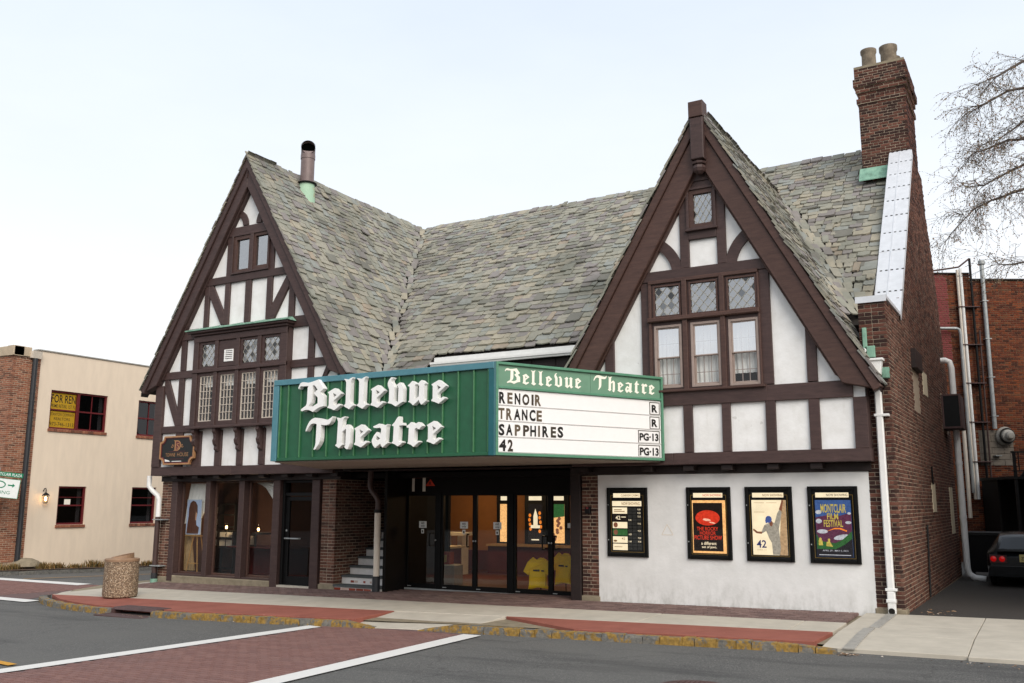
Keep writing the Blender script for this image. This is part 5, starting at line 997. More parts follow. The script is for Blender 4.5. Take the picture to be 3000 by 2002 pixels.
# ------------------------------------------------------------------ recessed cinema entrance
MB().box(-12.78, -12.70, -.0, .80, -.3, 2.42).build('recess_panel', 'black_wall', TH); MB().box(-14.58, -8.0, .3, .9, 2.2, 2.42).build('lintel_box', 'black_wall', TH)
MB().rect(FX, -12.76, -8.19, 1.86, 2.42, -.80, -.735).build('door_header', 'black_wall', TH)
MB().rect(FX, -8.21, -7.985, -.3, 2.32, -.85, .03, .012).build('entrance_post', 'dark_wood', TH)
doors = [(-12.70, -11.87), (-11.76, -10.89), (-10.89, -10.03), (-9.92, -9.05), (-9.05, -8.22)]
for i, (a, b) in enumerate(doors):
    m = MB(); frame(m, FX, a, b, -.2, 1.86, .055, -.79, -.73, .004, .10); d = m.build('glass_door', 'black_frame', TH); MB().rect(FX, a+.055, b-.055, -.10, 1.8, -.765, -.757).build('pane', 'glass', d)
    hs = b-.14 if i in (0, 1, 3) else a+.14
    sg = -1 if hs > (a+b)/2 else 1
    if i != 2: m = MB(); m.tube([FX.p(hs-.09*sg*-0, .98, -.73), FX.p(hs, .98, -.66), FX.p(hs+.0, .96, -.65), FX.p(hs, .74, -.65), FX.p(hs, .72, -.66), FX.p(hs, .72, -.73)], .016, 8); m.build('handle', 'black_metal', d)
    MB().lathe(FX.p(b-.03 if sg < 0 else a+.03, .84, -.73), [(.018, 0), (.018, .012), (0, .014)], 10, (0, -1, 0)).build('lock', 'galv', d); MB().rect(FX, a+.06, a+.16, -.165, -.15, -.73, -.72).build('closer', 'galv', d)
for a, b in ((-11.87, -11.76), (-10.03, -9.92)): MB().rect(FX, a, b, -.24, 1.86, -.82, -.71, .006).build('door_mullion', 'black_frame', TH)
MB().rect(FX, -12.7, -8.22, -.24, -.2, -.8, -.68, .006).build('threshold', 'galv', TH)
# exit-only notices
for i, (u, wh) in enumerate(((-12.37, 'leftmost'), (-11.275, 'second'), (-10.43, 'third'))):
    t = thing('exit_notice', FX.p(u, 1.12, -.75), 'white exit only notice stuck on the %s glass door' % wh, 'notice', 'exit only notices on the glass doors')
    m = MB(); m.rect(FX, u, u+.2, 1.10, 1.245, -.756, -.752); m.build('sheet', 'sign_white', t); m = MB(); text(m, 'exit', FX, u+.055, u+.145, 1.18, 1.235, -.7505); text(m, 'only', FX, u+.05, u+.155, 1.11, 1.17, -.7505); m.build('lettering', 'ink_black', t)
    m = MB(); m.rect(FX, u+.06, u+.135, .98, 1.075, -.756, -.752); m.build('small_label', 'sign_white', t); m = MB(); m.rect(FX, u+.08, u+.115, 1.0, 1.05, -.7515, -.7505); m.build('label_mark', 'ink_black', t)
t = thing('door_notice', FX.p(-8.62, 1.18, -.75), 'small white label stuck on the rightmost glass door', 'notice'); MB().rect(FX, -8.66, -8.58, 1.15, 1.25, -.756, -.752).build('sheet', 'sign_white', t)
# lobby
m = MB(); m.box(-12.78, -7.7, .8, 2.6, -.3, -.2); m.box(-17.3, -7.7, 2.6, 6.1, -.3, -.2); m.build('lobby_floor', 'lobby_floor', TH); m = MB(); m.box(-17.3, -7.7, 6.0, 6.1, -.3, 2.3); m.box(-17.3, -12.86, 2.56, 2.66, -.3, 2.3); m.box(-17.3, -17.2, 2.6, 6.1, -.3, 2.3); m.box(-7.75, -7.62, .36, 6.1, -.3, 2.3); m.build('lobby_wall', 'lobby_wall', TH)
m = MB(); m.box(-17.2, -7.76, 5.96, 6.0, -.2, .35); m.build('wainscot', 'counter_red', TH)
t = thing('ticket_counter', (-14, 4, -.2), 'dark red ticket counter with a pale top behind the left glass doors', 'counter'); MB().box(-16.4, -13.3, 3.2, 3.9, -.2, .52).build('body', 'counter_red', t); MB().box(-16.4, -13.2, 3.1, 3.95, .52, .57).build('top', 'cream_paint', t)
MB().box(-13.3, -10.2, 5.2, 5.6, -.2, .52).build('body', 'counter_red', t); MB().box(-13.3, -10.1, 5.1, 5.65, .52, .57).build('top', 'curtain_tan', t)
t = thing('ledge_table', (-13.6, 4.6, -.2), 'pale console table behind the second glass door', 'table'); MB().box(-14.4, -13.5, 4.3, 4.8, .8, .88).build('top', 'paper', t); MB().box(-13.75, -13.6, 4.4, 4.7, -.2, .8).build('leg', 'paper', t); MB().box(-14.3, -14.15, 4.4, 4.7, -.2, .8).build('leg', 'paper', t)
t = thing('menu_board', (-15.6, 5.9, .85), 'cream price list board on the lobby wall behind the leftmost glass door', 'board'); MB().rect(Fr((0, 5.95, 0), (1, 0, 0), (0, 0, 1), (0, -1, 0)), -16.2, -15.1, .85, 1.5, -.02, .0).build('board', 'cream_paint', t)
m = MB()
for k in range(7): m.rect(Fr((0, 5.95, 0), (1, 0, 0), (0, 0, 1), (0, -1, 0)), -16.1, -16.1+.5+.4*random.random(), 0.92+k*.08, .94+k*.08, .001, .003)
m.build('lines', 'ink_faded', t)
for (x, w_, nm, lab) in ((-12.45, .43, 1, 'tall backlit lobby poster with a pale glowing arch behind the fourth glass door'), (-11.75, .40, 2, 'backlit lobby poster in orange and teal seen through the rightmost glass door'), (-13.34, .34, 3, 'narrow backlit lobby poster glimpsed beside the middle mullion')):
    f5 = Fr((0, 5.9, 0), (1, 0, 0), (0, 0, 1), (0, -1, 0)); t = thing('lobby_poster', (x, 5.9, .6), lab, 'poster', 'backlit posters in the lobby')
    MB().rect(f5, x-.12, x+w_+.12, .45, 1.95, -.08, .0, .01).build('case', 'black_frame', t); MB().rect(f5, x+.02, x+w_-.02, 1.72, 1.83, .0, .012).build('header', 'lit_cream', t)
    if nm == 1:
        MB().rect(f5, x, x+w_, .6, 1.62, .0, .004).build('print', 'lit_black', t); m = MB(); m.prism(f5, [(x+.16, 1.02), (x+.29, 1.02), (x+.29, 1.3), (x+.22, 1.5), (x+.16, 1.3)], .005, .007); m.rect(f5, x+.08, x+.36, .98, 1.06, .007, .009); m.rect(f5, x+.1, x+.33, .66, .69, .005, .007); m.build('arch', 'lit_cream', t); m = MB()
        for k in range(9): m.prism(f5, ellipse(x+(.05 if k % 2 else .37)+random.uniform(-.02, .02), .9+k*.06, .04, .05, 8), .005, .006+.0001*k)
        m.build('glow_patches', 'lit_fire', t)
    elif nm == 2:
        MB().rect(f5, x, x+w_, .6, 1.62, .0, .004).build('print', 'lit_orange', t); m = MB(); m.prism(f5, [(x, 1.25), (x+w_, 1.3), (x+w_, 1.62), (x, 1.62)], .005, .007); m.build('sky_patch', 'lit_green', t); m = MB()
        for k in range(10): m.prism(f5, ellipse(x+random.uniform(.06, .34), .7+k*.06, .05, .05, 7), .008, .009+.0001*k)
        m.build('figure_patches', 'lit_brown', t)
    else: MB().rect(f5, x, x+w_, .6, 1.62, .0, .004).build('print', 'lit_orange', t)
def tee(x, y, z, s, lab, lean):
    f = Fr((x, y, z), (1, lean, 0), (0, 0, 1), (lean, -1, 0)); t = thing('tshirt', (x, y, z), lab, 't-shirt', 'yellow t-shirts in the doorway')
    O = [(-.12, .55), (-.05, .53), (0, .515), (.05, .53), (.12, .55), (.24, .47), (.33, .26), (.24, .21), (.19, .3), (.19, -.02), (.22, -.1), (.0, -.07), (-.2, -.12), (-.185, .0), (-.185, .3), (-.24, .21), (-.33, .26), (-.24, .47)]
    vs, fs = curve_shape([[(a*s, b*s) for a, b in O]], .05, .02); m = MB(); m.add([f.p(a, b+.02*math.sin(a*30), c+.02*math.sin(a*22+b*5)) for a, b, c in vs], fs); m.build('cloth', 'shirt_yellow', t)
    m = MB(); m.rect(f, -.1*s, .06*s, .27*s, .31*s, .046, .05); m.rect(f, .1*s, .17*s, .27*s, .3*s, .046, .05); m.build('print', 'ink_black', t)
    m = MB(); m.tube([(x, y+.12, -.2), (x, y+.12, z+.5*s)], .012, 8); m.build('stand', 'black_metal', t); MB().lathe((x, y+.12, -.2), [(.14, 0), (.14, .01), (.02, .02)], 16).build('stand_base', 'black_metal', t)
tee(-9.62, 1.25, -.02, .92, 'yellow t-shirt on a stand behind the fourth glass door', .1); tee(-9.12, 1.45, .08, .92, 'yellow t-shirt on a stand behind the rightmost glass door', -.25)
t = thing('carton', (-11.95, 1.3, -.2), 'grey and tan carton on the floor behind the second glass door', 'carton'); MB().box(-12.08, -11.68, 1.15, 1.5, -.2, .27).build('body', 'block_grey', t); MB().box(-12.09, -11.67, 1.14, 1.51, .27, .29).build('lid', 'cream_paint', t)
t = thing('red_box', (-12.0, 1.3, .29), 'red box with a gold mark on top of the carton', 'box'); MB().box(-12.1, -11.86, 1.22, 1.4, .292, .56).build('body', 'lit_red' if False else 'brick_step', t); MB().rect(FX, -12.02, -11.93, .34, .5, -1.22, -1.215).build('mark', 'gold', t)
for i, (x, y) in enumerate(((-13.4, 4.0), (-10.0, 3.4))):
    t = thing('ceiling_lamp', (x, y, 2.2), 'warm flush lamp on the lobby ceiling '+('over the ticket counter' if i == 0 else 'behind the right-hand doors'), 'lamp', 'lobby ceiling lamps'); MB().lathe((x, y, 2.24), [(.16, 0), (.18, .03), (.18, .06)], 20).build('shade', 'lit_bulb', t)
    L = bpy.data.lights.new('lobby_light', 'POINT'); L.energy = 34; L.color = (1, .66, .34); L.shadow_soft_size = .18; lo = bpy.data.objects.new('lobby_light', L); lo.location = (x, y, 2.02); COL.objects.link(lo)
# stickers over the door header
t = thing('header_stickers', FX.p(-12.3, 1.9, -.73), 'red and white striped stickers and an orange R triangle over the leftmost glass door', 'sticker')
m = MB()
for a, b, c, d in ((-12.57, -12.5, 1.9, 2.19), (-12.28, -12.2, 1.9, 2.24)): m.rect(FX, a, b, c, d, -.735, -.731)
m.build('white_strip', 'paper', t); MB().prism(FX, [(-12.2, 2.02), (-11.94, 2.02), (-12.07, 2.17)], -.735, -.730).build('triangle', 'lit_red' if False else 'sticker_red' if 'sticker_red' in MATS else 'brick_step', t); m = MB(); text(m, 'R', FX, -12.105, -12.035, 2.04, 2.11, -.7285); m.build('letter', 'ink_black', t); MB().rect(FX, -12.2, -12.02, 2.25, 2.36, -.735, -.731).build('red_plate', 'red_paint', t); MB().rect(FX, -12.56, -12.31, 2.19, 2.24, -.735, -.730).build('red_strip', 'red_paint', t)
t = thing('fire_alarm', FX.p(-7.83, 1.5, .02), 'small black and red alarm box on the brick pier by the entrance', 'alarm'); MB().rect(FX, -7.88, -7.77, 1.45, 1.58, 0, .06, .01).build('box', 'black_metal', t); MB().rect(FX, -7.85, -7.80, 1.54, 1.57, .06, .068).build('light', 'red_wall', t)
m = MB(); g1 = 1.0
m.bar(FX, (-6.34, 1.08), (-6.235, 1.27), .012, 0, .003); m.bar(FX, (-6.235, 1.27), (-6.12, 1.08), .012, 0, .0035); m.bar(FX, (-6.34, 1.08), (-6.12, 1.08), .012, 0, .004); m.build('triangle_scratch', 'pipe_cream', TH)
# ------------------------------------------------------------------ downspouts
def pipe_rect(pts, wd, dp, name, mat, parent, fr=FX):
    m = MB()
    for a, b in zip(pts, pts[1:]): m.bar(fr, a[:2], b[:2], wd, a[2], a[2]+dp, .01)
    return m
ds = thing('downspout', (-2.43, -.1, -.1), 'tall white downspout with a funnel head on the right brick corner', 'downspout')
m = MB(); m.prism(Fr((0, -.12, 0), (1, 0, 0), (0, 0, 1), (0, -1, 0)), [(-2.49, 3.76), (-2.36, 3.76), (-2.32, 4.01), (-2.59, 4.01)], -.06, .09, .01); m.rect(FX, -2.61, -2.30, 4.0, 4.04, .05, .24, .008); m.build('hopper', 'pipe_white', ds)
m = MB(); m.rect(FX, -2.485, -2.375, .24, 3.78, .05, .135, .018); m.build('pipe', 'pipe_white', ds); m = MB(); m.rect(FX, -2.49, -2.37, -.08, .26, .045, .14, .012); m.rect(FX, -2.505, -2.36, .09, .14, .04, .15, .006); m.build('shoe', 'pipe_white', ds)
for z in (3.08, .27): MB().rect(FX, -2.51, -2.28 if z > 1 else -2.34, z, z+.04, -.0, .142, .004).build('strap', 'pipe_white', ds)
MB().lathe((-2.43, -.146, -.04), [(.05, 0), (.05, .004), (0, .005)], 16, (0, -1, -.3)).build('mouth', 'ink_black', ds)
MB().tube([(-2.6, -.38, 3.98), (-2.66, -.3, 4.15), (-2.6, -.1, 4.2)], .04, 8).build('feeder', 'pipe_white', ds)
ds = thing('downspout', (-20.0, -.1, -.3), 'brown downspout with white elbows on the left corner of the theatre', 'downspout')
m = MB(); m.tube([(-20.26, -.22, 2.32), (-20.26, -.22, 2.06), (-20.18, -.18, 1.95), (-20.03, -.12, 1.82), (-19.985, -.1, 1.72), (-19.985, -.1, 1.27)], .062, 12); smooth_by_angle(m.build('elbow', 'pipe_white', ds)); m = MB(); m.tube([(-19.985, -.1, 1.28), (-19.985, -.1, -.12)], .068, 12); smooth_by_angle(m.build('pipe', 'pipe_brown', ds)); m = MB(); m.tube([(-19.985, -.1, -.12), (-19.985, -.1, -.26)], .08, 12); m.build('socket', 'pipe_dark', ds); MB().tube([(-19.985, -.1, -.26), (-19.985, -.1, -.36)], .09, 12).build('copper_foot', 'verdigris', ds)
for z in (1.2, .05): MB().rect(FX, -20.08, -19.7, z, z+.025, .0, .19).build('strap', 'galv', ds)
ds = thing('downspout', (-12.9, -.1, -.24), 'cream and brown downspout under the marquee beside the stair', 'downspout')
m = MB(); m.tube([(-13.11, -.08, 2.42), (-13.11, -.08, 2.0), (-13.06, -.08, 1.9), (-12.93, -.08, 1.78), (-12.88, -.08, 1.68), (-12.88, -.08, 1.44)], .065, 12); smooth_by_angle(m.build('elbow', 'pipe_brown', ds)); m = MB(); m.tube([(-12.885, -.08, 1.46), (-12.885, -.08, .06)], .07, 12); smooth_by_angle(m.build('pipe', 'pipe_cream', ds)); m = MB(); m.tube([(-12.885, -.08, .06), (-12.885, -.08, -.25)], .085, 12); smooth_by_angle(m.build('boot', 'pipe_dark', ds)); m = MB(); m.tube([(-12.885, -.08, 1.43), (-12.885, -.08, 1.5)], .08, 12); m.tube([(-12.885, -.08, .05), (-12.885, -.08, .08)], .082, 12); m.build('collar', 'black_metal', ds)
# ------------------------------------------------------------------ town house sign
ts = thing('hanging_sign', FX.p(-19.07, 2.58, TY), 'black and gold TOWNE HOUSE plaque on the lower left gable', 'sign')
def notched(u0, u1, v0, v1, r, n=5):
    out = []
    for cu, cv, a0 in ((u0, v0, 90), (u1, v0, 180), (u1, v1, 270), (u0, v1, 360)):
        for k in range(n+1): a = R_(a0-90*k/n); out.append((cu+r*math.cos(a), cv+r*math.sin(a)))
    return out
m = MB(); o1 = notched(-19.7, -18.44, 2.58, 3.30, .15); o2 = notched(-19.662, -18.478, 2.618, 3.262, .148); o3 = notched(-19.642, -18.498, 2.638, 3.242, .148)
plate(m, FX, o1, [o2], TY+.02, TY+.085); m.build('rim', 'sign_gold', ts); m = MB(); plate(m, FX, o2, [o3], TY+.03, TY+.072); m.build('inner_rim', 'sign_maroon', ts); m = MB(); m.prism(FX, o3, TY+.02, TY+.06); m.build('panel', 'sign_black', ts); wS = TY+.0625
m = MB(); d_out = [(-19.2, 2.93), (-19.05, 2.93), (-18.98, 2.97), (-18.945, 3.04), (-18.955, 3.12), (-19.0, 3.17), (-19.06, 3.19), (-19.2, 3.19), (-19.2, 3.175), (-19.17, 3.17), (-19.17, 2.95), (-19.2, 2.945)]; d_in = [(-19.13, 2.955), (-19.05, 2.955), (-18.99, 3.0), (-18.975, 3.06), (-18.99, 3.12), (-19.04, 3.16), (-19.13, 3.165)]
plate(m, FX, d_out, [d_in], wS, wS+.003)
for cx, sg in ((-19.25, 1), (-18.90, -1)):
    pts = [(cx+sg*(.05-.012*k*.3)*math.cos(R_(200+k*42))*(1-.06*k), 3.06+(.06-.004*k)*math.sin(R_(200+k*42))*(1-.06*k)) for k in range(10)]
    for k, (a, b) in enumerate(zip(pts, pts[1:])): m.bar(FX, a, b, .014, wS, wS+.003+.0001*k)
text(m, 'TOWNE', FX, -19.49, -19.13, 2.785, 2.875, wS+.001, .0); text(m, 'HOUSE', FX, -19.06, -18.66, 2.785, 2.88, wS+.001, .0); m.build('lettering', 'sign_gold', ts); MB().prism(FX, d_in, wS-.001, wS+.001).build('emblem_field', 'sign_maroon', ts); m = MB(); text(m, 'S', FX, -19.10, -19.0, 2.98, 3.12, wS+.0025, 0); m.build('emblem_letter', 'sign_gold', ts)
m = MB()
for k in range(12): a = -19.36+k*.05; m.rect(FX, a, a+.03, 2.905, 2.918, wS, wS+.001)
for k in range(10): a = -19.3+k*.05; m.rect(FX, a, a+.03, 2.715, 2.73, wS, wS+.001)
m.build('fine_print', 'sign_maroon', ts); m = MB(); m.prism(FX, [(-19.58, 2.66), (-19.3, 2.66), (-19.36, 2.69), (-19.5, 2.72), (-19.57, 2.72)], wS, wS+.0015); m.rect(FX, -19.25, -18.9, 2.656, 2.672, wS, wS+.001); m.build('peeled_patch', 'vent_white', ts)
# ------------------------------------------------------------------ marquee
MQ = thing('marquee', (-10.3, -2, 2.41), 'green wedge-shaped cinema marquee projecting over the entrance', 'marquee')
MZ0, MZ1, MF = 2.41, 3.93, 3.54
pA, pB = V((-7.803, -3.538, 0)), V((-6.14, -.35, 0)); dA = (pB-pA).normalized(); FR = Fr(pA, dA, (0, 0, 1), (dA.y, -dA.x, 0))
pL = V((-12.69, -3.538, 0)); pLb = V((-14.36, -.35, 0)); dL = (pL-pLb).normalized(); FLm = Fr(pLb, dL, (0, 0, 1), (dL.y, -dL.x, 0)); LL = (pL-pLb).length; LR = (pB-pA).length
FM = Fr((0, -MF, 0), (1, 0, 0), (0, 0, 1), (0, -1, 0))
m = MB(); m.slab([(-12.66, -3.5), (-7.83, -3.5), (-6.2, -.36), (-14.3, -.36)], lambda x, y: MZ1-.03, MZ1-MZ0-.07, .004); m.build('core', 'green_panel', MQ)
m = MB(); m.rect(FM, -12.56, -7.9, MZ0+.03, MZ1-.09, -.03, .0, .0); m.build('front_panel', 'green_panel', MQ)
for x in (-12.53, -12.33, -12.01, -11.68, -11.36, -11.04, -10.72, -10.39, -10.06, -9.74, -9.42, -9.12, -8.82, -8.51, -8.2, -7.915): MB().rect(FM, x-.014, x+.014, MZ0+.055, MZ1-.095, -.005, .035, .008).build('rib', 'green_rib', MQ)
m = MB(); m.rect(FM, -12.69, -7.80, MZ1-.10, MZ1+.005, -.05, .05, .006); m.build('top_trim', 'teal_trim', MQ); MB().rect(FM, -12.70, -12.565, MZ0, MZ1-.105, -.05, .045, .006).build('edge_trim', 'teal_trim', MQ); MB().rect(FM, -12.56, -7.9, MZ0, MZ0+.055, -.04, .03, .006).build('bottom_trim', 'green_panel', MQ)
m = MB(); m.slab([(-7.895, -3.585), (-7.80, -3.575), (-7.76, -3.54), (-7.80, -3.48), (-7.9, -3.48)], lambda x, y: MZ1+.012, MZ1-MZ0+.012, .004); m.build('corner_trim', 'teal_dark', MQ)
m = MB(); m.rect(FLm, 0, LL, MZ0, MZ1, -.05, .0, .004); m.build('left_panel', 'teal_trim', MQ)
# soffit boards
for i in range(21):
    y0 = -3.5+i*.15; t0 = (y0+3.54)/3.19; t1 = min(1, (y0+.15+3.54)/3.19); xa, xb = -12.64-1.66*t0, -7.86+1.66*t0; xa1, xb1 = -12.64-1.66*t1, -7.86+1.66*t1
    if y0 > -.42: break
    m = MB(); m.slab([(xa, y0+.005), (xb, y0+.005), (xb1, min(-.36, y0+.145)), (xa1, min(-.36, y0+.145))], lambda x, y: MZ0-.002, .018, .003); m.build('soffit_board', 'soffit_wood', MQ)
MB().box(-14.3, -6.2, -.36, .9, MZ0-.02, MZ0+.03).build('inner_soffit', 'soffit_wood', MQ)
# raised blackletter on the front
for k, a, b, c, d in FRONT:
    shp = curve_shape([[(x*(b-a), y*(d-c)) for x, y in L] for L in GL[k]], .10, .0); m = MB(); put_shape(m, shp, FM, a, b, c, d, .02, .125); m.build('raised_letter', 'letter_white', MQ, label='raised white blackletter %s' % k)
# right-hand letterboard
m = MB(); frame(m, FR, .0, LR, MZ0, MZ1+.015, .045, -.04, .045, .006); m.rect(FR, .045, LR-.045, 3.505, 3.545, -.02, .04, .004); m.build('board_frame', 'sage_frame', MQ)
for a, b in ((.045, 1.955), (1.96, LR-.045)): MB().rect(FR, a, b, 3.545, MZ1-.03, -.03, .0).build('title_panel', 'sage_panel', MQ)
for k, a, b, c, d in FLAT: m = MB(); put_shape(m, curve_shape([[(x*(b-a), y*(d-c)) for x, y in L] for L in GL[k]], .02), FR, a, b, c, d, .0, .006); m.build('title_letter', 'letter_cream', MQ)
rows = [2.457, 2.704, 2.962, 3.221, 3.503]
for z0, z1 in zip(rows, rows[1:]):
    MB().rect(FR, .048, LR-.048, z0+.002, z1-.002, -.03, .006, .002).build('letter_panel', 'board_white', MQ); MB().rect(FR, .048, LR-.048, z0+.012, z0+.02, .0065, .013).build('track', 'board_rail', MQ)
LET = [('RENOIR', [(.073, .196, 3.257, 3.45, 0), (.233, .336, 3.26, 3.447, 2), (.376, .489, 3.256, 3.444, 0), (.525, .668, 3.253, 3.442, 1), (.71, .753, 3.258, 3.441, 1), (.779, .904, 3.254, 3.445, 2)]),
 ('TRANCE', [(.064, .18, 3.002, 3.184, 2), (.212, .329, 2.991, 3.184, 2), (.362, .492, 2.999, 3.183, 0), (.519, .63, 3.0, 3.182, 0), (.668, .79, 2.994, 3.187, 0), (.812, .92, 2.995, 3.181, 2)]),
 ('SAPPHIRES', [(.068, .181, 2.731, 2.922, 0), (.21, .337, 2.74, 2.923, 0), (.379, .493, 2.738, 2.924, 2), (.542, .664, 2.74, 2.922, 1), (.684, .8, 2.741, 2.919, 0), (.841, .879, 2.739, 2.925, 2), (.927, 1.053, 2.738, 2.924, 0), (1.099, 1.208, 2.737, 2.919, 1), (1.239, 1.357, 2.74, 2.929, 0)]),
 ('42', [(.077, .214, 2.481, 2.671, 0), (.243, .345, 2.479, 2.674, 1)])]
for wd, L in LET:
    for ch_, (a, b, c, d, mi) in zip(wd, L):
        m = MB(); m.rect(FR, a-.012, b+.012, c-.015, d+.012, .0068, .009); m.build('letter_plate', 'board_white', MQ); m = MB(); text(m, ch_, FR, a, b, c, d, .0105, .042); m.build('changeable_letter', ('ink_black', 'ink_dark', 'ink_faded')[mi], MQ)
for s_, (tl, bx) in (('R', ((3.336, 3.471, 3.282, 3.421), (3.286, 3.526, 3.241, 3.47))), ('R', ((3.328, 3.463, 3.02, 3.158), (3.283, 3.517, 2.979, 3.206))), ('PG·13', ((3.036, 3.482, 2.761, 2.898), (3.006, 3.512, 2.714, 2.946))), ('PG·13', ((3.037, 3.479, 2.496, 2.639), (3.006, 3.515, 2.466, 2.687)))):
    m = MB(); frame(m, FR, *bx, .014, .0068, .011, 0); m.build('rating_frame', 'ink_dark', MQ); m = MB(); text(m, s_, FR, *tl, .0115, .038); m.build('rating_letters', 'ink_black', MQ)
# ------------------------------------------------------------------ poster cases
def poster_case(u, label):
    t = thing('poster_case', FX.p(u+.41, .66, .0), label, 'poster case', 'illuminated poster cases on the white wall')
    a, b = u, u+.815; m = MB(); frame(m, FX, a, b, .665, 1.94, .06, -.05, .055, .012); m.build('frame', 'black_frame', t); MB().rect(FX, a+.06, b-.06, .725, 1.88, -.05, .02).build('back_board', 'black_frame', t)
    m = MB(); frame(m, FX, a+.075, b-.08, .75, 1.80, .006, .02, .024, 0); m.build('gold_line', 'gold', t)
    m = MB(); m.rect(FX, a+.13, b-.145, 1.755, 1.835, .02, .034, .003); m.build('header_box', 'lit_cream' , t); MB().add([FX.p(a+.06, .725, .047), FX.p(b-.06, .725, .047), FX.p(b-.06, 1.88, .047), FX.p(a+.06, 1.88, .047)], [(0, 1, 2, 3)]).build('cover_glass', 'glass', t); return t, a, b
def prints(t, nm, mat, polys, w):
    m = MB()
    for k, p in enumerate(polys): m.prism(FX, p, w-.002, w+.0002*k)
    m.build(nm, mat, t)
NOW = lambda t, a, mt: (lambda m: (text(m, 'NOW SHOWING', FX, a+.31, a+.655, 1.775, 1.815, .0355, .01), m.build('header_lettering', mt, t)))(MB())
def screws(t, a): 
    m = MB()
    for z in (.97, 1.62): m.lathe(FX.p(a+.03, z, .055), [(.012, 0), (.008, .006)], 8, (0, -1, 0))
    m.build('lock', 'galv', t)
# 1: showtimes board
t, a, b = poster_case(-7.42, 'leftmost poster case with a backlit grid of NOW SHOWING showtimes'); screws(t, a); m = MB(); text(m, 'CLEARVIEW CINEMAS', FX, a+.29, a+.66, 1.775, 1.815, .0355, .008); m.build('header_lettering', 'lit_text', t)
MB().rect(FX, a+.105, a+.695, 1.595, 1.69, .02, .03, .002).build('now_showing_strip', 'lit_cream', t); m = MB(); text(m, 'NOW SHOWING', FX, a+.30, a+.665, 1.615, 1.67, .0312, .012); m.build('strip_lettering', 'lit_text', t)
pm = ['lit_cream', 'lit_black', 'lit_cream', 'lit_green', 'lit_cream', 'lit_cream']
for k in range(6):
    z1 = 1.57-k*.134; MB().rect(FX, a+.11, a+.405, z1-.115, z1, .02, .028, .002).build('title_strip', pm[k], t)
    m = MB()
    if k == 0: m.rect(FX, a+.14, a+.3, z1-.05, z1-.035, .0285, .0295); m.rect(FX, a+.14, a+.36, z1-.08, z1-.066, .0285, .0295)
    elif k == 1: text(m, '42', FX, a+.17, a+.27, z1-.09, z1-.02, .0295, .01); m.rect(FX, a+.29, a+.38, z1-.05, z1-.035, .0285, .0295)
    elif k in (2, 3): m.prism(FX, ellipse(a+.17, z1-.055, .045, .05, 10), .0285, .0295)
    elif k == 4: text(m, '42', FX, a+.29, a+.36, z1-.06, z1-.015, .0295, .004); m.prism(FX, ellipse(a+.16, z1-.08, .04, .02, 8), .0285, .0295)
    else: m.rect(FX, a+.14, a+.3, z1-.06, z1-.05, .0285, .0295)
    m.build('strip_picture', 'lit_cream' if k == 1 else 'lit_text' if k in (0, 4, 5) else 'lit_brown', t)
m = MB(); tm = MB(); rr_ = random.Random(8)
for i in range(3):
    for j in range(12):
        u = a+.42+i*.093; z = 1.565-j*.0655; m.rect(FX, u, u+.082, z-.055, z, .02, .026)
        if (i == 2 and j in (0, 1, 2, 4, 6, 8, 9)) or (i == 0 and j in (3, 7, 9)): text(tm, rr_.choice(['7:15', '9:30', '4:20', '1:45']), FX, u+.012, u+.07, z-.045, z-.015, .0275, .006)
m.build('time_slot', 'lit_grid', t); tm.build('time_lettering', 'lit_cream', t)
# 2: dark poster with a big red oval (plain stand-in picture)
t, a, b = poster_case(-5.84, 'poster case with a black poster of a big red oval, second from left'); screws(t, a); NOW(t, a, 'lit_red'); MB().rect(FX, a+.10, b-.10, .775, 1.705, .02, .026).build('print', 'lit_orange', t); W0 = .029
prints(t, 'black_field', 'lit_black', [R2(a+.115, b-.155, .81, 1.66)], .0275)
prints(t, 'red_oval', 'lit_red', [ellipse(a+.385, 1.395, .225, .135, 30)], W0+.001); prints(t, 'oval_highlight', 'lit_pink', [ellipse(a+.37, 1.36, .075, .022, 14, 0, 360, -.12), ellipse(a+.47, 1.31, .06, .012, 12, 0, 360, -.2)], W0+.003)
m = MB(); text(m, 'THE ROCKY', FX, a+.18, a+.575, 1.17, 1.235, W0, .02); text(m, 'HORROR', FX, a+.235, a+.53, 1.095, 1.16, W0, .02); text(m, 'PICTURE SHOW', FX, a+.13, a+.64, 1.01, 1.085, W0, .02); m.build('title_lettering', 'lit_red', t)
m = MB(); text(m, 'a different', FX, a+.255, a+.535, .92, .975, W0, .012); text(m, 'set of jaws.', FX, a+.265, a+.54, .85, .905, W0, .012); m.build('tagline_lettering', 'lit_cream', t)
# 3: cream poster with a ball player at a wall (plain stand-in picture)
t, a, b = poster_case(-4.76, 'poster case with a cream 42 poster of a leaping ball player'); screws(t, a); NOW(t, a, 'lit_text'); MB().rect(FX, a+.11, b-.11, .775, 1.71, .02, .026).build('print', 'lit_cream', t)
prints(t, 'wall_picture', 'lit_tan', [[(a+.56, .775), (a+.705, .775), (a+.705, 1.71), (a+.63, 1.71)]], .0275)
prints(t, 'player_picture', 'lit_grey', [[(a+.32, 1.28), (a+.44, 1.34), (a+.5, 1.32), (a+.55, 1.48), (a+.6, 1.56), (a+.63, 1.5), (a+.57, 1.22), (a+.58, 1.08), (a+.59, .9), (a+.57, .78), (a+.45, .78), (a+.44, .98), (a+.4, 1.05), (a+.35, 1.18), (a+.26, 1.13), (a+.27, 1.17)]], .029)
prints(t, 'arm_picture', 'lit_brown', [[(a+.585, 1.55), (a+.63, 1.52), (a+.665, 1.70), (a+.64, 1.71)], [(a+.12, 1.19), (a+.13, 1.22), (a+.2, 1.17), (a+.28, 1.17), (a+.27, 1.13), (a+.18, 1.14)], ellipse(a+.44, 1.31, .03, .05, 10)], .031)
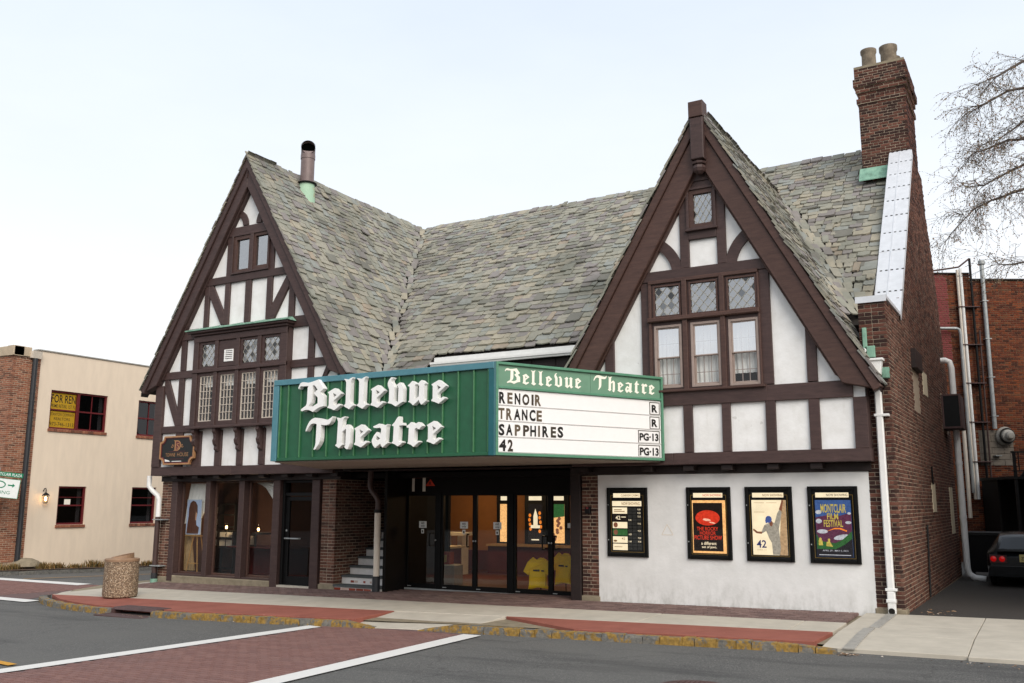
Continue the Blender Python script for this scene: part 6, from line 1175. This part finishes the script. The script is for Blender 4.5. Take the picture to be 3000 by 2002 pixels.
prints(t, 'cap_picture', 'lit_blue', [ellipse(a+.4, 1.38, .055, .06, 14), [(a+.35, 1.31), (a+.41, 1.34), (a+.37, 1.42), (a+.34, 1.36)]], .033)
m = MB(); text(m, '42', FX, a+.175, a+.345, .895, 1.025, .0295, .02); m.build('number_lettering', 'lit_navy', t); m = MB(); text(m, 'APRIL 12', FX, a+.18, a+.34, .85, .868, .0295, .0); m.rect(FX, a+.15, a+.33, 1.66, 1.667, .027, .029); m.rect(FX, a+.37, a+.55, 1.66, 1.667, .027, .029); m.rect(FX, a+.15, a+.33, 1.5, 1.508, .027, .029); m.build('fine_print', 'lit_tan', t)
# 4: film festival poster
t, a, b = poster_case(-3.68, 'poster case with the colourful MONTCLAIR FILM FESTIVAL poster'); screws(t, a); NOW(t, a, 'lit_dark'); MB().rect(FX, a+.115, b-.12, .775, 1.71, .02, .026).build('print', 'lit_sky', t); A0, A1 = a+.117, b-.122
prints(t, 'hill_picture', 'lit_purple', [[(A0, 1.42), (a+.3, 1.46), (a+.5, 1.45), (A1, 1.5), (A1, .95), (A0, .95)]], .0275)
prints(t, 'cloud_picture', 'lit_cloud', [ellipse(A0+.05, 1.51, .05, .035, 12), ellipse(A1-.03, 1.49, .03, .02, 10), ellipse(A0+.05, 1.36, .05, .04, 12), ellipse(A1-.05, 1.34, .05, .025, 10), ellipse(A0+.1, 1.19, .09, .035, 12), ellipse(A1-.17, 1.1, .13, .04, 14, 0, 360, .2)], .029)
prints(t, 'meadow_picture', 'lit_green', [[(A0, 1.15), (A0+.06, 1.03), (A0+.3, 1.0), (A0+.42, 1.06), (A1, 1.2), (A1, .9), (A0, .88)]], .0305); prints(t, 'dark_ground', 'lit_dark', [[(A0, .777), (A1, .777), (A1, 1.08), (A0+.45, .98), (A0+.3, .9), (A0, .9)]], .0315)
prints(t, 'figure_picture', 'lit_yellow', [ellipse(A0+.06, 1.06, .022, .03, 10), [(A0+.03, .96), (A0+.1, .96), (A0+.09, 1.04), (A0+.03, 1.04)], ellipse(A0+.2, 1.05, .02, .025, 10), [(A0+.15, .95), (A0+.26, .94), (A0+.21, 1.03), (A0+.16, 1.02)]], .033)
prints(t, 'banner_picture', 'lit_fire', [[(A0+.16, 1.19), (A0+.3, 1.25), (A0+.4, 1.25), (A0+.5, 1.21), (A0+.49, 1.19), (A0+.38, 1.23), (A0+.3, 1.23)]], .0345)
m = MB(); text(m, 'MONTCLAIR', FX, A0+.09, A0+.50, 1.50, 1.645, .0352, .02); text(m, 'FILM', FX, A0+.19, A0+.37, 1.39, 1.49, .0352, .02); text(m, 'FESTIVAL', FX, A0+.13, A0+.44, 1.265, 1.38, .0352, .02); m.build('title_lettering', 'lit_yellow', t)
m = MB(); text(m, 'APRIL 29 - MAY 5, 2013', FX, A0+.09, A0+.50, .86, .89, .034, .008); m.rect(FX, A0+.03, A0+.54, .80, .812, .032, .0335); m.build('date_lettering', 'lit_cloud', t)
# ------------------------------------------------------------------ litter bin
t = thing('litter_bin', (-17.47, -3.0, zs(-17.47, -3.0)), 'round pebble-dash litter bin with a tan lid on the red corner paving', 'litter bin'); bz_ = zs(-17.47, -3.0); bc = (-17.47, -3.0, bz_)
o = MB().lathe(bc, [(.30, .0), (.345, .03), (.355, .08), (.345, .75), (.325, .755)], 40).build('body', 'pebble', t); smooth_by_angle(o)
o = MB().lathe((bc[0], bc[1], bz_+.75), [(.345, 0), (.352, .005), (.352, .05), (.34, .062), (.2, .075)], 40).build('lid', 'can_lid', t); smooth_by_angle(o)
c_ = MB(); n = 20       # hooded opening of the lid
for k in range(2): pass
pr_ = [(.24*math.cos(2*math.pi*k/n), .24*math.sin(2*math.pi*k/n)) for k in range(n)]
lo_ = [(bc[0]+x, bc[1]+y, bz_+.815) for x, y in pr_]; hi_ = [(bc[0]+x*.95, bc[1]+y*.95, bz_+.83+.10*max(0, (.24+x*.6+y*.8)/.48)) for x, y in pr_]; c_.add(lo_+hi_+[(a*.9+bc[0]*.1, b*.9+bc[1]*.1, c-.012) for a, b, c in hi_], [(k+o, (k+1) % n+o, (k+1) % n+n+o, k+n+o) for o in (0, n) for k in range(n)]); c_.build('hood', 'can_lid', t)
# ------------------------------------------------------------------ stucco building over the side street
XL = -29.5; LB = thing('stucco_building', (XL-3, 6, -.4), 'two-storey cream stucco building with a brick corner and dark red windows', 'building'); FL_ = FY(XL); ZT = 6.72
wins = [(2.90, 5.12, 4.12, 5.44), (6.44, 8.66, 4.10, 5.42), (3.48, 4.54, .88, 2.18), (6.42, 7.5, .87, 2.19)]
m = MB(); plate(m, FL_, R2(2.42, 14, -.6, ZT), [R2(*w_) for w_ in wins], -.25, 0.0); m.build('stucco_wall', 'cream_stucco', LB)
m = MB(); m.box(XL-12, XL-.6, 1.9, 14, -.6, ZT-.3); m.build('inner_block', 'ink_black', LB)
m = MB(); m.rect(FL_, 1.48, 2.42, -.6, 6.45, -.3, -.006); m.build('corner_core', 'mortar_tan', LB); m = MB(); ffl = Fr((0, 1.47, 0), (1, 0, 0), (0, 0, 1), (0, -1, 0)); m.rect(ffl, XL-6, XL-.008, -.6, 6.45, -.3, -.006); m.build('front_core', 'mortar_tan', LB)
LP_ = Pieces(); bricks(LP_, 'brick_tan', FL_, 1.47, 2.42, -.3, 6.45, 'stretcher', None, .203, 71); bricks(LP_, 'brick_tan', ffl, XL-1.6, XL, -.3, 6.45, 'stretcher', None, .203, 72); LP_.emit('brick', LB, 300)
m = MB(); m.rect(ffl, XL-6, XL+.05, 6.45, 6.78, -.3, .05, .02); m.rect(FL_, 1.40, 2.05, 6.45, 6.78, -.3, .05, .02); m.build('parapet_cap', 'stone_cap', LB); MB().rect(FL_, 2.3, 14, ZT, ZT+.05, -.3, .04, .01).build('roof_edge', 'grey_metal', LB)
m = MB(); m.prism(Fr((0, 2.0, 0), (1, 0, 0), (0, 0, 1), (0, -1, 0)), [(XL, 6.42), (XL+.14, 6.42), (XL+.2, 6.66), (XL, 6.66)], -.34, 0, .01); m.build('hopper', 'pipe_cream', LB); MB().tube([(XL+.09, 2.16, 6.42), (XL+.09, 2.16, -.3)], .085, 12).build('downpipe', 'pipe_dark', LB)
def wood_window(u0, u1, v0, v1, double, seed, rent=False):
    wd = MB(); frame(wd, FL_, u0, u1, v0, v1, .06, -.16, -.05, .006); 
    if double: c = (u0+u1)/2-.02; wd.rect(FL_, c-.05, c+.05, v0, v1, -.15, -.045, .006)
    wd = wd.build('window', 'maroon', LB); cells = [(u0+.06, (u0+u1)/2-.07), ((u0+u1)/2+.03, u1-.06)] if double else [(u0+.06, u1-.06)]
    for k, (a, b) in enumerate(cells):
        mid = (v0+v1)/2; m = MB(); m.rect(FL_, a, b, mid-.025, mid+.025, -.14, -.07, .004)
        if not (rent and k == 0) and double: m.rect(FL_, (a+b)/2-.01, (a+b)/2+.01, v0+.06, v1-.06, -.13, -.09)
        if not double: m.rect(FL_, a, b, mid+.27, mid+.29, -.13, -.09)
        m.build('sash_bar', 'maroon', wd); MB().rect(FL_, a, b, v0+.06, mid-.02, -.125, -.12).build('pane', 'dark_glass', wd); MB().rect(FL_, a, b, mid+.02, v1-.06, -.125, -.12).build('pane', 'dark_glass', wd)
        MB().rect(FL_, b-.16, b-.02, v0+.06, v1-.06, -.2, -.19).build('blind', 'blind', wd)
    m = MB(); n = int((u1-u0+.06)/.105)
    for k in range(n): q = u0-.03+k*(u1-u0+.06)/n; MB().rect(FL_, q+.004, q+(u1-u0+.06)/n-.004, v0-.10, v0-.005, -.2, .05, .006).build('sill_brick', 'brick_tan', wd)
    return wd
wood_window(*wins[0], True, 1, True); wood_window(*wins[1], True, 2); wood_window(*wins[2], False, 3); wood_window(*wins[3], False, 4)
t = thing('rent_banner', FL_.p(3.4, 4.2, -.1), 'yellow FOR RENT banner behind the left half of the upper window', 'banner'); MB().rect(FL_, 2.97, 3.93, 4.8, 5.37, -.117, -.114).build('upper_sheet', 'rent_yellow', t); MB().rect(FL_, 2.97, 3.93, 4.18, 4.74, -.117, -.114).build('lower_sheet', 'rent_yellow', t)
m = MB(); text(m, 'FOR REN', FL_, 3.0, 3.92, 5.03, 5.31, -.1125, .012); text(m, 'PRIME RETAIL 1ST FL', FL_, 2.99, 3.92, 4.86, 4.98, -.1125, .004); text(m, 'STANTON COMPANY', FL_, 3.0, 3.9, 4.58, 4.68, -.1125, .0); text(m, 'REALTORS', FL_, 3.15, 3.75, 4.43, 4.53, -.1125, .0); text(m, '973-746-1313', FL_, 3.0, 3.9, 4.23, 4.36, -.1125, .0); m.build('lettering', 'ink_black', t)
t = thing('window_note', FL_.p(3.9, 1.6, -.1), 'small white paper taped in the lower left stucco window', 'notice'); MB().rect(FL_, 3.8, 4.03, 1.56, 1.74, -.117, -.114).build('sheet', 'paper', t)
t = thing('wall_lantern', (XL+.15, 2.92, 1.7), 'lit black carriage lantern on the cream stucco wall', 'lamp')
m = MB(); m.tube([(XL, 2.92, 2.0), (XL+.06, 2.92, 2.09), (XL+.13, 2.92, 2.1), (XL+.16, 2.92, 2.04), (XL+.16, 2.92, 1.96)], .015, 8); m.build('bracket', 'black_metal', t); MB().lathe((XL+.16, 2.92, 1.86), [(.12, 0), (.12, .015), (.05, .08), (.02, .1)], 6).build('cap', 'black_metal', t)
m = MB()
for k in range(6): q = k*math.pi/3; m.tube([(XL+.16+.09*math.cos(q), 2.92+.09*math.sin(q), 1.86), (XL+.16+.06*math.cos(q), 2.92+.06*math.sin(q), 1.62)], .007, 5)
m.lathe((XL+.16, 2.92, 1.6), [(.05, 0), (.065, .02)], 6); m.build('cage', 'black_metal', t); MB().lathe((XL+.16, 2.92, 1.68), [(.025, 0), (.04, .04), (.035, .12), (0, .15)], 12).build('bulb', 'lit_bulb', t)
L = bpy.data.lights.new('lantern_light', 'POINT'); L.energy = 9; L.color = (1, .62, .3); L.shadow_soft_size = .03; lo = bpy.data.objects.new('lantern_light', L); lo.location = (XL+.18, 2.92, 1.76); COL.objects.link(lo)
t = thing('wall_lantern', (XL-.55, 1.36, 1.65), 'lit lantern at the far left picture edge on the brick front', 'lamp'); MB().lathe((XL-.55, 1.3, 1.5), [(.04, 0), (.06, .03), (.06, .16), (0, .2)], 10).build('bulb', 'lit_bulb', t); MB().lathe((XL-.55, 1.3, 1.72), [(.12, 0), (.03, .09)], 6).build('cap', 'black_metal', t); MB().tube([(XL-.55, 1.46, 1.85), (XL-.55, 1.3, 1.85), (XL-.55, 1.3, 1.78)], .015, 6).build('bracket', 'black_metal', t)
L = bpy.data.lights.new('lantern_light', 'POINT'); L.energy = 9; L.color = (1, .62, .3); L.shadow_soft_size = .03; lo = bpy.data.objects.new('lantern_light', L); lo.location = (XL-.55, 1.22, 1.62); COL.objects.link(lo)
# planting bed with block kerb
XK = -28.3
bed = MB(); bed.grid(lambda i, j: (XK-1.2*i, 0.2+12*j, zs(XK, .2+12*j)+.04-.0*i), 3, 10); bed = bed.build('planting_bed', 'soil', None, kind='structure')
kb = [(XK, 12.0-.0*i) for i in range(1)]+[(XK, 12-k*.5) for k in range(1, 24)]+[(XK-.2, -.2), (XK-.8, -.7), (XK-2.5, -1.0)]
kstones(kb, 'kerb_grey', 0, 0, 1, .22, .3, .16, lambda x, y: zs(XK, y), lambda x, y: zs(XK, y)-.105, .12, bed)
gr_ = random.Random(31)
def tuft(x, y, z, r, h, n, lab):
    m = MB()
    for k in range(n):
        a = gr_.uniform(0, 6.28); ln = gr_.uniform(.3, 1); bx, by = x+gr_.gauss(0, r*.35), y+gr_.gauss(0, r*.45); e = V((math.cos(a)*r*ln*.6, math.sin(a)*r*ln*.6, h*gr_.uniform(.4, 1.1))); s = V((-math.sin(a), math.cos(a), 0))*.014; p = V((bx, by, z))
        m.add([p-s, p+s, p+e*.6+s*.7, p+e, p+e*.6-s*.7], [(0, 1, 2, 3, 4)])
    o = m.build('dry_shrub', 'shrub_leaf', None); tag(o, lab, 'shrub', 'dry clumps in the planting bed'); return o
for k, (y, h, r) in enumerate(((1.2, .22, .28), (1.8, .2, .25), (2.75, .24, .25), (3.35, .2, .32), (3.9, .16, .25), (4.75, .26, .36), (5.3, .24, .34), (6.0, .22, .3), (6.8, .2, .25), (7.4, .2, .3))): tuft(XK-.55-.2*(k % 2), y, zs(XK, y)+.03, r, h, 190, 'low dry tan and green clump in the bed, '+('nearest the brick corner', 'second from the brick corner', 'third from the brick corner', 'under the left window edge', 'under the right window edge', 'two left of the bin', 'just left of the litter bin', 'behind the litter bin', 'right of the litter bin', 'beside the theatre corner')[k])
o = MB().lathe((XL+.1, 2.45, -.42), [(.5, 0), (.42, .14), (.2, .24), (0, .26)], 12).build('rock', 'concrete_old', None); tag(o, 'low grey rock at the foot of the brick corner', 'rock')
# ------------------------------------------------------------------ street name and parking sign at the left edge
ss = thing('street_sign', (-22.15, -2.8, zr(-22.1, -2.8)), 'green MONTCLAIR PLAZA street name over a white parking sign with arrow', 'street sign')
al = R_(-15); su = V((math.cos(R_(15)), 0, 0)); al = R_(15)
sU = V((math.cos(R_(-15)+math.pi/2-math.pi/2)*0+math.sin(R_(75)), math.cos(R_(75)), 0)).normalized()
sU = V((math.sin(R_(-15)), math.cos(R_(-15)), 0)) if False else V((.80, .60, 0)).normalized()
tl = R_(-6); sV = V((0, 0, 1)); sN = sU.cross(sV); U2 = sU*math.cos(tl)+sV*math.sin(tl); V2 = sV*math.cos(tl)-sU*math.sin(tl)
SB = V((-28.50, 1.12, 2.12)); FSg = Fr(SB, U2, V2, sN)
m = MB(); m.tube([FSg.p(-.42, -2.75, -.03), FSg.p(-.42, .55, -.03)], .03, 8); m.build('post', 'galv', ss)
m = MB(); m.prism(FSg, [(-.95, .30), (.34, .30), (.34, .44), (-.95, .44)], 0, .006); m.build('name_blade', 'sign_green', ss); m = MB(); text(m, 'UPPER MONTCLAIR PLAZA', FSg, -.92, .31, .325, .415, .0075, .01); m.build('name_lettering', 'sign_white', ss)
m = MB(); m.prism(FSg, R2(-.85, .30, -.36, .24), 0, .006); m.build('parking_panel', 'sign_green', ss); m = MB(); m.prism(FSg, R2(-.835, .285, -.345, .225), .006, .0075); m.build('panel_face', 'sign_white', ss)
m = MB(); plate(m, FSg, ellipse(-.32, .04, .2, .12, 24), [ellipse(-.32, .04, .165, .085, 24)], .0075, .009); m.prism(FSg, [(-.06, .02), (.08, .02), (.08, -.025), (.16, .04), (.08, .105), (.08, .06), (-.06, .06)], .0075, .009); m.build('arrow', 'sign_green', ss); m = MB(); text(m, 'PARKING', FSg, -.66, .04, -.24, -.14, .009, .0); m.build('parking_lettering', 'sign_green', ss)
# ------------------------------------------------------------------ brick building behind the alley
RB = thing('rear_brick_building', (-.5, 18.6, -.2), 'orange-red brick rear building with pipes at the end of the alley', 'building')
RO, RU = V((-1.1, 18.47, 0)), V((.866, .5, 0)).normalized(); FRb = Fr(RO, RU, (0, 0, 1), RU.cross(V((0, 0, 1))))
m = MB(); m.prism(FRb, [(-4, -.4), (14, -.4), (14, 9.16), (-.98, 9.16), (-.98, 9.38), (-4, 9.38)], -6, -.01); m.build('wall_core', 'mortar_dark', RB)
RP = Pieces(); bricks(RP, 'brick_orange', FRb, -2.6, 6.5, 2.4, 9.38, 'common', lambda u, v: not (v > 9.16 and u > -.98) and not (-1.12 < u < .0 and 2.9 < v < 4.05) and not (u < -1.76 and v > 6.4), .203, 81); bricks(RP, 'brick_orange', FRb, -2.6, 6.5, -.2, 2.4, 'common', None, .203, 82)
RP2 = Pieces(); bricks(RP2, 'red_wall', FRb, -2.6, -1.76, 6.4, 9.38, 'common', None, .203, 83)
RP.emit('brick', RB, 240); RP2.emit('brick', RB, 60)
MB().rect(FRb, -4, -1.0, 9.38, 9.43, -.35, .05, .01).build('parapet_cap', 'roof_deck', RB); MB().rect(FRb, -.98, 14, 9.16, 9.22, -.35, .05, .01).build('parapet_cap', 'roof_deck', RB)
bl = random.Random(4)
for r in range(6):
    for c in range(4):
        u0 = -1.12-(.2 if r % 2 else 0)+c*.4; a, b = max(-1.12, u0), min(0, u0+.39)
        if b-a > .05: MB().rect(FRb, a, b, 2.9+r*.195, 2.9+r*.195+.185, -.05, .012+bl.uniform(0, .006), .006).build('concrete_block', 'block_grey', RB)
def wall_pipe(pts, r, mat, nm, off=.12): o = MB().tube([FRb.p(a, b, off) for a, b in pts], r, 10).build(nm, mat, RB); smooth_by_angle(o); return o
wall_pipe([(-.62, 4.1), (-.59, 9.7)], .07, 'galv', 'vent_pipe'); MB().lathe(FRb.p(-.59, 9.68, .12), [(.1, 0), (.11, .02), (.11, .14), (.0, .16)], 14).build('vent_cap', 'galv', RB)
wall_pipe([(-1.45, 1.8), (-1.44, 9.5)], .045, 'pipe_cream', 'conduit'); wall_pipe([(-1.34, 1.8), (-1.33, 9.55)], .05, 'pipe_white', 'conduit'); wall_pipe([(-1.02, 2.0), (-.99, 9.9)], .04, 'black_metal', 'conduit'); wall_pipe([(-.88, 2.0), (-.85, 7.4)], .03, 'pipe_brown', 'conduit'); wall_pipe([(-2.5, 7.46), (-1.66, 7.46), (-1.57, 7.42), (-1.54, 7.3), (-1.54, 2.0)], .05, 'galv', 'conduit', .2)
wall_pipe([(-.99, 9.9), (-1.38, 9.6), (-1.7, 9.55), (-2.6, 9.42)], .03, 'iron_rust', 'brace'); wall_pipe([(-1.75, 1.2), (-1.74, 4.4)], .06, 'pipe_cream', 'conduit', .3); wall_pipe([(-1.38, 9.3), (-.98, 9.3)], .02, 'black_metal', 'brace')
for z in (3.0, 4.3, 5.6, 6.9, 8.2): MB().rect(FRb, -1.52, -.8, z, z+.03, .0, .19).build('pipe_clamp', 'iron_rust', RB); MB().rect(FRb, -.70, -.5, z+.2, z+.23, .0, .2).build('pipe_clamp', 'galv', RB)
ef = thing('exhaust_fan', FRb.p(-.28, 3.5, .3), 'round grey exhaust fan on the rear brick wall', 'exhaust fan'); o = MB().lathe(FRb.p(-.28, 3.86, .0), [(.24, 0), (.30, .03), (.31, .1), (.27, .16), (.27, .2), (.2, .22), (.2, .3), (.14, .33), (.13, .42), (.09, .46), (0, .47)], 24, FRb.n).build('housing', 'grey_metal', ef); smooth_by_angle(o, 30); MB().lathe(FRb.p(-.28, 3.86, .205), [(.265, 0), (.265, .012), (.21, .014)], 24, FRb.n).build('ring', 'ink_black', ef)
# dark stair landing in front of the rear wall
fe = thing('fire_stair', FRb.p(.5, -.2, 1.2), 'black iron stair landing with railing against the rear brick wall', 'stairs')
m = MB(); m.rect(FRb, -1.35, 4.0, 2.40, 2.48, .3, 2.4); m.build('deck', 'black_metal', fe); m = MB(); m.rect(FRb, -1.3, 4.0, -.3, 2.4, .3, .36); m.rect(FRb, .9, 4.0, -.3, 2.4, 2.3, 2.36); m.rect(FRb, -1.3, -1.24, -.3, 2.4, .3, 1.3); m.build('shade_panel', 'black_wall', fe)  # near-black panels added as the shade below the deck
for a in (-1.3, .0, 1.3, 2.6): m = MB(); m.rect(FRb, a, a+.07, -.2, 3.22, 2.3, 2.38); m.build('post', 'black_metal', fe)
m = MB(); m.rect(FRb, -1.35, 4.0, 3.19, 3.24, 2.31, 2.37); m.rect(FRb, -1.35, 4.0, 2.62, 2.66, 2.32, 2.36); m.build('rail', 'black_metal', fe)
for i in range(12): MB().rect(FRb, -1.15+i*.2, -1.125+i*.2, 2.66, 3.19, 2.33, 2.355).build('baluster', 'black_metal', fe)
m = MB(); m.prism(FRb, [(-.6, 2.48), (-.3, 2.48), (1.9, 5.1), (1.6, 5.1)], 1.3, 1.36); m.prism(FRb, [(-.6, 2.48), (-.3, 2.48), (1.9, 5.1), (1.6, 5.1)], 2.2, 2.26); m.build('stringer', 'black_metal', fe)
for i in range(11): u = -.45+i*.2; z = 2.55+i*.238; MB().rect(FRb, u, u+.24, z, z+.03, 1.36, 2.2).build('stair_tread', 'black_metal', fe)
m = MB(); m.prism(FRb, [(-.6, 3.4), (-.55, 3.4), (1.65, 6.0), (1.6, 6.0)], 2.25, 2.29); m.build('stair_rail', 'black_metal', fe)
# dumpster
t = thing('dumpster', (-1.75, 10.3, zal(0, 10)), 'black wheeled rubbish container in the shadow beside the alley wall', 'dumpster'); z0 = zal(0, 10)
m = MB(); m.hexa([(-2.0, 9.9, z0+.15), (-1.35, 9.9, z0+.15), (-1.35, 10.8, z0+.15), (-2.0, 10.8, z0+.15), (-2.05, 9.8, z0+1.05), (-1.3, 9.8, z0+1.05), (-1.3, 10.9, z0+1.05), (-2.05, 10.9, z0+1.05)]); m.build('bin_body', 'black_metal', t); MB().box(-2.08, -1.27, 9.77, 10.93, z0+1.055, z0+1.12).build('lid', 'rubber', t)
for x in (-1.95, -1.4): MB().lathe((x-.03, 10.0, z0+.09), [(.09, 0), (.09, .06)], 14, (1, 0, 0)).build('wheel', 'rubber', t)
# ------------------------------------------------------------------ parked car
CG = -.16; CXc, CYc = -.66, 7.15
car = thing('parked_car', (CXc, CYc+2, CG), 'black hatchback parked nose-in at the end of the alley', 'car')
secs = [(0, .26, .40, .62, .66, .56, .74), (.10, .22, .40, .70, .76, .60, .80), (.16, .2, .42, .72, .80, .60, .81), (.55, .2, .42, .75, 1.10, .52, .82), (.8, .2, .42, .76, 1.17, .52, .82), (1.9, .2, .42, .77, 1.18, .54, .83), (2.5, .2, .42, .77, 1.05, .54, .82), (3.05, .2, .42, .77, .80, .6, .81), (3.9, .22, .42, .66, .68, .55, .76), (4.1, .28, .42, .58, .6, .5, .66)]
def ring(s):
    y, zb, zm, zl, zt, wt, wb = s; P_ = [(wb*.9, zb), (wb, zm), (wb*.985, zl), (wt+.03, zt-.03), (wt*.6, zt)]
    return [(CXc+sx*x, CYc+y, CG+z) for sx, L in ((1, P_), (-1, P_[::-1])) for x, z in L]
m = MB(); rs = [ring(s) for s in secs]; n = 10; m.add([p for r in rs for p in r], [(i*n+k, i*n+(k+1) % n, (i+1)*n+(k+1) % n, (i+1)*n+k) for i in range(len(rs)-1) for k in range(n)]+[tuple(range(n))[::-1], tuple(range((len(rs)-1)*n, len(rs)*n))]); o = m.build('body', 'car_paint', car); smooth_by_angle(o, 35)
fg_ = Fr((CXc, CYc+.16, CG+.8), (1, 0, 0), (0, .39, .30), (0, -.61, .79)); MB().prism(fg_, [(-.56, .03), (.56, .03), (.48, .44), (-.48, .44)], .0, .012, .004).build('rear_window', 'dark_glass', car)
m = MB(); m.box(CXc-.60, CXc+.60, CYc-.0, CYc+.14, CG+.78, CG+.81); m.build('spoiler', 'car_paint', car)
m = MB(); m.hexa([(CXc-.8, CYc-.09, CG+.24), (CXc+.8, CYc-.09, CG+.24), (CXc+.8, CYc+.1, CG+.22), (CXc-.8, CYc+.1, CG+.22), (CXc-.76, CYc-.1, CG+.46), (CXc+.76, CYc-.1, CG+.46), (CXc+.8, CYc+.1, CG+.47), (CXc-.8, CYc+.1, CG+.47)]); m.build('bumper', 'car_paint', car)
for sx in (-1, 1):
    tlp = MB().box(CXc+sx*.58-.17, CXc+sx*.58+.17, CYc-.035, CYc+.05, CG+.53, CG+.70).build('taillight', 'dark_red', car)
    for dx in (-.09, .08): MB().lathe((CXc+sx*.58+dx, CYc-.034, CG+.615), [(.062, 0), (.06, .012), (.0, .02)], 16, (0, -1, 0)).build('lens', 'tail_red', tlp)
    for y in (.75, 3.2): wh_ = MB().lathe((CXc+sx*.72-.09, CYc+y, CG+.29), [(.2, 0), (.29, .02), (.29, .16), (.2, .18)], 24, (1, 0, 0)).build('wheel', 'rubber', car)
m = MB(); m.box(CXc-.16, CXc+.16, CYc-.05, CYc-.035, CG+.56, CG+.72); pl_ = m.build('licence_plate', 'plate_yellow', car); m = MB(); text(m, 'ZW7 4', Fr((CXc, CYc-.051, CG), (1, 0, 0), (0, 0, 1), (0, -1, 0)), -.13, .13, .6, .67, .001, .0); m.build('plate_lettering', 'ink_black', pl_)
# ------------------------------------------------------------------ unseen brick block added across the alley to keep it dark
nb = thing('added_alley_shade', (7.5, 6, -.1), 'unseen brick block added beside the alley to shade it', 'building')
MB().box(1.75, 13, .6, 12.5, -.4, 8.4).build('wall', 'brick_side', nb); MB().box(1.65, 13.1, .5, 12.6, 8.4, 8.65).build('parapet_cap', 'stone_cap', nb)
fn_ = Fr((0, .6, 0), (1, 0, 0), (0, 0, 1), (0, -1, 0))
for u in (2.6, 6.2, 9.8):
    for v in (.6, 4.3): wn_ = frame(MB(), fn_, u, u+1.8, v, v+2.0, .1, .0, .06, .01).build('window', 'timber', nb); MB().rect(fn_, u+.1, u+1.7, v+.1, v+1.9, .005, .02).build('pane', 'dark_glass', wn_)
# ------------------------------------------------------------------ bare tree over the alley
tree = thing('bare_tree', (5.6, 14.0, -.2), 'tall leafless spring tree reaching in from the right edge', 'tree')
br = MB(); bd = MB(); trr = random.Random(17)
tk = [(5.6, 14.0, -.3), (5.5, 13.9, 3), (5.2, 13.8, 6), (4.9, 13.6, 8.5), (4.4, 13.5, 10.5), (4.1, 13.4, 12.5), (4.0, 13.3, 14.5), (4.1, 13.3, 16.5)]
br.tube(tk, [.34, .30, .27, .24, .2, .15, .1, .05], 10); br.build('trunk', 'bark', tree); br = MB()
def twig(p, d, ln, r, lev):
    n = 4; pts = [p]; q = V(d).normalized()
    for i in range(n):
        q = (q+V((trr.gauss(0, .16), trr.gauss(0, .16), trr.gauss(-.05 if lev < 2 else -.10, .16)))).normalized(); pts.append(pts[-1]+q*ln/n)
    br.tube(pts, [r*(1-.18*i) for i in range(n+1)], 4 if lev > 1 else 5, False)
    if lev < 4:
        for i in range(1, n+1):
            for k in range((1 if lev < 3 else 0)+(trr.random() < .55)):
                a = (q+V((trr.gauss(0, .75), trr.gauss(0, .75), trr.gauss(-.12, .6)))).normalized(); twig(pts[i], a, ln*trr.uniform(.42, .66), r*.5, lev+1)
    if lev >= 3:
        for i in range(1, n+1):
            if trr.random() < .7:
                c = pts[i]; s = trr.uniform(.012, .03); a = V((trr.gauss(0, 1), trr.gauss(0, 1), trr.gauss(0, 1))).normalized()*s; b = a.orthogonal().normalized()*s*.8; bd.add([c-a, c+b, c+a, c-b], [(0, 1, 2, 3)])
limbs = [[(4.2, 13.4, 12.0), (2.3, 12.9, 13.2), (.56, 12.14, 13.25), (-.23, 11.7, 13.1), (-.83, 11.43, 12.74), (-1.25, 11.21, 12.6)], [(4.0, 13.3, 14.0), (1.8, 12.6, 14.6), (.24, 11.81, 13.95), (-.41, 11.51, 13.54), (-.72, 11.35, 13.4)], [(4.6, 13.5, 9.8), (2.2, 13, 11.4), (.44, 12.35, 11.81), (-.35, 11.91, 11.73), (-.94, 11.62, 11.46), (-1.24, 11.45, 11.35)], [(4.3, 13.5, 11), (2.2, 13, 12.6), (.5, 12.24, 12.6), (-.24, 11.92, 12.0), (-.6, 11.77, 11.75)], [(4.8, 13.6, 9), (2.4, 13.1, 10.9), (.4, 12.43, 11.31), (-.33, 12.09, 10.89), (-1.02, 11.77, 10.49), (-1.42, 11.55, 10.42)], [(5.0, 13.7, 7.8), (2.6, 13.2, 9.9), (.32, 12.56, 10.5), (-.39, 12.18, 10.25), (-.88, 11.93, 10.07), (-1.34, 11.72, 9.82), (-1.96, 11.49, 9.13)], [(5.1, 13.7, 7.2), (2.6, 13.2, 8.4), (.6, 12.9, 8.6), (-.27, 12.71, 8.35), (-.86, 12.3, 8.3)]]
for L in limbs:
    L = [V(p) for p in L]; pts = []
    for a, b in zip(L, L[1:]):
        for k in range(3): pts.append(a.lerp(b, k/3)+V((trr.gauss(0, .03),)*3))
    pts.append(L[-1]); N_ = len(pts); br.tube(pts, [.06*(1-i/N_)**.9+.007 for i in range(N_)], 6)
    for i in range(4, N_):
        d = (pts[min(i, N_-1)]-pts[i-1])
        for k in range(3): a = (d.normalized()*.7+V((trr.gauss(0, .5), trr.gauss(0, .5), trr.gauss(-.15 if k else .1, .55)))).normalized(); twig(pts[i], a, trr.uniform(.45, 1.0), .010, 2)
br.build('branches', 'bark', tree); bd.build('bud', 'bud', tree)
